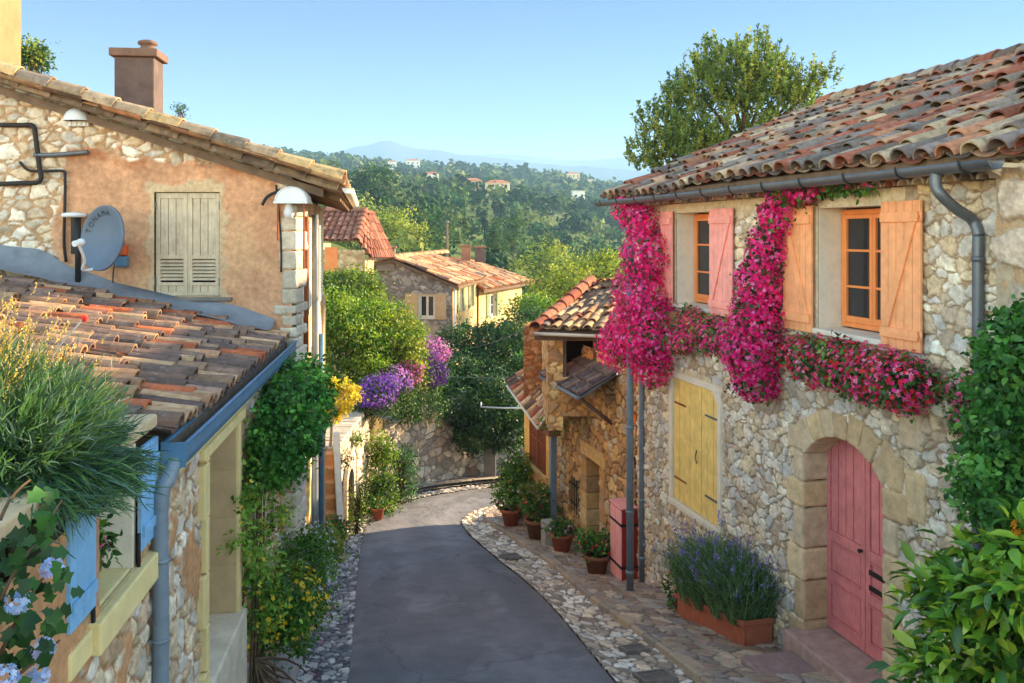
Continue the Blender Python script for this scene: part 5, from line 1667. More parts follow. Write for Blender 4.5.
for q in np.linspace(0, pi, 8)[:-1]:
    q2 = q + pi / 7
    mb.prism(fn_, [(.36 * cos(q), zb + 1 + .36 * sin(q)), (.52 * cos(q), zb + 1 + .52 * sin(q)), (.52 * cos(q2), zb + 1 + .52 * sin(q2)), (.36 * cos(q2), zb + 1 + .36 * sin(q2))], .05, .15, S(190, 178, 158))
for sx in (-1, 1): mb.box(fn_, sx * .36, sx * .52, zb - .2, zb + 1, .05, .15, S(190, 178, 158))
mb.build('niche_surround', m_block, nch, bevel=.015)
# ground of the terrace behind the walls
mb = MB()
V = np.array([(-4.3, 17.8, -5.2), (-4.3, 24.3, -5.0), (-3.6, 27.3, -5.9), (-2.3, 29.4, -6.1), (0, 31.2, -6.4), (9, 34, -6.9), (12, 60, -9), (-30, 60, -7), (-30, 17.8, -4.2)])
mb.add(np.vstack([V, V - np.array([0, 0, 6])]), [tuple(range(9))[::-1], tuple(range(9, 18))] + [(i, (i + 1) % 9, 9 + (i + 1) % 9, 9 + i) for i in range(9)])
tag(mb.build('terrace_ground', M("terrace earth", S(110, 96, 62), rough=.95, var=.35, scale=2, bump=.8, bscale=12, bdist=.05), loc=(-4, 24, -5)), 'earth terrace behind the retaining wall', 'ground', kind='structure')
# ledge below the retaining wall
LK = offset(LE, .62)[235:360]; LKo = offset(LE, 1.5)[235:360]
mb = MB()
base_ = strip_pos(LK, LKo, .16)
Lk = np.linalg.norm(np.diff(LK, axis=0), axis=1).sum()
panel(mb, lambda u, v, h: base_(u / Lk, v / .9, h), Lk, .9, .025, (.5, .35), 61, GREYST, S(110, 102, 94), height=.03, joint=.1)
tag(mb.build('ledge_pavement', m_cobble, loc=(0, 0, 0)), 'raised slab ledge along the foot of the retaining wall', 'pavement', kind='structure')
# stairs
m_step = M("stone step tinted as orange lit", S(226, 164, 104), rough=.85, var=.22, scale=4, bump=.4, bscale=30, spots=[(S(176, 120, 74), 5, .55, .8, .5)])  # orange light on the treads put into the stone colour
t = thing('garden_stairs', 'short flight of stone steps tinted orange as if lit between tall house and terrace wall', 'stairs', (-4.2, 18.4, float(zg(18.4))))
fs_ = Fr((-3.54, 17.75, 0), (-.25, 1, 0), (1, .25, 0))
zb = float(zg(18.0))
for k in range(7):
    mb = MB(); mb.box(fs_, .05 + k * .3, .05 + (k + 1) * .3 + .02, zb - .3, zb + .05 + .24 * (k + 1), -.95, -.02)
    mb.build('step', m_step, t, bevel=.02)
mb = MB(); mb.prism(fs_, [(-.05, zb - .3), (2.2, zb - .3), (2.2, zb + 2.15), (1.95, zb + 2.15), (-.05, zb + .42)], -.018, .12); mb.build('side_wall', m_plaster_w, t, bevel=.02)

# pillar at the bend, in the hedge
pz = P(490, 470, 29.6)
t = thing('gate_pillar', 'dark grey stone gate pillar under the overhanging hedge at the bend', 'pillar', (pz[0], 29.6, float(zg(29.6))))
fp = Fr((pz[0], 29.6, 0), (1, 0, 0), (0, -1, 0)); z0 = float(zg(29.6))
mb = MB(); mb.box(fp, -.2, .2, z0, z0 + 2.0, -.2, .2); mb.build('shaft', M("dark pillar stone", S(112, 108, 106), var=.3, scale=4, bump=.6), t, bevel=.02)
mb = MB(); mb.box(fp, -.26, .26, z0 + 2.002, z0 + 2.15, -.26, .26); mb.build('cap', m_block, t, bevel=.03)
# cables across the lane and a metal rail
cable('overhead_cable', 'upper overhead cable running from yellow house to ochre house eave', 'cable', [P(440, 358, 40), P(470, 349, 33), P(500, 340, 26), P(528, 327, 17)], .012, m_zinc)
cable('overhead_cable', 'lower overhead cable strung level across the dark hedge', 'cable', [P(440, 376, 29), P(470, 377.5, 27), P(500, 378, 24), P(522, 376, 21)], .012, m_zinc)
cable('metal_rail', 'pale metal rail bracketed out in front of the dark hedge', 'rail', [P(481, 402, 28), P(481, 407, 28), P(500, 408, 27), P(528, 408, 22)], .025, m_white, sm=1)

# ------------------------------------------------------------------ houses further down
m_wallfar = M("far rubble wall", attr=True, rough=.9, var=.25, scale=1.5, bump=.5, bscale=8, bdist=.05)
mid_h = thing('village_house', 'old grey rubble house with sunny yellow side wall and long tiled roof', 'house', (-3, 44, -10))
g0 = P(366, 300, 40.0); g1 = P(452, 300, 40.0)
fm = Fr((g1[0], 40, 0), (-1, .08, 0), (-.08, -1, 0))            # gable facing the lane, u away from the corner
W_ = 4.05
def gz(u):      # roof line of the gable
    return np.interp(u, [-.3, 2.75, 4.3], [-2.32, -1.18, -1.5])
mwin = (.78, 1.55, -3.9, -2.78)
def overM(u, v):
    n1 = fbm(u * .9, v * .9, 3) - .5
    w = sstep(.1, .16, n1)
    col = np.array(S(176, 158, 134)) * (.65 + .7 * fbm(u * 2, v * 2, 6))[..., None]
    return w, col, .03
mb = MB(); panel(mb, fm.grid, W_, 8.6, .05, (.34, .22), 71, [S(158, 148, 136), S(140, 130, 120), S(176, 164, 148), S(126, 118, 110)], S(120, 108, 96), height=.07, joint=.2, wv=.7, over=overM, v0=-9.8, keep=lambda u, v: (v < gz(u)) & outside([mwin])(u, v))
mb.build('gable_wall', m_stone, mid_h)
sd = unit(np.array([.135, 1.0, 0])); sn = np.array([sd[1], -sd[0], 0])
fs2 = Fr((g1[0], 40, 0), sd, sn)
LS = 7.0
def ywall(fr, L, z0, z1, wins, k, parent, sh):
    mb = MB()
    ov = lambda u, v: (np.ones(u.shape) * sstep(-.25, -.1, fbm(u * .8, v * .8, k) - .5), np.array(S(222, 186, 130)) * (.75 + .5 * fbm(u * 1.5, v * 1.5, k + 1))[..., None], .03)  # yellow of the sunlit side put into the wall colour
    panel(mb, fr.grid, L, z1 - z0, .06, (.4, .25), k, [S(206, 170, 112), S(186, 150, 100)], S(170, 136, 90), height=.05, joint=.2, over=ov, v0=z0, keep=outside(wins))
    mb.build('side_wall', m_stone, parent)
    for (a, b, c_, d) in wins:
        casement(fr, parent, a, b, c_, d, -.12, m_whitewood, rows=2, fw=.07)
        reveal(fr, parent, a, b, c_, d, .2, m_plaster_w, t=.09)
        for (p, q) in ((a - .55, a - .02), (b + .02, b + .55)):
            mb = MB(); mb.box(fr, p, q, c_, d, .03, .07)
            for zz in np.arange(c_ + .08, d - .05, .12): mb.box(fr, p + .05, q - .05, zz, zz + .07, .071, .085)
            mb.build('shutter', sh, parent)
ywall(fs2, LS, -10, -2.28, [(1.6, 2.4, -3.75, -2.6), (4.4, 5.2, -3.75, -2.6)], 73, mid_h, m_greenwood)
c2 = fs2.pt(LS, 0, 0)
fs3 = Fr((c2[0] + .02, c2[1] - .6, 0), (.36, 1, 0), (1, -.36, 0))
ywall(fs3, 7, -11, -2.95, [(1.6, 2.6, -4.6, -3.3)], 74, mid_h, m_greenwood)
# front window of the gable with beige shutters
a, b, c_, d = mwin
casement(fm, mid_h, a, b, c_, d, -.12, m_whitewood, rows=1, fw=.06); reveal(fm, mid_h, a, b, c_, d, .2, m_plaster_w, t=.08)
for (p, q) in ((a - .52, a - .03), (b + .03, b + .62)):
    mb = MB(); mb.box(fm, p, q, c_ - .03, d + .03, .03, .08); mb.box(fm, p + .04, q - .04, c_ + .1, c_ + .2, .081, .1); mb.box(fm, p + .04, q - .04, d - .2, d - .1, .081, .1)
    mb.build('shutter', m_beigewood, mid_h)
# roofs
A = fm.pt(-.35, -2.36, .25); ridge_n = fm.pt(2.75, -1.10, .25)
A2 = A + sd * 7.6; ridge_f = ridge_n + sd * 12.0
mb = MB()
tile_roof(mb, A2, A, ridge_n, ridge_n + sd * 7.6, .3, .55, TILES_WARM + TILES_GREY[4:6], seed=4, k=5, sag=.1)
lf = fm.pt(4.4, -1.5, .25)
tile_roof(mb, lf, lf + sd * 9, ridge_n + sd * 9, ridge_n, .3, .55, TILES_WARM, seed=5, k=5)
B0 = c2 + np.array([.35, -.9, -2.95]); B1 = B0 + unit(np.array([.36, 1, 0])) * 8.5
tile_roof(mb, B1, B0, ridge_n + sd * 7.7 + np.array([0, 0, -.02]), ridge_f + np.array([1.2, 2, -.5]), .3, .55, TILES_WARM + TILES_GREY[4:6], seed=6, k=5, sag=.1)
ridge_tiles(mb, ridge_n, ridge_f, .17, .5, TILES_WARM)
mr = mb.build('roof', m_tile_far, mid_h)
mb = MB()
for tri in ((A, A2, ridge_n + sd * 7.6, ridge_n), (lf, ridge_n, ridge_n + sd * 9, lf + sd * 9), (B0, B1, ridge_f + np.array([1.2, 2, -.5]), ridge_n + sd * 7.7)):
    q = [np.array(x) - (0, 0, .05) for x in tri]; V = q + [x - np.array([0, 0, .12]) for x in q]
    mb.add(np.array(V), [(0, 1, 2, 3), (7, 6, 5, 4), (0, 4, 5, 1), (1, 5, 6, 2), (2, 6, 7, 3), (3, 7, 4, 0)])
mb.build('roof_deck', m_wood, mr)
mb = MB(); mb.box(fm, .2, W_, -9.9, -1.6, -14, -13.7); mb.box(fm, W_ - .3, W_, -9.9, -1.6, -14, -.1); mb.build('rear_wall', pl, mid_h)
mb = MB()
for (u_, v_) in ((.02, .06), (6.95, .06)): mb.tube([fs2.pt(u_, -2.4, v_ + .06), fs2.pt(u_, -9.5, v_ + .06)], .06, 8)
mb.build('drainpipe', m_whitewood, mid_h)
def far_chimney(parent, c, w, h, mat=m_brickpar):
    fr = Fr((c[0], c[1], 0), (1, .1, 0), (.1, -1, 0))
    mb = MB(); mb.box(fr, -w / 2, w / 2, c[2] - .6, c[2] + h, -w / 2, w / 2); ch = mb.build('chimney', mat, parent, bevel=.03)
    mb = MB(); mb.box(fr, -w / 2 - .07, w / 2 + .07, c[2] + h + .004, c[2] + h + .1, -w / 2 - .07, w / 2 + .07); mb.build('chimney_cap', m_brickpar, ch, bevel=.02)
far_chimney(mid_h, P(386, 258, 40.5), .85, .45, M("dark stone stack", S(130, 116, 100), var=.3, bump=.6))
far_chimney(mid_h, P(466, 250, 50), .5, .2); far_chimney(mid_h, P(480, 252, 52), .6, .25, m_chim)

red_h = thing('red_roofed_house', 'small stone house with bright red tiled roof and orange shutter behind the garden', 'house', (-7, 33, -8))
fr_ = Fr(P(365, 250, 33), (-1, .1, 0), (-.1, -1, 0)); fr_.o[2] = 0
mb = MB(); panel(mb, fr_.grid, 3.2, 8.6, .05, (.35, .25), 81, [S(206, 172, 128), S(188, 152, 110), S(214, 184, 142)], S(180, 146, 104), height=.06, joint=.2, v0=-9.2)
mb.build('wall', m_stone, red_h)
fr2 = Fr(fr_.o, (.35, 1, 0), (1, -.35, 0))
mb = MB(); mb.box(fr2, 0, .7, -9.2, -1.0, -.25, 0); mb.box(fr_, 2.9, 3.2, -9.2, -.4, -5, -.05); mb.build('side_wall', M("tan side render", S(186, 156, 120), var=.2, bump=.5), red_h)
mb = MB(); mb.box(fr_, 1.05, 1.55, -1.5, -.5, -.02, .06)
for zz in (-1.3, -.75): mb.box(fr_, 1.07, 1.53, zz, zz + .08, .061, .08)
mb.build('shutter', m_orange_d, red_h)
mb = MB()
e0, e1 = fr_.pt(3.4, -.28, .3), fr_.pt(.25, -.28, .3)
r0, r1_ = fr_.pt(3.4, .95, -2.2), fr_.pt(.6, .95, -2.2)
tile_roof(mb, e0, e1, r1_, r0, .26, .42, TILES_BRICK, seed=9, k=5)
h1 = fr_.pt(-.12, -.95, -.2); h2 = fr_.pt(-.42, -1.0, -3.0)
tile_roof(mb, h2, h1, fr_.pt(.55, .95, -2.2), fr_.pt(.5, .95, -3.0), .26, .42, TILES_BRICK, seed=10, k=5)
tile_roof(mb, e1 + np.array([0, 0, -.02]), h1, fr_.pt(.55, .95, -2.2), fr_.pt(.62, .94, -2.2), .26, .42, TILES_BRICK, seed=11, k=5)
ridge_tiles(mb, r0, r1_, .14, .42, TILES_BRICK); ridge_tiles(mb, e1, r1_, .14, .42, TILES_BRICK)
mb.build('roof', m_tile_far, red_h)

# low wall with post (a small lookout) and utility pole on the slope
up_ = thing('utility_pole', 'slim dark utility pole behind the long tiled roof of the rubble house', 'pole', P(447, 250, 72))
b_ = P(447, 262, 72); t_ = P(447, 222, 72)
mb = MB(); mb.tube([b_ - (0, 0, 6), t_], [.16, .10], 10); mb.build('shaft', m_wood, up_)
mb = MB(); mb.lathe(t_, [(.16, -.02), (.16, .05), (0, .12)], 8); mb.build('cap', m_zinc, up_)


# ------------------------------------------------------------------ hills and mountains
LY = np.array([50, 80, 120, 200, 300, 400, 520, 700, 900, 1050, 1300])
LX = np.array([260, 300, 350, 400, 450, 500, 560, 600, 650, 720])
LP_ = np.array([
    [300, 300, 310, 320, 325, 335, 350, 360, 365, 365],
    [228, 236, 255, 270, 285, 305, 318, 325, 330, 330],
    [204, 212, 232, 250, 265, 283, 300, 306, 310, 310],
    [188, 194, 206, 218, 232, 250, 268, 276, 284, 288],
    [180, 185, 193, 200, 208, 220, 240, 254, 266, 272],
    [178, 182, 188, 191, 194, 198, 210, 226, 244, 252],
    [180, 184, 189, 193, 197, 200, 206, 212, 220, 226],
    [168, 172, 178, 184, 188, 190, 196, 202, 207, 210],
    [155, 159, 165, 171, 171, 174, 181, 188, 193, 195],
    [160, 164, 168, 174, 175, 178, 185, 191, 196, 198],
    [175, 176, 180, 184, 184, 188, 192, 196, 200, 200]], float)
def hill_z(X_, Y_):
    px_ = CX + F_PX * X_ / np.maximum(Y_, 1)
    iy = np.clip(np.interp(Y_, LY, np.arange(len(LY))), 0, len(LY) - 1.0001)
    ix = np.clip(np.interp(px_, LX, np.arange(len(LX))), 0, len(LX) - 1.0001)
    i0, j0 = iy.astype(int), ix.astype(int)
    a, b = iy - i0, ix - j0
    def el(i, j): return (HY - LP_[i, j]) / F_PX * LY[i]
    z = (el(i0, j0) * (1 - b) + el(i0, j0 + 1) * b) * (1 - a) + (el(i0 + 1, j0) * (1 - b) + el(i0 + 1, j0 + 1) * b) * a
    return z + (fbm(X_ / 30 + 50, Y_ / 30, 3) - .5) * np.minimum(Y_ / 60, 7)
ys = np.concatenate([np.linspace(55, 300, 70), np.linspace(306, 1300, 120)])
ws = np.linspace(-.75, .75, 110)
YY, WW = np.meshgrid(ys, ws, indexing='ij')
HX = WW * YY
mb = MB(); idx = np.arange(YY.size).reshape(YY.shape)
mb.add(np.stack([HX, YY, hill_z(HX, YY)], -1).reshape(-1, 3), np.stack([idx[:-1, :-1], idx[:-1, 1:], idx[1:, 1:], idx[1:, :-1]], -1).reshape(-1, 4), None, True)
tag(mb.build('hills', m_hill, loc=(0, 0, 0)), 'wooded hills rising beyond the village', 'hills', kind='structure')
mb = MB()
ms = np.linspace(-.9, .9, 300); rows = 14
pxm = CX + F_PX * ms
for k_, (Yb, prof) in enumerate(((3300, [(0, 168), (250, 160), (330, 150), (385, 135), (430, 144), (470, 150), (530, 158), (600, 164), (700, 168), (1000, 172)]), (4300, [(0, 170), (380, 168), (440, 156), (487, 148), (530, 150), (570, 156), (600, 154), (635, 148), (690, 158), (1000, 170)]))):
    pk = np.interp(pxm, *zip(*prof)) + (fbm(pxm / 22, np.zeros_like(pxm) + k_ * 7, 2, 5) - .5) * 6
    zt_ = (HY - pk) / F_PX * Yb
    V = []
    for r in range(rows):
        f_ = r / (rows - 1)
        Yr = Yb + (f_ - .5) * 1400
        s_ = 1 - abs(f_ - .5) * 2
        z = zt_ * (s_ ** .8) * (1 + (0 if abs(f_ - .5) < .04 else 0)) - 60 * (1 - s_) + (fbm(pxm / 30, np.zeros_like(pxm) + r * .7, 4) - .5) * 90 * s_ * (1 - s_) * 2
        V.append(np.stack([ms * Yb, np.full_like(ms, Yr), z], -1))
    V = np.concatenate(V); n_ = len(ms)
    idx = np.arange(rows * n_).reshape(rows, n_)
    mb.add(V, np.stack([idx[:-1, :-1], idx[:-1, 1:], idx[1:, 1:], idx[1:, :-1]], -1).reshape(-1, 4), None, True)
tag(mb.build('mountains', m_mount, loc=(0, 0, 0)), 'faint blue mountain ridges on the horizon', 'mountains', kind='structure')

# the woods on the hills: one mass of leafy clumps
def forest(Y0, Y1, dens, n_leaf, size, rad, w0=-.42, w1=.34):
    area = (w1 - w0) * (Y1 ** 2 - Y0 ** 2) / 2
    n = int(area * dens)
    Y_ = np.sqrt(rng.random(n) * (Y1 ** 2 - Y0 ** 2) + Y0 ** 2); X_ = (w0 + (w1 - w0) * rng.random(n)) * Y_
    den = fbm(X_ / 40, Y_ / 40, 5)
    k = den + rng.random(n) * .3 > .48
    X_, Y_ = X_[k], Y_[k]; n = len(X_)
    r = rad * (.55 + .9 * rng.random(n))
    tall = rng.random(n) < .08
    c0 = np.stack([X_, Y_, hill_z(X_, Y_)], 1)
    asp = np.where(tall, 2.4, .85 + .3 * rng.random(n)); rr = np.where(tall, r * .45, r)
    ids = np.repeat(np.arange(n), n_leaf)
    d = rand_unit(n * n_leaf)
    f = .55 + .5 * rng.random(n * n_leaf)
    p = c0[ids] + d * np.stack([rr, rr, rr * asp], 1)[ids] * f[:, None]
    p[:, 2] += (rr * asp * .8)[ids]
    GP = [S(46, 74, 40), S(58, 88, 46), S(78, 102, 50), S(98, 114, 56), S(40, 64, 40), S(118, 126, 62), S(62, 82, 48)]
    tc = .8 * pick(n, GP) * (1 + .18 * rng.normal(size=(n, 1)))
    tc *= np.where(Y_ < 330, 1.25, 1.0)[:, None]  # nearer trees brightened to put the sunlit slope into their colour
    tc[tall] = np.array(S(40, 58, 34))
    m = n * n_leaf
    N = unit(d + rand_unit(m) * .5); D = np.cross(N, rand_unit(m))
    L = size * (.7 + .6 * rng.random(m)) * (r / rad)[ids]
    return p, D, N, L, tc[ids]
mb = MB()
for a_ in ((70, 160, .022, 130, .62, 2.1), (160, 330, .016, 70, 1.1, 2.7), (330, 620, .009, 34, 2.3, 4.0), (620, 1000, .0065, 18, 4.2, 5.2)):
    p, D, N, L, c = forest(*a_)
    scatter(mb, T_DIAMOND, p - D * L[:, None] * .5, D, N, L, L * .8, c, .12)
tag(mb.build('hill_woods', m_leaf_far, loc=(0, 300, 0)), 'dense mixed woods covering the hills', 'woods', kind='stuff')

# villas on the hillsides
def villa(label, px_, py_, Y, w, d, h, wall, roofc, flat=False, rot=0.1):
    w, d, h = w * .8, d * .8, h * .72
    c = P(px_, py_, Y)
    t = thing('villa', label, 'villa', c, 'villas scattered on the wooded hills')
    fr = Fr((c[0], c[1], 0), (1, rot, 0), (rot, -1, 0))
    b = c[2] - 3
    mb = MB(); mb.box(fr, -w / 2, w / 2, b, c[2] + h, -d / 2, d / 2); mb.build('wall', M('villa wall', wall, var=.1, scale=.2, bump=0), t)
    mb = MB(); z = c[2] + h
    if flat: mb.box(fr, -w / 2 - .3, w / 2 + .3, z + .01, z + .5, -d / 2 - .3, d / 2 + .3)
    else:
        o_ = .5
        V = [fr.pt(*q) for q in ((-w / 2 - o_, z, d / 2 + o_), (w / 2 + o_, z, d / 2 + o_), (w / 2 + o_, z, -d / 2 - o_), (-w / 2 - o_, z, -d / 2 - o_), (-w / 4, z + d * .22, 0), (w / 4, z + d * .22, 0))]
        mb.add(np.array(V), [(0, 1, 5, 4), (1, 2, 5), (2, 3, 4, 5), (3, 0, 4), (3, 2, 1, 0)])
    mb.build('roof', M('villa roof', roofc, var=.2, scale=.5, bump=0), t)
    for i in range(max(2, int(w / 3.5))):
        for fl_n in range(max(1, int(h / 3))):
            uu = -w / 2 + (i + .5) * w / max(2, int(w / 3.5)); zz = c[2] + .9 + fl_n * 3
            mb = MB(); mb.box(fr, uu - .6, uu + .6, zz, zz + 1.5, d / 2 + .005, d / 2 + .08); mb.build('window', m_void, t)
WH, CR, OC = S(226, 216, 200), S(222, 196, 158), S(214, 170, 124)
RF, RF2 = S(184, 112, 80), S(168, 104, 80)
villa('long white villa with low terracotta roof just below the far crest', 413, 165, 860, 17, 9, 6, WH, RF)
villa('small white villa among trees on the far crest, next to the long white one', 392, 167, 830, 10, 8, 7, WH, RF2)
villa('cream villa high on the far hill near the gabled house eave', 350, 170, 780, 11, 8, 5.5, CR, RF)
villa('cream villa with orange roof in the middle of the ridge hamlet', 436, 190, 420, 11, 7, 4.6, CR, RF)
villa('tall white villa in the ridge hamlet behind the cream villa', 432, 182, 470, 9, 7, 6, WH, RF2)
villa('ochre villa beside the cream villa on the wooded ridge', 453, 189, 430, 8, 7, 4.0, OC, RF2)
villa('wide ochre villa standing alone on the middle ridge', 471, 187, 430, 13, 8, 4.2, OC, RF)
villa('broad cream villa with terracotta roof at the sloping end of the ridge', 497, 190, 425, 15, 9, 4.6, CR, RF)
villa('low pink villa under the ridge hamlet among dark trees', 426, 197, 360, 8, 6, 3, S(216, 176, 156), RF)
villa('white block of flats with flat roof near the pink flower cascade', 578, 199, 520, 9, 8, 6, S(232, 222, 204), WH, True)
villa('pale terraced villa on the far slope above the white flats', 573, 178, 850, 15, 9, 6, CR, RF)
villa('small grey roofed white villa among the woods beside the pine tree', 590, 184, 830, 9, 7, 5, WH, S(150, 130, 116))
villa('small ochre villa half hidden in the woods under the crest', 408, 186, 480, 8, 6, 4.5, OC, RF2)
villa('tiny white villa on the dark slope below the ridge', 546, 214, 380, 5.5, 5, 3, WH, RF)

# ------------------------------------------------------------------ trees and hedges down the lane
OLV = [S(94, 112, 46), S(112, 128, 52), S(78, 98, 42), S(132, 142, 60)]
DRK = [S(48, 78, 36), S(60, 92, 40), S(40, 66, 34), S(74, 104, 44)]
YGR = [S(140, 150, 48), S(120, 136, 46), S(160, 164, 60), S(100, 120, 44)]
BRT = [S(96, 130, 36), S(116, 146, 42), S(80, 114, 34), S(140, 160, 52)]
def ctree(name, label, px_, py_, Y, rx, rz, pal_, n_cl, per, size, cat='tree', base=None, group=None, bark=None, tr=None, crown='crown', full=False):
    c = P(px_, py_, Y)
    zb = base if base is not None else (hill_z(np.array([c[0]]), np.array([float(Y)]))[0] if Y > 60 else float(zg(Y)))
    el = [(c, (rx * .8, rx * .8, rz * .8))]
    for i in range(4):
        a = rng.random() * 2 * pi
        el.append((c + np.array([cos(a) * rx * .45, sin(a) * rx * .45, rng.uniform(-.4, .45) * rz]), (rx * .55, rx * .55, rz * .5)))
    if full:
        zz = c[2] - rz * .6
        while zz > zb + rz * .2:
            for q in (-.45, .45): el.append((np.array([c[0] + q * rx, Y - .1 + .2 * rng.random(), zz]), (rx * .55, rx * .6, rz * .6)))
            zz -= rz * .6
    return tree(name, label, cat, (c[0], Y, zb), el, n_cl, per, size * 2.4, size, pal_, tr or max(.05, rx * .08), group, bark=bark, crown=crown)
ctree('round_tree', 'big round dark tree standing out on the near wooded slope', 378, 184, 210, 6.2, 5.6, DRK, 130, 26, .75)
ctree('bushy_tree', 'mid green bushy tree just behind the red roofed house', 350, 222, 90, 4.2, 3.6, OLV, 130, 26, .34)
ctree('bushy_tree', 'yellow-green bushy tree between the red roof and the utility pole', 398, 232, 95, 3.4, 3.4, YGR, 110, 26, .32)
ctree('bushy_tree', 'dark round tree in front of the utility pole', 432, 228, 130, 4.6, 4.2, DRK, 110, 26, .45)
ctree('bushy_tree', 'pale green tree above the long tiled roof of the rubble house', 545, 262, 100, 3.4, 2.7, YGR, 110, 26, .32)
ctree('bushy_tree', 'dark bushy tree below the pale slope trees, beside the yellow wing', 560, 282, 80, 3.6, 3.0, OLV, 110, 26, .32)
ctree('bushy_tree', 'small olive tree on the lower slope near the pink cascade', 596, 268, 120, 4.0, 3.0, BRT, 110, 26, .36)
ctree('cypress_tree', 'tall dark cypress rising from the slope beyond the tiled roof', 497, 240, 130, 1.5, 4.8, DRK, 90, 26, .3)
ctree('cypress_tree', 'shorter cypress beside the tall dark one on the slope', 514, 236, 150, 1.5, 4.4, DRK, 80, 26, .32)
ctree('cypress_tree', 'narrow cypress standing clear of the woods next to pale trees', 548, 255, 115, 1.0, 3.4, DRK, 70, 26, .26)
# nearer trees behind the hedge
ctree('leafy_tree', 'sunlit yellow-green leafy tree over the dark hedge behind the ochre house', 560, 286, 42, 2.0, 1.35, YGR, 170, 22, .16)
ctree('leafy_tree', 'deep green leafy tree against the yellow side wall', 534, 318, 37, 1.35, 1.1, BRT, 160, 22, .15)
ctree('leafy_tree', 'dark leafy tree filling the gap below the yellow wing', 504, 352, 36, 1.5, 1.3, DRK, 170, 24, .15)
ctree('leafy_tree', 'sunny feathery tree close beside the flower cascade', 590, 276, 46, 2.2, 1.4, YGR + OLV, 160, 22, .17)
# the dark clipped hedge over the wall
t = thing('hedge', 'big dark clipped hedge spilling over the retaining wall at the bend', 'hedge', (P(480, 400, 31)[0], 31, -6.2))
el = [(P(470, 360, 33), (2.0, 1.3, 1.4)), (P(508, 365, 32.5), (1.7, 1.2, 1.5)), (P(462, 400, 29.2), (.95, 1.0, .75)), (P(488, 405, 29.4), (1.4, 1.1, 1.0)), (P(510, 425, 29.2), (1.0, .9, .9)), (P(482, 432, 29.0), (.95, .8, .65)), (P(470, 380, 30.5), (1.5, 1.1, .9)), (P(520, 392, 31), (1.1, 1.0, 1.3)), (P(450, 382, 32), (.8, .8, .8)), (P(532, 340, 34), (1.3, 1.2, 1.4)), (P(496, 345, 34.5), (1.7, 1.2, 1.0))]
mb = MB(); foliage(mb, el, 1600, 26, .22, .12, DRK + [S(54, 84, 48)], T_DIAMOND, .6, inner=.6); mb.build('foliage', m_leaf, t)
mb = MB()
for e in el[:6]: limb(mb, (P(486, 470, 31)[0], 31.2, -6.6), e[0], .07, .02, .1, 5, 5)
mb.build('stem', m_bark, t)
mb = MB(); blossoms(mb, [(P(478, 428, 29.6), (.6, .5, .25))], 12, .12, [S(196, 40, 60)]); mb.build('blossoms', m_petal, t)
# low shrub left of the hedge
ctree('round_shrub', 'rounded mid green shrub on the wall beneath the purple bougainvillea', 425, 402, 29, .8, .55, BRT, 110, 20, .1, 'shrub', -5.9, tr=.04, crown='foliage')
ctree('round_shrub', 'small dark shrub at the pale post between two purple bushes', 405, 414, 27.5, .5, .35, DRK, 80, 20, .08, 'shrub', -5.9, tr=.03, crown='foliage')
# garden bush and bougainvillea on the terrace
ctree('garden_bush', 'large sunny green bush filling the terrace garden', 350, 325, 25, 1.25, 1.2, BRT, 620, 24, .10, 'bush', -5.0, tr=.07, crown='foliage', full=True)
ctree('garden_bush', 'rounded sunny bush in front of the rubble gable', 388, 330, 26, 1.15, 1.1, BRT + YGR, 560, 24, .10, 'bush', -5.0, tr=.07, crown='foliage', full=True)
ctree('garden_bush', 'upper olive bush leaning on the rubble gable wall', 348, 290, 28, 1.3, .8, OLV + BRT, 320, 24, .11, 'bush', -5.0, tr=.06, crown='foliage')
PUR = [S(126, 76, 176), S(146, 98, 194), S(104, 62, 156), S(164, 120, 204)]
LIL = [S(204, 132, 200), S(218, 156, 212), S(184, 112, 192)]
PNK = [S(226, 120, 172), S(236, 150, 190), S(210, 100, 162)]
def bush_flower(label, px_, py_, Y, rx, rz, fpal, base, n_fl=1500, fs=.085):
    c = P(px_, py_, Y)
    t = thing('bougainvillea_bush', label, 'flowering bush', (c[0], Y, base), 'bougainvillea bushes along the terrace wall')
    rx *= 1.15; rz *= 1.15
    el = [(c, (rx * .85, rx * .8, rz * .85))] + [(c + np.array([cos(a) * rx * .5, sin(a) * rx * .4, rng.uniform(-.4, .4) * rz]), (rx * .5, rx * .5, rz * .5)) for a in (0.2, 1.7, 3.3, 4.6)]
    mb = MB(); limb(mb, (c[0], Y, base - .1), c, .05, .03); [limb(mb, c - (0, 0, rz * .8), e[0], .03, .01, .1, 5) for e in el]; mb.build('stem', m_bark_pale, t)
    lo_ = [(np.array([c[0] + q * rx * .5, Y, (c[2] - rz * .5 + base) / 2]), (rx * .5, rx * .5, (c[2] - rz * .4 - base) / 2)) for q in (-1, 0, 1)]
    mb = MB(); foliage(mb, el, 60, 14, .14, .08, DRK, T_DIAMOND, .6, inner=.4); foliage(mb, lo_, 60, 16, .16, .08, DRK, T_DIAMOND, .6, inner=.4); mb.build('foliage', m_leaf, t)
    mb = MB(); blossoms(mb, el, n_fl, fs, fpal, .72, 1.12); mb.build('blossoms', m_petal, t)
bush_flower('deep purple bougainvillea beside the yellow shrub on the terrace wall', 377, 392, 23.6, .58, .46, PUR, -4.9, 1700, .075)
bush_flower('violet bougainvillea behind the deep purple one', 394, 380, 24.6, .5, .42, PUR + LIL, -4.9, 1300, .075)
bush_flower('small pink bougainvillea between two purple bushes', 409, 373, 25.6, .42, .46, PNK + LIL[:1], -5.6, 1100, .075)
bush_flower('dark purple bougainvillea against the dark hedge', 427, 370, 27, .62, .62, [S(92, 52, 132), S(76, 44, 112), S(110, 66, 150)], -5.9, 1600, .08)
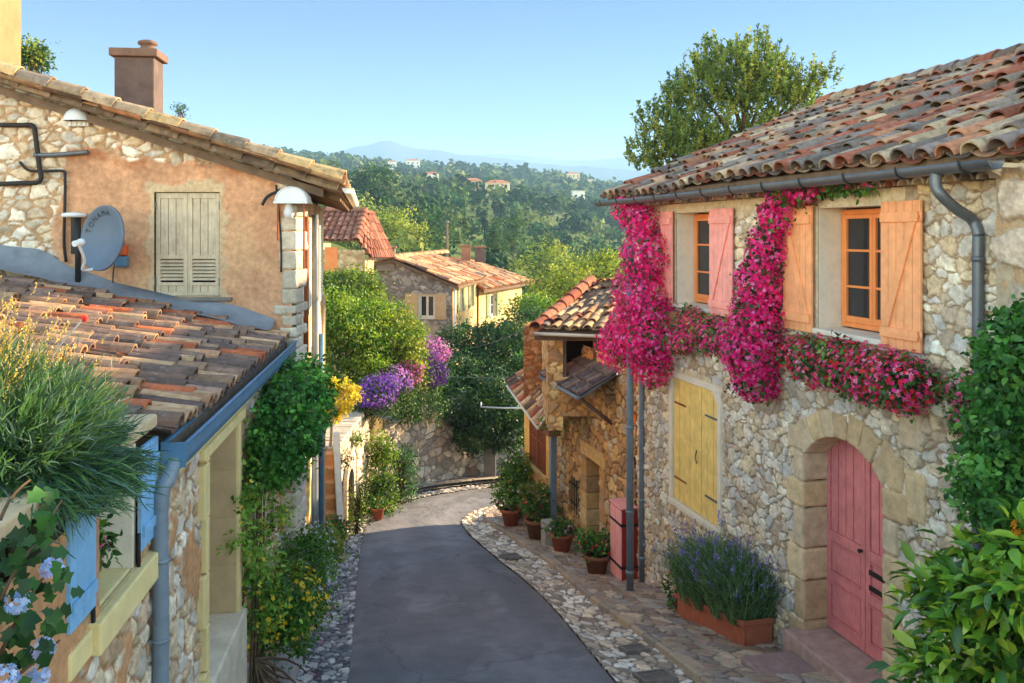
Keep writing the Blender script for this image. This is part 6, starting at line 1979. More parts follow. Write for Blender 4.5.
bush_flower('lilac pink bougainvillea on top, below the rubble house window', 430, 349, 27.6, .6, .42, LIL + PNK[:1], -5.9, 1400, .08)
mb = MB(); mb.tube([P(407, 424, 26.5), P(407, 393, 26.5)], .04, 8)
tag(mb.build('garden_post', m_whitewood), 'thin pale post standing between the pink and purple bougainvillea', 'post')
# yellow shrub
c = P(342, 398, 20.6)
YEL = [S(222, 196, 50), S(234, 212, 76), S(200, 178, 52), S(170, 166, 60)]
t = tree('yellow_shrub', 'yellow-leaved shrub with bent orange stem at the terrace wall end', 'shrub', (P(326, 470, 19.9)[0], 19.9, -5.2),
     [(c, (.42, .4, .34)), (c + (-.25, .1, .2), (.28, .28, .22)), (c + (.2, -.05, .3), (.22, .2, .2)), (c + (-.2, -.1, -.28), (.3, .3, .22))], 170, 18, .09, .075, YEL, .04, bark=m_bark_pale, crown='foliage')
ctree('low_shrub', 'low grey-green shrub at the foot of the yellow shrub', 337, 462, 19.9, .32, .22, OLV, 50, 16, .06, 'shrub', -5.6, tr=.02, crown='foliage')
# shrubs at the bend in front of the walls
ctree('street_shrub', 'tall bright green shrub at the corner of the terrace wall', 381, 448, 23.8, .38, .5, BRT, 130, 20, .085, 'shrub', crown='foliage', full=True)
ctree('street_shrub', 'bluish green shrub against the grey retaining wall', 401, 459, 25.2, .42, .36, [S(64, 104, 62), S(80, 118, 70), S(52, 90, 52)], 130, 20, .08, 'shrub', crown='foliage', full=True)
ctree('street_shrub', 'dark rounded shrub standing low where the lane bends', 377, 484, 22.9, .42, .42, DRK + BRT[:1], 140, 20, .075, 'shrub', crown='foliage', full=True)
ctree('climbing_tuft', 'small green tuft growing out of the terrace wall face', 356, 440, 21.9, .14, .2, BRT, 26, 14, .06, 'plant', -6.2, tr=.01, crown='foliage')
REDF = [S(206, 36, 44), S(224, 60, 70), S(180, 28, 40)]
def at_ground(px_, Y, off=.0):
    x = P(px_, 0, Y)[0]
    return (x, Y, float(zg(Y)) + off)
potted('potted_geranium', 'red potted geranium at the foot of the dark rounded shrub on the bend', at_ground(378, 22.3, .05), .17, .3, [((0, 0, .4), (.25, .22, .17))], GREENS, REDF, 200, 14, .07, .06, group='flower pots along the lane')
potted('potted_geranium', 'big red geranium pot beside the warm stone steps', at_ground(334, 17.6, .12), .2, .32, [((0, 0, .5), (.28, .28, .24))], [S(120, 140, 50)] + GREENS, REDF, 260, 40, .075, .07, group='flower pots along the lane')
ctree('street_shrub', 'small green plant at the kerb next to the warm stone steps', 357, 468 + 28, 20.5, .18, .2, BRT, 40, 16, .06, 'plant', crown='foliage', full=True)
# pots along the ochre house
GP_ = 'flower pots along the lane'
potted('flower_pot', 'clay pot of red and pink flowers beside the pink cabinet', at_ground(597, 15.9, .13), .24, .36, [((0, 0, .52), (.36, .32, .22)), ((-.2, 0, .6), (.2, .2, .18))], GREENS, REDF + [S(230, 120, 150)], 420, 60, .075, .06, m_terra_d, group=GP_)
potted('flower_pot', 'terracotta pot of white and pink flowers below the stone door jamb', at_ground(562, 17.9, .15), .24, .36, [((0, 0, .46), (.3, .28, .16))], GREENS, [S(236, 226, 220), S(240, 190, 200), S(226, 110, 140)], 300, 80, .07, .055, group=GP_)
potted('flower_pot', 'square-looking brown pot with broad green bush and few red flowers', at_ground(537, 19.3, .15), .27, .42, [((0, 0, .85), (.42, .38, .42)), ((.1, 0, .6), (.42, .36, .25))], GREENS + OLV, REDF, 700, 34, .08, .07, m_terra_d, group=GP_)
potted('flower_pot', 'tall pot with large loose bush of cream and red flowers, last before the bend', at_ground(511, 20.9, .15), .25, .4, [((0, 0, .75), (.5, .42, .4)), ((.05, .1, 1.3), (.36, .34, .35))], BRT + GREENS, [S(232, 214, 170), S(240, 226, 200), S(200, 60, 70)], 900, 90, .085, .08, m_terra, group=GP_)
ctree('street_shrub', 'feathery bright shrub rising behind the last flower pots', 520, 466, 21.9, .36, .5, BRT + OLV, 120, 20, .08, 'shrub', crown='foliage', full=True)
bl = at_ground(549, 18.6, .14)
mb = MB(); mb.box(Fr((bl[0], bl[1], 0), FR.u, FR.n), -.16, .16, bl[2] - .05, bl[2] + .5, -.14, .14, S(170, 162, 150))
tag(mb.build('stone_block', m_block, bevel=.03), 'upright grey stone block between two flower pots', 'stone block')

# ------------------------------------------------------------------ planter with the lavender bush by the yellow shutters
gyy = lambda Y: float(zg(Y)) + .12
p0, p1 = FR.uy(10.95), FR.uy(12.8)
pz_ = gyy(12.2)
t = thing('long_planter', 'long terracotta planter trough with tall lavender under the yellow shutters', 'planter', FR.pt((p0 + p1) / 2, pz_, .3))
slope = (gyy(FR.pt(p1, 0)[1]) - gyy(FR.pt(p0, 0)[1])) / (p1 - p0)
mb = MB()
class FrS(Fr):
    def pt(s, u, z, n=0.0):
        return s.o + s.u * u + s.n * n + np.array([0, 0, z + slope * (u - p0)])
fp = FrS((6.2, 0, 0), FR.u, FR.n)
zb = gyy(FR.pt(p0, 0)[1]); zt = zb + .36
for (a, b) in ((p0, p1),):
    mb.box(fp, a, b, zb, zt, .10, .13); mb.box(fp, a, b, zb, zt, .47, .50); mb.box(fp, a, a + .03, zb, zt, .131, .469); mb.box(fp, b - .03, b, zb, zt, .131, .469); mb.box(fp, a + .03, b - .03, zb, zb + .04, .131, .469)
    mb.box(fp, a - .02, b + .02, zt - .07, zt + .005, .501, .525); mb.box(fp, a - .02, a - .001, zt - .07, zt + .005, .09, .50)
mb.build('trough', m_terra, t, bevel=.012)
mb = MB()
for (a, b) in ((p0, p1),): mb.box(fp, a + .031, b - .031, zb + .1, zt - .05, .131, .469)
mb.build('soil', m_soil, t)
def blades(mb, base, axes, n, L, W, palette, spread=1.0, lean=(0, 0, 0), droop=.25, weights=None, jit=.12):
    bp = np.array(base) + (rng.random((n, 3)) - .5) * np.array(axes)
    d = rand_unit(n) * spread; d[:, 2] = np.abs(d[:, 2]) * .6
    D = unit(d + np.array([0, 0, 1.0]) + np.array(lean))
    N = unit(np.cross(np.cross(D, [0, 0, 1.0]), D) + rand_unit(n) * .25)
    return bp, D, N, L * (.6 + .6 * rng.random(n))
LAVG = [S(92, 124, 74), S(112, 142, 86), S(76, 108, 64), S(130, 154, 104)]
mb = MB(); fb = MB()
for (q, ln, n) in ((p0 + .3, .8, 800), (p0 + .75, .95, 900), (p0 + 1.25, .95, 800), (p0 + 1.65, .8, 500)):
    b, D, N, L = blades(None, fp.pt(q, zt - .05, .3), (.5, .5, .02), n, ln, .014, LAVG, .75)
    scatter(mb, T_BLADE, b, D, N, L, .014, pick(n, LAVG))
    # short leaves up the stems
    m = n * 5
    k = rng.integers(0, n, m); s_ = .15 + .7 * rng.random(m)
    pp = b[k] + D[k] * (L[k] * s_)[:, None] - N[k] * (.0)
    scatter(mb, T_BLADE, pp, unit(D[k] + rand_unit(m) * .9), rand_unit(m), .07, .012, pick(m, LAVG))
    kf = rng.random(n) < .12
    tip = b[kf] + D[kf] * (L[kf] * 1.0)[:, None] + N[kf] * (-.1 * L[kf])[:, None]
    nf = len(tip)
    for j in range(5):
        scatter(fb, T_DIAMOND, tip + D[kf] * (.02 * j - .04), unit(D[kf] + rand_unit(nf) * .9), rand_unit(nf), .04, .024, pick(nf, [S(132, 124, 176), S(150, 142, 190), S(120, 116, 160)]))
mb.build('lavender_leaves', m_leaf, t)
fb.build('lavender_flowers', m_petal, t)
el = [(fp.pt(p1 - .1, zt + .25, .3), (.3, .35, .32))]
tt = thing('flower_clump', 'low clump of pink and blue flowers at the far end of the long planter', 'flowers', fp.pt(p1 + .15, zb, .3))
mb = MB(); foliage(mb, [(fp.pt(p1 + .2, zb + .4, .3), (.25, .28, .36))], 60, 12, .1, .06, GREENS, T_LEAF); mb.build('foliage', m_leaf, tt)
mb = MB(); blossoms(mb, [(fp.pt(p1 + .2, zb + .42, .3), (.26, .3, .38))], 90, .06, [S(222, 70, 110), S(236, 130, 160), S(120, 120, 200), S(226, 60, 60)]); mb.build('blossoms', m_petal, tt)

# ------------------------------------------------------------------ pink flower cascades and window boxes on the house wall
MAG = [S(238, 40, 136), S(246, 76, 156), S(220, 20, 114), S(250, 124, 184), S(240, 40, 112), S(206, 14, 100)]
PK2 = [S(236, 64, 136), S(244, 108, 164), S(220, 40, 112), S(236, 84, 120), S(248, 150, 184)]
def frpts(L_, n): return [FR.pt(*FR.px(x, y, n), n) for x, y in L_]
def cascade(name, label, cat, ells_px, n_fl, fs, fpal, n_leaf_cl, stem=None, group=None, lpal=DRK + GREENS[:2], flw=None):
    el = []
    for (x, y, n, ru, rz, rn) in ells_px:
        u_, z_ = FR.px(x, y, n)
        el.append((FR.pt(u_, z_, n), (max(rn, ru * .35), ru, rz)))
    b = el[0][0]
    t = thing(name, label, cat, FR.pt(FR.px(ells_px[0][0], ells_px[0][1], 0)[0], el[0][0][2], .02), group)
    mb = MB(); foliage(mb, el, n_leaf_cl, 16, .08, .055, lpal, T_LEAF, .6, inner=.55); mb.build('foliage', m_leaf, t)
    mb = MB(); blossoms(mb, el, n_fl, fs, fpal, .80, 1.2, flw); mb.build('blossoms', m_petal, t)
    if stem:
        mb = MB(); mb.tube(smooth_path(frpts(stem, .06), 5), .03, 7); mb.build('stem', m_bark, t)
    return t
cascade('bougainvillea_cascade', 'wide magenta bougainvillea cascade at the far corner under the gutter', 'climbing flowers',
        [(641, 222, .25, .5, .3, .3), (645, 255, .3, .6, .45, .36), (640, 295, .34, .78, .5, .42), (636, 335, .36, .85, .5, .45), (655, 330, .34, .5, .55, .4), (622, 345, .4, .42, .4, .4), (652, 368, .32, .3, .28, .3), (628, 210, .3, .3, .22, .26)],
        10500, .062, MAG, 240, [(650, 390), (649, 360), (648, 300), (645, 215)])
cascade('bougainvillea_cascade', 'tall magenta bougainvillea climbing between pink and orange shutters', 'climbing flowers',
        [(800, 194, .16, .42, .12, .16), (777, 215, .2, .26, .26, .2), (768, 250, .22, .26, .32, .24), (760, 285, .26, .32, .34, .28), (757, 320, .3, .38, .34, .32), (752, 352, .32, .40, .34, .34), (756, 382, .3, .28, .22, .28)],
        6600, .058, MAG, 280, [(754, 385), (764, 300), (778, 220), (815, 192)])
# green creeper along the eave beside it
t = thing('eave_creeper', 'green creeper with a few pink blooms running along under the gutter above orange shutters', 'climbing plant', FR.pt(FR.px(830, 190, .1)[0], .45, .02))
el = [(FR.pt(*FR.px(x, y, .2), .2), (.16, .3, .10)) for x, y in ((795, 190), (815, 187), (838, 186), (862, 183))]
mb = MB(); foliage(mb, el, 60, 12, .07, .07, GREENS, T_LEAF); mb.build('foliage', m_leaf, t)
mb = MB(); blossoms(mb, el, 60, .06, MAG); mb.build('blossoms', m_petal, t)
def window_box(label, w, ells_px, n_fl, fpal, ncl, lpal, flw=None):
    u0, u1, z0, z1 = w
    t = cascade('window_box', label, 'window box', ells_px, n_fl, .05, fpal, ncl, None, 'flower boxes under the upper windows', lpal, flw)
    mb = MB(); mb.box(FR, u0 - .3, u1 + .25, z0 - .32, z0 - .10, .10, .30); mb.build('box', m_terra_d, t, bevel=.012)
    return t
window_box('small flower box of orange and pink blooms under the window with pink shutters', winA, [(692, 325, .26, .5, .24, .2), (712, 335, .28, .5, .26, .22), (680, 340, .26, .4, .2, .2), (728, 338, .28, .35, .24, .2)], 2600, PK2 + MAG[:2], 170, GREENS + YGR[:1])
tb = [o for o in bpy.data.objects if o.name == 'window_box'][0]
mb = MB(); blossoms(mb, [(FR.pt(*FR.px(695, 320, .3), .3), (.2, .5, .14))], 90, .05, [S(226, 96, 40), S(232, 130, 60), S(214, 60, 40)]); mb.build('blossoms', m_petal, tb)
window_box('overflowing flower box of pink and red geraniums under the window with orange shutters', winB, [(815, 362, .3, .42, .27, .24), (842, 365, .32, .46, .26, .26), (872, 374, .34, .46, .28, .28), (902, 382, .34, .36, .27, .26), (798, 355, .28, .24, .2, .2)], 3300, PK2 + [S(226, 34, 52), S(236, 60, 70)], 300, GREENS + DRK)
# small pot of pink flowers on the wall near the grey pipe
pu, pz2 = FR.px(968, 392, .2)
t = thing('wall_pot', 'small hanging pot of pink flowers beside the grey swan-neck downpipe', 'hanging pot', FR.pt(pu, pz2, .05))
mb = MB(); pot_shape(mb, FR.pt(pu, pz2 - .32, .2), .12, .22); mb.tube([FR.pt(pu, pz2 - .12, .0), FR.pt(pu, pz2 - .12, .2)], .01, 6); mb.build('pot', m_terra_d, t)
el = [(FR.pt(pu, pz2, .22), (.17, .18, .18)), (FR.pt(pu - .05, pz2 - .22, .26), (.14, .15, .16))]
mb = MB(); foliage(mb, el, 50, 12, .06, .055, GREENS, T_LEAF); mb.build('foliage', m_leaf, t)
mb = MB(); blossoms(mb, el, 190, .05, PK2); mb.build('blossoms', m_petal, t)

# ------------------------------------------------------------------ vine and bright bush at the near corner of the house
t = thing('wall_vine', 'dense dark green vine covering the wall around the grey downpipe', 'vine', FR.pt(FR.uy(6.9), -4.2, 0))
el = [(P(1016, 362, 6.9), (.22, .4, .26)), (P(1008, 405, 6.9), (.2, .35, .35)), (P(1028, 420, 6.6), (.36, .4, .5)), (P(1002, 455, 6.9), (.24, .35, .30)), (P(1014, 495, 6.8), (.36, .4, .3)), (P(982, 478, 7.2), (.18, .3, .2)), (P(1035, 370, 6.5), (.4, .4, .5)), (P(1030, 480, 6.4), (.5, .4, .5))]
mb = MB(); foliage(mb, el, 620, 20, .11, .06, [S(58, 108, 40), S(74, 126, 48), S(48, 90, 36), S(96, 142, 58)], T_LEAF, .7, inner=.55); mb.build('foliage', m_leaf, t)
mb = MB()
for k in range(5): limb(mb, FR.pt(FR.uy(6.9) + .1 * k, -4.1, .1), el[k][0], .025, .01, .08, 6, 6)
mb.build('stem', m_bark, t)
t = thing('broadleaf_bush', 'bright yellow-green broadleaf bush in front of the dark wall vine', 'bush', (3.5, 6.2, float(zg(6.2))))
el = [(P(1000, 585, 6.1), (.42, .45, .34)), (P(958, 625, 6.2), (.30, .4, .32)), (P(1015, 655, 5.9), (.5, .45, .5)), (P(970, 690, 6.0), (.4, .5, .5)), (P(1035, 570, 5.8), (.35, .4, .35)), (P(945, 590, 6.3), (.16, .25, .14)), (P(1030, 720, 5.8), (.6, .5, .5))]
bl_ = [S(112, 152, 42), S(140, 172, 46), S(86, 128, 38), S(172, 186, 58), S(66, 106, 36), S(74, 116, 40)]
p, o, ids = clumps(el, 330, 10, .13, .5)
n = len(p)
D = unit(o * .8 + rand_unit(n) * .6 + np.array([0, 0, -.15])); N = unit(np.array([0, 0, 1.0]) + o * .4 + rand_unit(n) * .45)
L = .16 * (.55 + .8 * rng.random(n))
hi = sstep(-2.9, -2.2, p[:, 2])[:, None]
mb = MB(); scatter(mb, T_LEAF, p, D, N, L, L * .42, pick(n, bl_) * (1 + .22 * rng.normal(size=(330, 1)))[ids])
mb.build('foliage', m_leaf_gloss, t)
mb = MB()
for c_, r_ in el: limb(mb, (3.6, 6.3, float(zg(6.3))), c_, .03, .01, .1, 6, 6)
mb.build('stem', m_bark, t)
mb = MB(); blossoms(mb, [(P(1020, 528, 5.9), (.05, .05, .05))], 10, .06, [S(236, 150, 40)]); mb.build('blossoms', m_petal, t)

# ------------------------------------------------------------------ tree behind the tiled roof
base = np.array([6.3, 23.0, float(zg(23)) - .5])
el = [(P(x, y, Y_), (r, r, r * .85)) for x, y, Y_, r in ((735, 85, 22, 1.0), (700, 95, 22, .85), (765, 90, 22, .85), (715, 65, 22.4, .65), (755, 62, 22.3, .7), (680, 110, 22, .6), (800, 88, 22.2, .6), (825, 80, 22.2, .35), (740, 125, 22, .9), (690, 140, 21.5, .6), (665, 140, 21, .6), (648, 160, 21, .5), (672, 165, 21, .65), (705, 155, 21.6, .75), (655, 125, 21, .4), (790, 110, 22, .7))]
t = thing('pine_tree', 'tall olive green pine rising behind the tiled roof of the pink doored house', 'tree', base)
fork = P(742, 150, 22.4)
mb = MB(); limb(mb, base, fork, .22, .15, .04, 9, 7)
for c_, r_ in el:
    limb(mb, fork, c_, .08, .02, .08, 6, 6)
    for k in range(3): limb(mb, c_ * .7 + fork * .3, c_ + rand_unit(1)[0] * np.array(r_) * .8, .025, .008, .1, 5, 4)
mb.build('trunk', m_bark, t)
p, o, ids = clumps(el, 1500, 1, .02, .25)
# upward sprigs of short leaves
ns = len(p); per = 26
up_ = unit(o * .55 + np.array([0, 0, 1.0]) + rand_unit(ns) * .25)
sl = .26 + .22 * rng.random(ns)
k = np.repeat(np.arange(ns), per); s_ = rng.random(ns * per)
pp = p[k] + up_[k] * (sl[k] * s_)[:, None]
dirn = unit(rand_unit(len(pp)) * .9 + up_[k] * .9)
PN = [S(104, 124, 52), S(122, 136, 54), S(86, 108, 50), S(136, 144, 60), S(74, 98, 46)]
mb = MB(); scatter(mb, T_DIAMOND, pp, dirn, rand_unit(len(pp)), .095, .042, (pick(ns, PN) * (1 + .15 * rng.normal(size=(ns, 1))))[k])
mb.build('crown', m_leaf, t)
# tree behind the peach gable
ctree('bushy_tree', 'dark leafy treetop showing behind the tall chimney of the gabled house', 22, 52, 19, .55, .45, DRK + YGR[:1], 110, 20, .08, base=-6.5, tr=.1)
ctree('cypress_tree', 'tiny dark treetop just above the tiles beside the dark chimney', 181, 112, 24, .1, .2, DRK, 16, 14, .06, base=-7, tr=.05)

# ------------------------------------------------------------------ lavender on the terrace slab, hydrangea and creepers on the annexe
LAVN = [S(78, 114, 56), S(62, 98, 54), S(100, 132, 66), S(58, 90, 62), S(84, 112, 86), S(96, 120, 104)]
t = thing('lavender_bush', 'huge feathery lavender bush spilling over the wall above blue shutters', 'lavender', (-2.75, 4.4, -1.14))
mb = MB()
for (x, y, n, L_, lean) in ((-3.1, 4.15, 2800, .64, (-.2, -.1, .3)), (-2.85, 4.35, 2800, .56, (.0, -.1, .1)), (-2.6, 4.4, 2400, .46, (.35, -.1, -.2)), (-2.5, 4.2, 2000, .46, (.5, -.4, -.5)), (-3.3, 4.7, 1700, .6, (-.1, 0, .3)), (-2.8, 4.7, 1300, .42, (.3, .2, -.1)), (-2.36, 4.35, 1500, .36, (.6, -.2, -1.6)), (-2.34, 4.1, 1200, .36, (.6, -.4, -1.7)), (-2.5, 4.65, 900, .24, (.7, .1, -1.1))):
    b, D, N, L = blades(None, (x, y, -1.12), (.45, .45, .05), n, L_, .01, LAVN, 1.05, lean)
    scatter(mb, T_BLADE, b, D, N, L, .009 + .006 * rng.random(n), pick(n, LAVN), .14)
    m = n * 3
    k = rng.integers(0, n, m); s_ = .3 + .65 * rng.random(m)
    pp = b[k] + D[k] * (L[k] * s_)[:, None] - N[k] * (.1 * L[k] * s_ ** 2)[:, None]
    scatter(mb, T_BLADE, pp, unit(D[k] + rand_unit(m) * .5), rand_unit(m), .07 + .05 * rng.random(m), .007, pick(m, LAVN), .14)
mb.build('foliage', m_leaf, t)
mb = MB()
for (x, y, L_, lean, n) in ((-3.1, 4.15, .78, (-.2, -.1, .4), 1400), (-2.85, 4.35, .64, (.0, -.1, .2), 700), (-3.3, 4.7, .68, (-.1, 0, .35), 800)):
    b, D, N, L = blades(None, (x, y, -1.1), (.5, .5, .05), n, L_, .008, LAVN, .95, lean)
    scatter(mb, T_BLADE, b, D, N, L, .006, pick(n, [S(206, 186, 84), S(216, 192, 100), S(186, 170, 84)]))  # straw yellow puts the warm light on the bush top into the colour
    tip = b + D * L[:, None] - N * (.16 * L)[:, None]
    for j in range(6):
        scatter(mb, T_DIAMOND, tip - D * (.012 * j), unit(D + rand_unit(n) * .8), rand_unit(n), .018, .01, pick(n, [S(212, 182, 90), S(200, 170, 90), S(170, 146, 120)]))
mb.build('flower_spikes', m_leaf, t)
mb = MB(); b_ = np.array([-2.7, 4.95, -.9]); tp = P(84, 318, 4.9)
mb.tube(smooth_path([b_, (b_ + tp) / 2 + (-.03, 0, .02), tp], 5), .005, 5); mb.build('stem', m_leaf, t)
mb = MB(); blossoms(mb, [(tp, (.014, .014, .014))], 14, .024, [S(214, 60, 60), S(226, 90, 80)]); mb.build('blossoms', m_petal, t)

t = thing('hydrangea_creeper', 'leafy creeper with pale blue hydrangea heads low on the annexe wall', 'climbing plant', (-1.95, 3.2, -2.0))
heads = [P(52, 568, 3.35), P(18, 602, 3.15), P(44, 648, 3.25), P(6, 676, 3.0), P(38, 676, 3.3)]
wallx = lambda y: -1.66 - .116 * y
mb = MB()
for (ax, ay, bx, by, Y) in ((0, 655, 45, 575, 3.2), (0, 600, 35, 545, 3.1), (20, 565, 62, 500, 3.4), (0, 690, 60, 640, 3.2), (0, 520, 30, 480, 3.2)):
    a_ = P(ax, ay, Y); b_ = P(bx, by, Y + .15); a_[0] = max(a_[0], wallx(a_[1]) + .06); b_[0] = max(b_[0], wallx(b_[1]) + .06)
    limb(mb, a_, b_, .008, .004, .1, 6, 6)
mb.build('stem', m_bark, t)
spots = [(40, 495), (6, 545), (30, 540), (48, 545), (10, 570), (38, 590), (8, 620), (60, 575), (30, 620), (4, 650), (22, 640), (52, 635), (15, 665), (35, 530), (20, 585), (2, 590), (46, 512), (28, 655), (60, 615)]
n = len(spots) * 5
pp = np.array([P(x + rng.normal() * 9, y + rng.normal() * 9, 3.2 + rng.uniform(-.15, .2)) for x, y in spots for _ in range(5)])
pp[:, 0] = np.maximum(pp[:, 0], wallx(pp[:, 1]) + .04 + .14 * rng.random(n))
nrm = unit(np.array([.75, -.5, .35]) + rand_unit(n) * .5)
D = unit(np.cross(nrm, rand_unit(n)) + np.array([0, 0, -.4]))
L = .064 * (.6 + .7 * rng.random(n))
mb = MB(); scatter(mb, T_LOBED, pp, D, nrm, L, L * .85, pick(n, [S(40, 80, 30), S(54, 98, 36), S(32, 66, 26)]), .15); mb.build('foliage', m_leaf, t)
for i, h in enumerate(heads):
    h[0] = max(h[0], wallx(h[1]) + .09)
    mb = MB(); blossoms(mb, [(h, (.042, .042, .038))], 80, .024, [S(178, 204, 232), S(200, 216, 238), S(160, 186, 224), S(216, 206, 232)], .8, 1.05)
    mb.build('flower_head', m_petal, t)

# climbing plants on the annexe wall and below
t = thing('wall_climber', 'dark green climber bulging from under the blue gutter down to the ground', 'climbing plant', FA.pt(FA.uy(8.9), -4.6, .1))
el = [(np.array([-2.42, 9.3, -1.92]), (.40, .9, .40)), (np.array([-2.35, 8.9, -2.15]), (.32, .7, .34)), (np.array([-2.48, 10.0, -1.85]), (.38, .7, .42)), (np.array([-2.46, 9.5, -2.4]), (.2, .5, .25))]
mb = MB(); foliage(mb, el, 460, 20, .1, .055, [S(58, 112, 38), S(76, 132, 46), S(48, 94, 34), S(96, 150, 56)], T_LEAF, .7, inner=.6); mb.build('foliage', m_leaf, t)
mb = MB()
for k in range(7):
    y_ = 8.45 + .14 * k
    limb(mb, (wallx(y_) + .06 + .05 * rng.random(), y_ - .1, -4.75), (wallx(y_) + .07, y_ + .1, -2.3), .016, .008, .02, 6, 8)
for k in range(9):
    limb(mb, (wallx(8.6) + .12, 8.6, -4.2), (wallx(8.6) + .2 + .5 * rng.random(), 8.0 + 1.2 * rng.random(), -4.62), .02, .006, .1, 5, 5)
mb.build('stem', m_bark, t)
t = thing('flowering_climber', 'tangled light green climber with yellow flowers beside the cream doorway', 'climbing plant', FA.pt(FA.uy(8.8), -4.6, .2))
el = [(P(247, 485, 8.3), (.15, .3, .3)), (P(247, 525, 8.3), (.16, .3, .35)), (P(250, 560, 8.4), (.18, .35, .35)), (P(262, 590, 8.8), (.24, .4, .35)), (P(258, 620, 8.9), (.26, .4, .25)), (P(275, 480, 9.9), (.12, .3, .22)), (P(272, 515, 9.9), (.2, .4, .25))]
mb = MB(); foliage(mb, el, 200, 18, .11, .05, [S(104, 148, 50), S(126, 164, 62), S(70, 112, 38), S(134, 164, 64)], T_LEAF, .6, inner=.3); mb.build('foliage', m_leaf, t)
mb = MB(); blossoms(mb, el, 170, .05, [S(240, 200, 50), S(246, 216, 90)]); mb.build('blossoms', m_petal, t)
t = thing('yellow_flower_shrub', 'rounded shrub full of yellow flowers at the kerb below the tall climber', 'flowering shrub', (-2.5, 9.8, float(zg(9.8))))
el = [(P(285, 600, 9.6), (.32, .45, .38)), (P(300, 625, 9.4), (.28, .4, .3)), (P(265, 615, 9.3), (.3, .4, .4)), (P(305, 560, 10.6), (.3, .4, .3))]
mb = MB(); foliage(mb, el, 220, 18, .12, .06, [S(82, 124, 44), S(100, 142, 50), S(66, 104, 38)], T_LEAF, .55, inner=.35); mb.build('foliage', m_leaf, t)
mb = MB(); blossoms(mb, [(P(288, 605, 9.5), (.4, .5, .38))], 330, .055, [S(242, 190, 30), S(248, 212, 70)], .85, 1.15); mb.build('blossoms', m_petal, t)
t = thing('white_flower_shrub', 'airy shrub dotted with tiny white flowers against the tall house wall', 'flowering shrub', (-2.55, 11.6, float(zg(11.6))))
el = [(P(295, 560, 11.4), (.45, .5, .45)), (P(312, 585, 11.3), (.3, .4, .35)), (P(280, 545, 11.0), (.3, .4, .35)), (P(318, 550, 12), (.25, .4, .35))]
mb = MB(); foliage(mb, el, 200, 16, .13, .055, [S(104, 138, 62), S(122, 152, 72), S(84, 118, 54)], T_LEAF, .5, inner=.3); mb.build('foliage', m_leaf, t)
mb = MB(); blossoms(mb, el, 800, .04, [S(236, 236, 242), S(206, 212, 232)], .75, 1.15); mb.build('blossoms', m_petal, t)
ctree('kerb_plant', 'yellow-green plant leaning on the tall house wall by the steps', 322, 548, 13.2, .28, .34, YGR + BRT, 90, 18, .07, 'plant', crown='foliage')

# ------------------------------------------------------------------ drains in the lane
def drain(label, px_, py_, w, d, round_=False):
    # solve ground distance
    y = 9.0
    for _ in range(60):
        y = -(zg(y) + .04) * F_PX / (py_ - HY)
    c = P(px_, py_, y)
    z = float(zg(y)) + .035
    sl = (float(zg(y + .3)) - float(zg(y - .3))) / .6
    fr = Fr((c[0], y, z), FR.u + np.array([0, 0, sl]), (1, .2, 0))
    t = thing('drain_cover', label, 'drain cover', (c[0], y, z))
    class FrG(Fr):
        pass
    mb = MB()
    ux = unit(np.array([-.25, .97, sl])); vx = unit(np.cross(ux, [0, 0, 1.0])); nx = np.cross(vx, ux)
    def q(a, b, h): return np.array([c[0], y, z]) + ux * a + vx * b + nx * h
    def bx(m, a0, a1, b0, b1, h0, h1):
        V = [q(a, b, h) for h in (h0, h1) for (a, b) in ((a0, b0), (a1, b0), (a1, b1), (a0, b1))]
        m.add(np.array(V), [(3, 2, 1, 0), (4, 5, 6, 7), (0, 1, 5, 4), (1, 2, 6, 5), (2, 3, 7, 6), (3, 0, 4, 7)])
    for (a0, a1, b0, b1) in ((-w, w, -d, -d + .04), (-w, w, d - .04, d), (-w, -w + .04, -d + .04, d - .04), (w - .04, w, -d + .04, d - .04)): bx(mb, a0, a1, b0, b1, -.04, .02)
    mb.build('frame', m_iron, t, bevel=.004)
    mb = MB(); bx(mb, -w + .04, w - .04, -d + .04, d - .04, -.04, -.005)
    k = 7
    for i in range(k):
        a = -w + .06 + (2 * w - .12) * i / k
        bx(mb, a, a + (2 * w - .12) / k * .55, -d + .05, d - .05, -.004, .014)
    mb.build('grating', m_iron, t)
drain('square iron drain grate in the pebble verge near the planter', 634, 648, .15, .16)
drain('larger iron drain grate at the bottom edge of the pebble verge', 655, 676, .2, .2)
drain('small flat iron cover in the pebble verge below the flower pots', 510, 556, .2, .2)

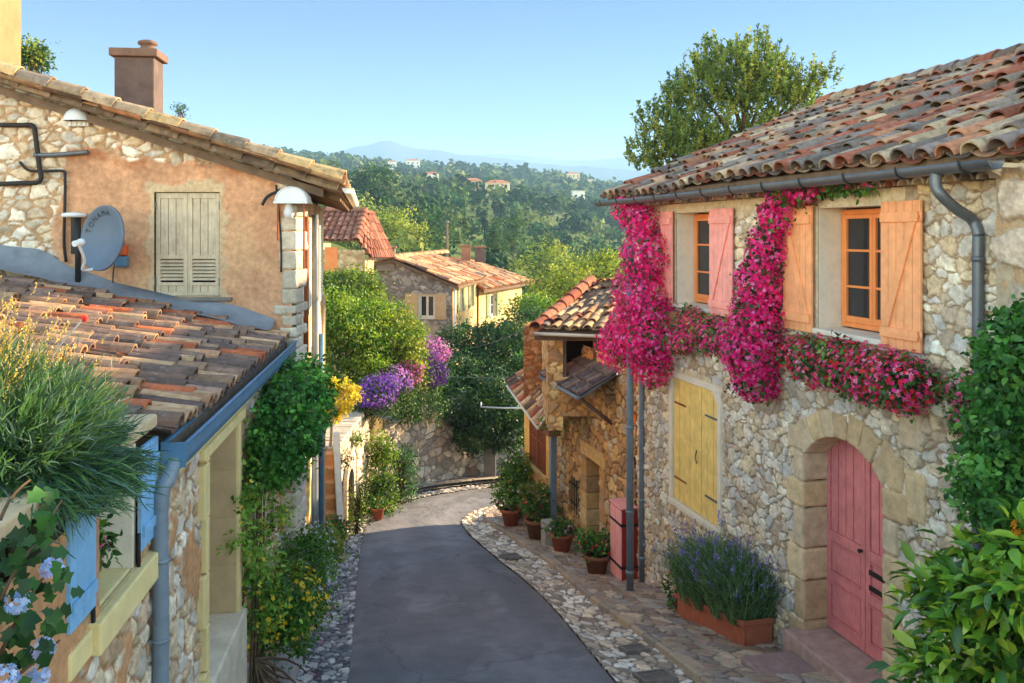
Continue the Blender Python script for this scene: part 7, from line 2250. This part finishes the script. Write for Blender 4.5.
# fallen petals and dry leaves along the footway and gutters
n = 420
Yp = 8.5 + 13 * rng.random(n) ** 1.2
onr = rng.random(n) < .72
wx_ = np.interp(Yp, WE[::-1, 1][::-1], WE[:, 0]) if False else 6.2 - .2586 * Yp
xr = wx_ - np.abs(rng.normal(size=n)) * .8 - .08
xl = np.interp(Yp, LE[:300, 1], LE[:300, 0]) - .3 - .5 * rng.random(n)
xp = np.where(onr, xr, xl)
se = np.interp(Yp, SE[:300, 1], SE[:300, 0])
zp = zg(Yp) + np.where(onr, np.where(xp > se, .155, .06), .05)
pp = np.stack([xp, Yp, zp], 1)
N = unit(np.array([0, .2, 1.0]) + rand_unit(n) * .3)
mb = MB(); scatter(mb, T_DIAMOND, pp, np.cross(N, rand_unit(n)), N, .03 + .02 * rng.random(n), .022, pick(n, MAG[:3] + PK2[:2] + [S(150, 120, 70), S(120, 96, 60), S(170, 150, 90)]), .2)
tag(mb.build('fallen_petals', m_petal, loc=(2, 14, -6)), 'fallen pink petals and dry leaves scattered along the footway', 'petals', kind='stuff')

# ------------------------------------------------------------------ haze
mh = bpy.data.materials.new("haze")
mh.use_nodes = True
nt = mh.node_tree
for n in list(nt.nodes):
    if n.type != 'OUTPUT_MATERIAL': nt.nodes.remove(n)
pv = nt.nodes.new("ShaderNodeVolumePrincipled")
pv.inputs["Color"].default_value = (.42, .70, .98, 1)
pv.inputs["Density"].default_value = HAZE
nt.links.new(pv.outputs[0], [n for n in nt.nodes if n.type == 'OUTPUT_MATERIAL'][0].inputs["Volume"])
mb = MB()
x0, x1, y0, y1, z0, z1 = -4500, 4500, -40, 5300, -130, 430
V = [(x, y, z) for z in (z0, z1) for (x, y) in ((x0, y0), (x1, y0), (x1, y1), (x0, y1))]
mb.add(np.array(V, float), [(3, 2, 1, 0), (4, 5, 6, 7), (0, 1, 5, 4), (1, 2, 6, 5), (2, 3, 7, 6), (3, 0, 4, 7)])
hz = mb.build('haze', mh, loc=(0, 0, 0))
hz['kind'] = 'stuff'; hz['label'] = 'pale blue air haze over the valley'
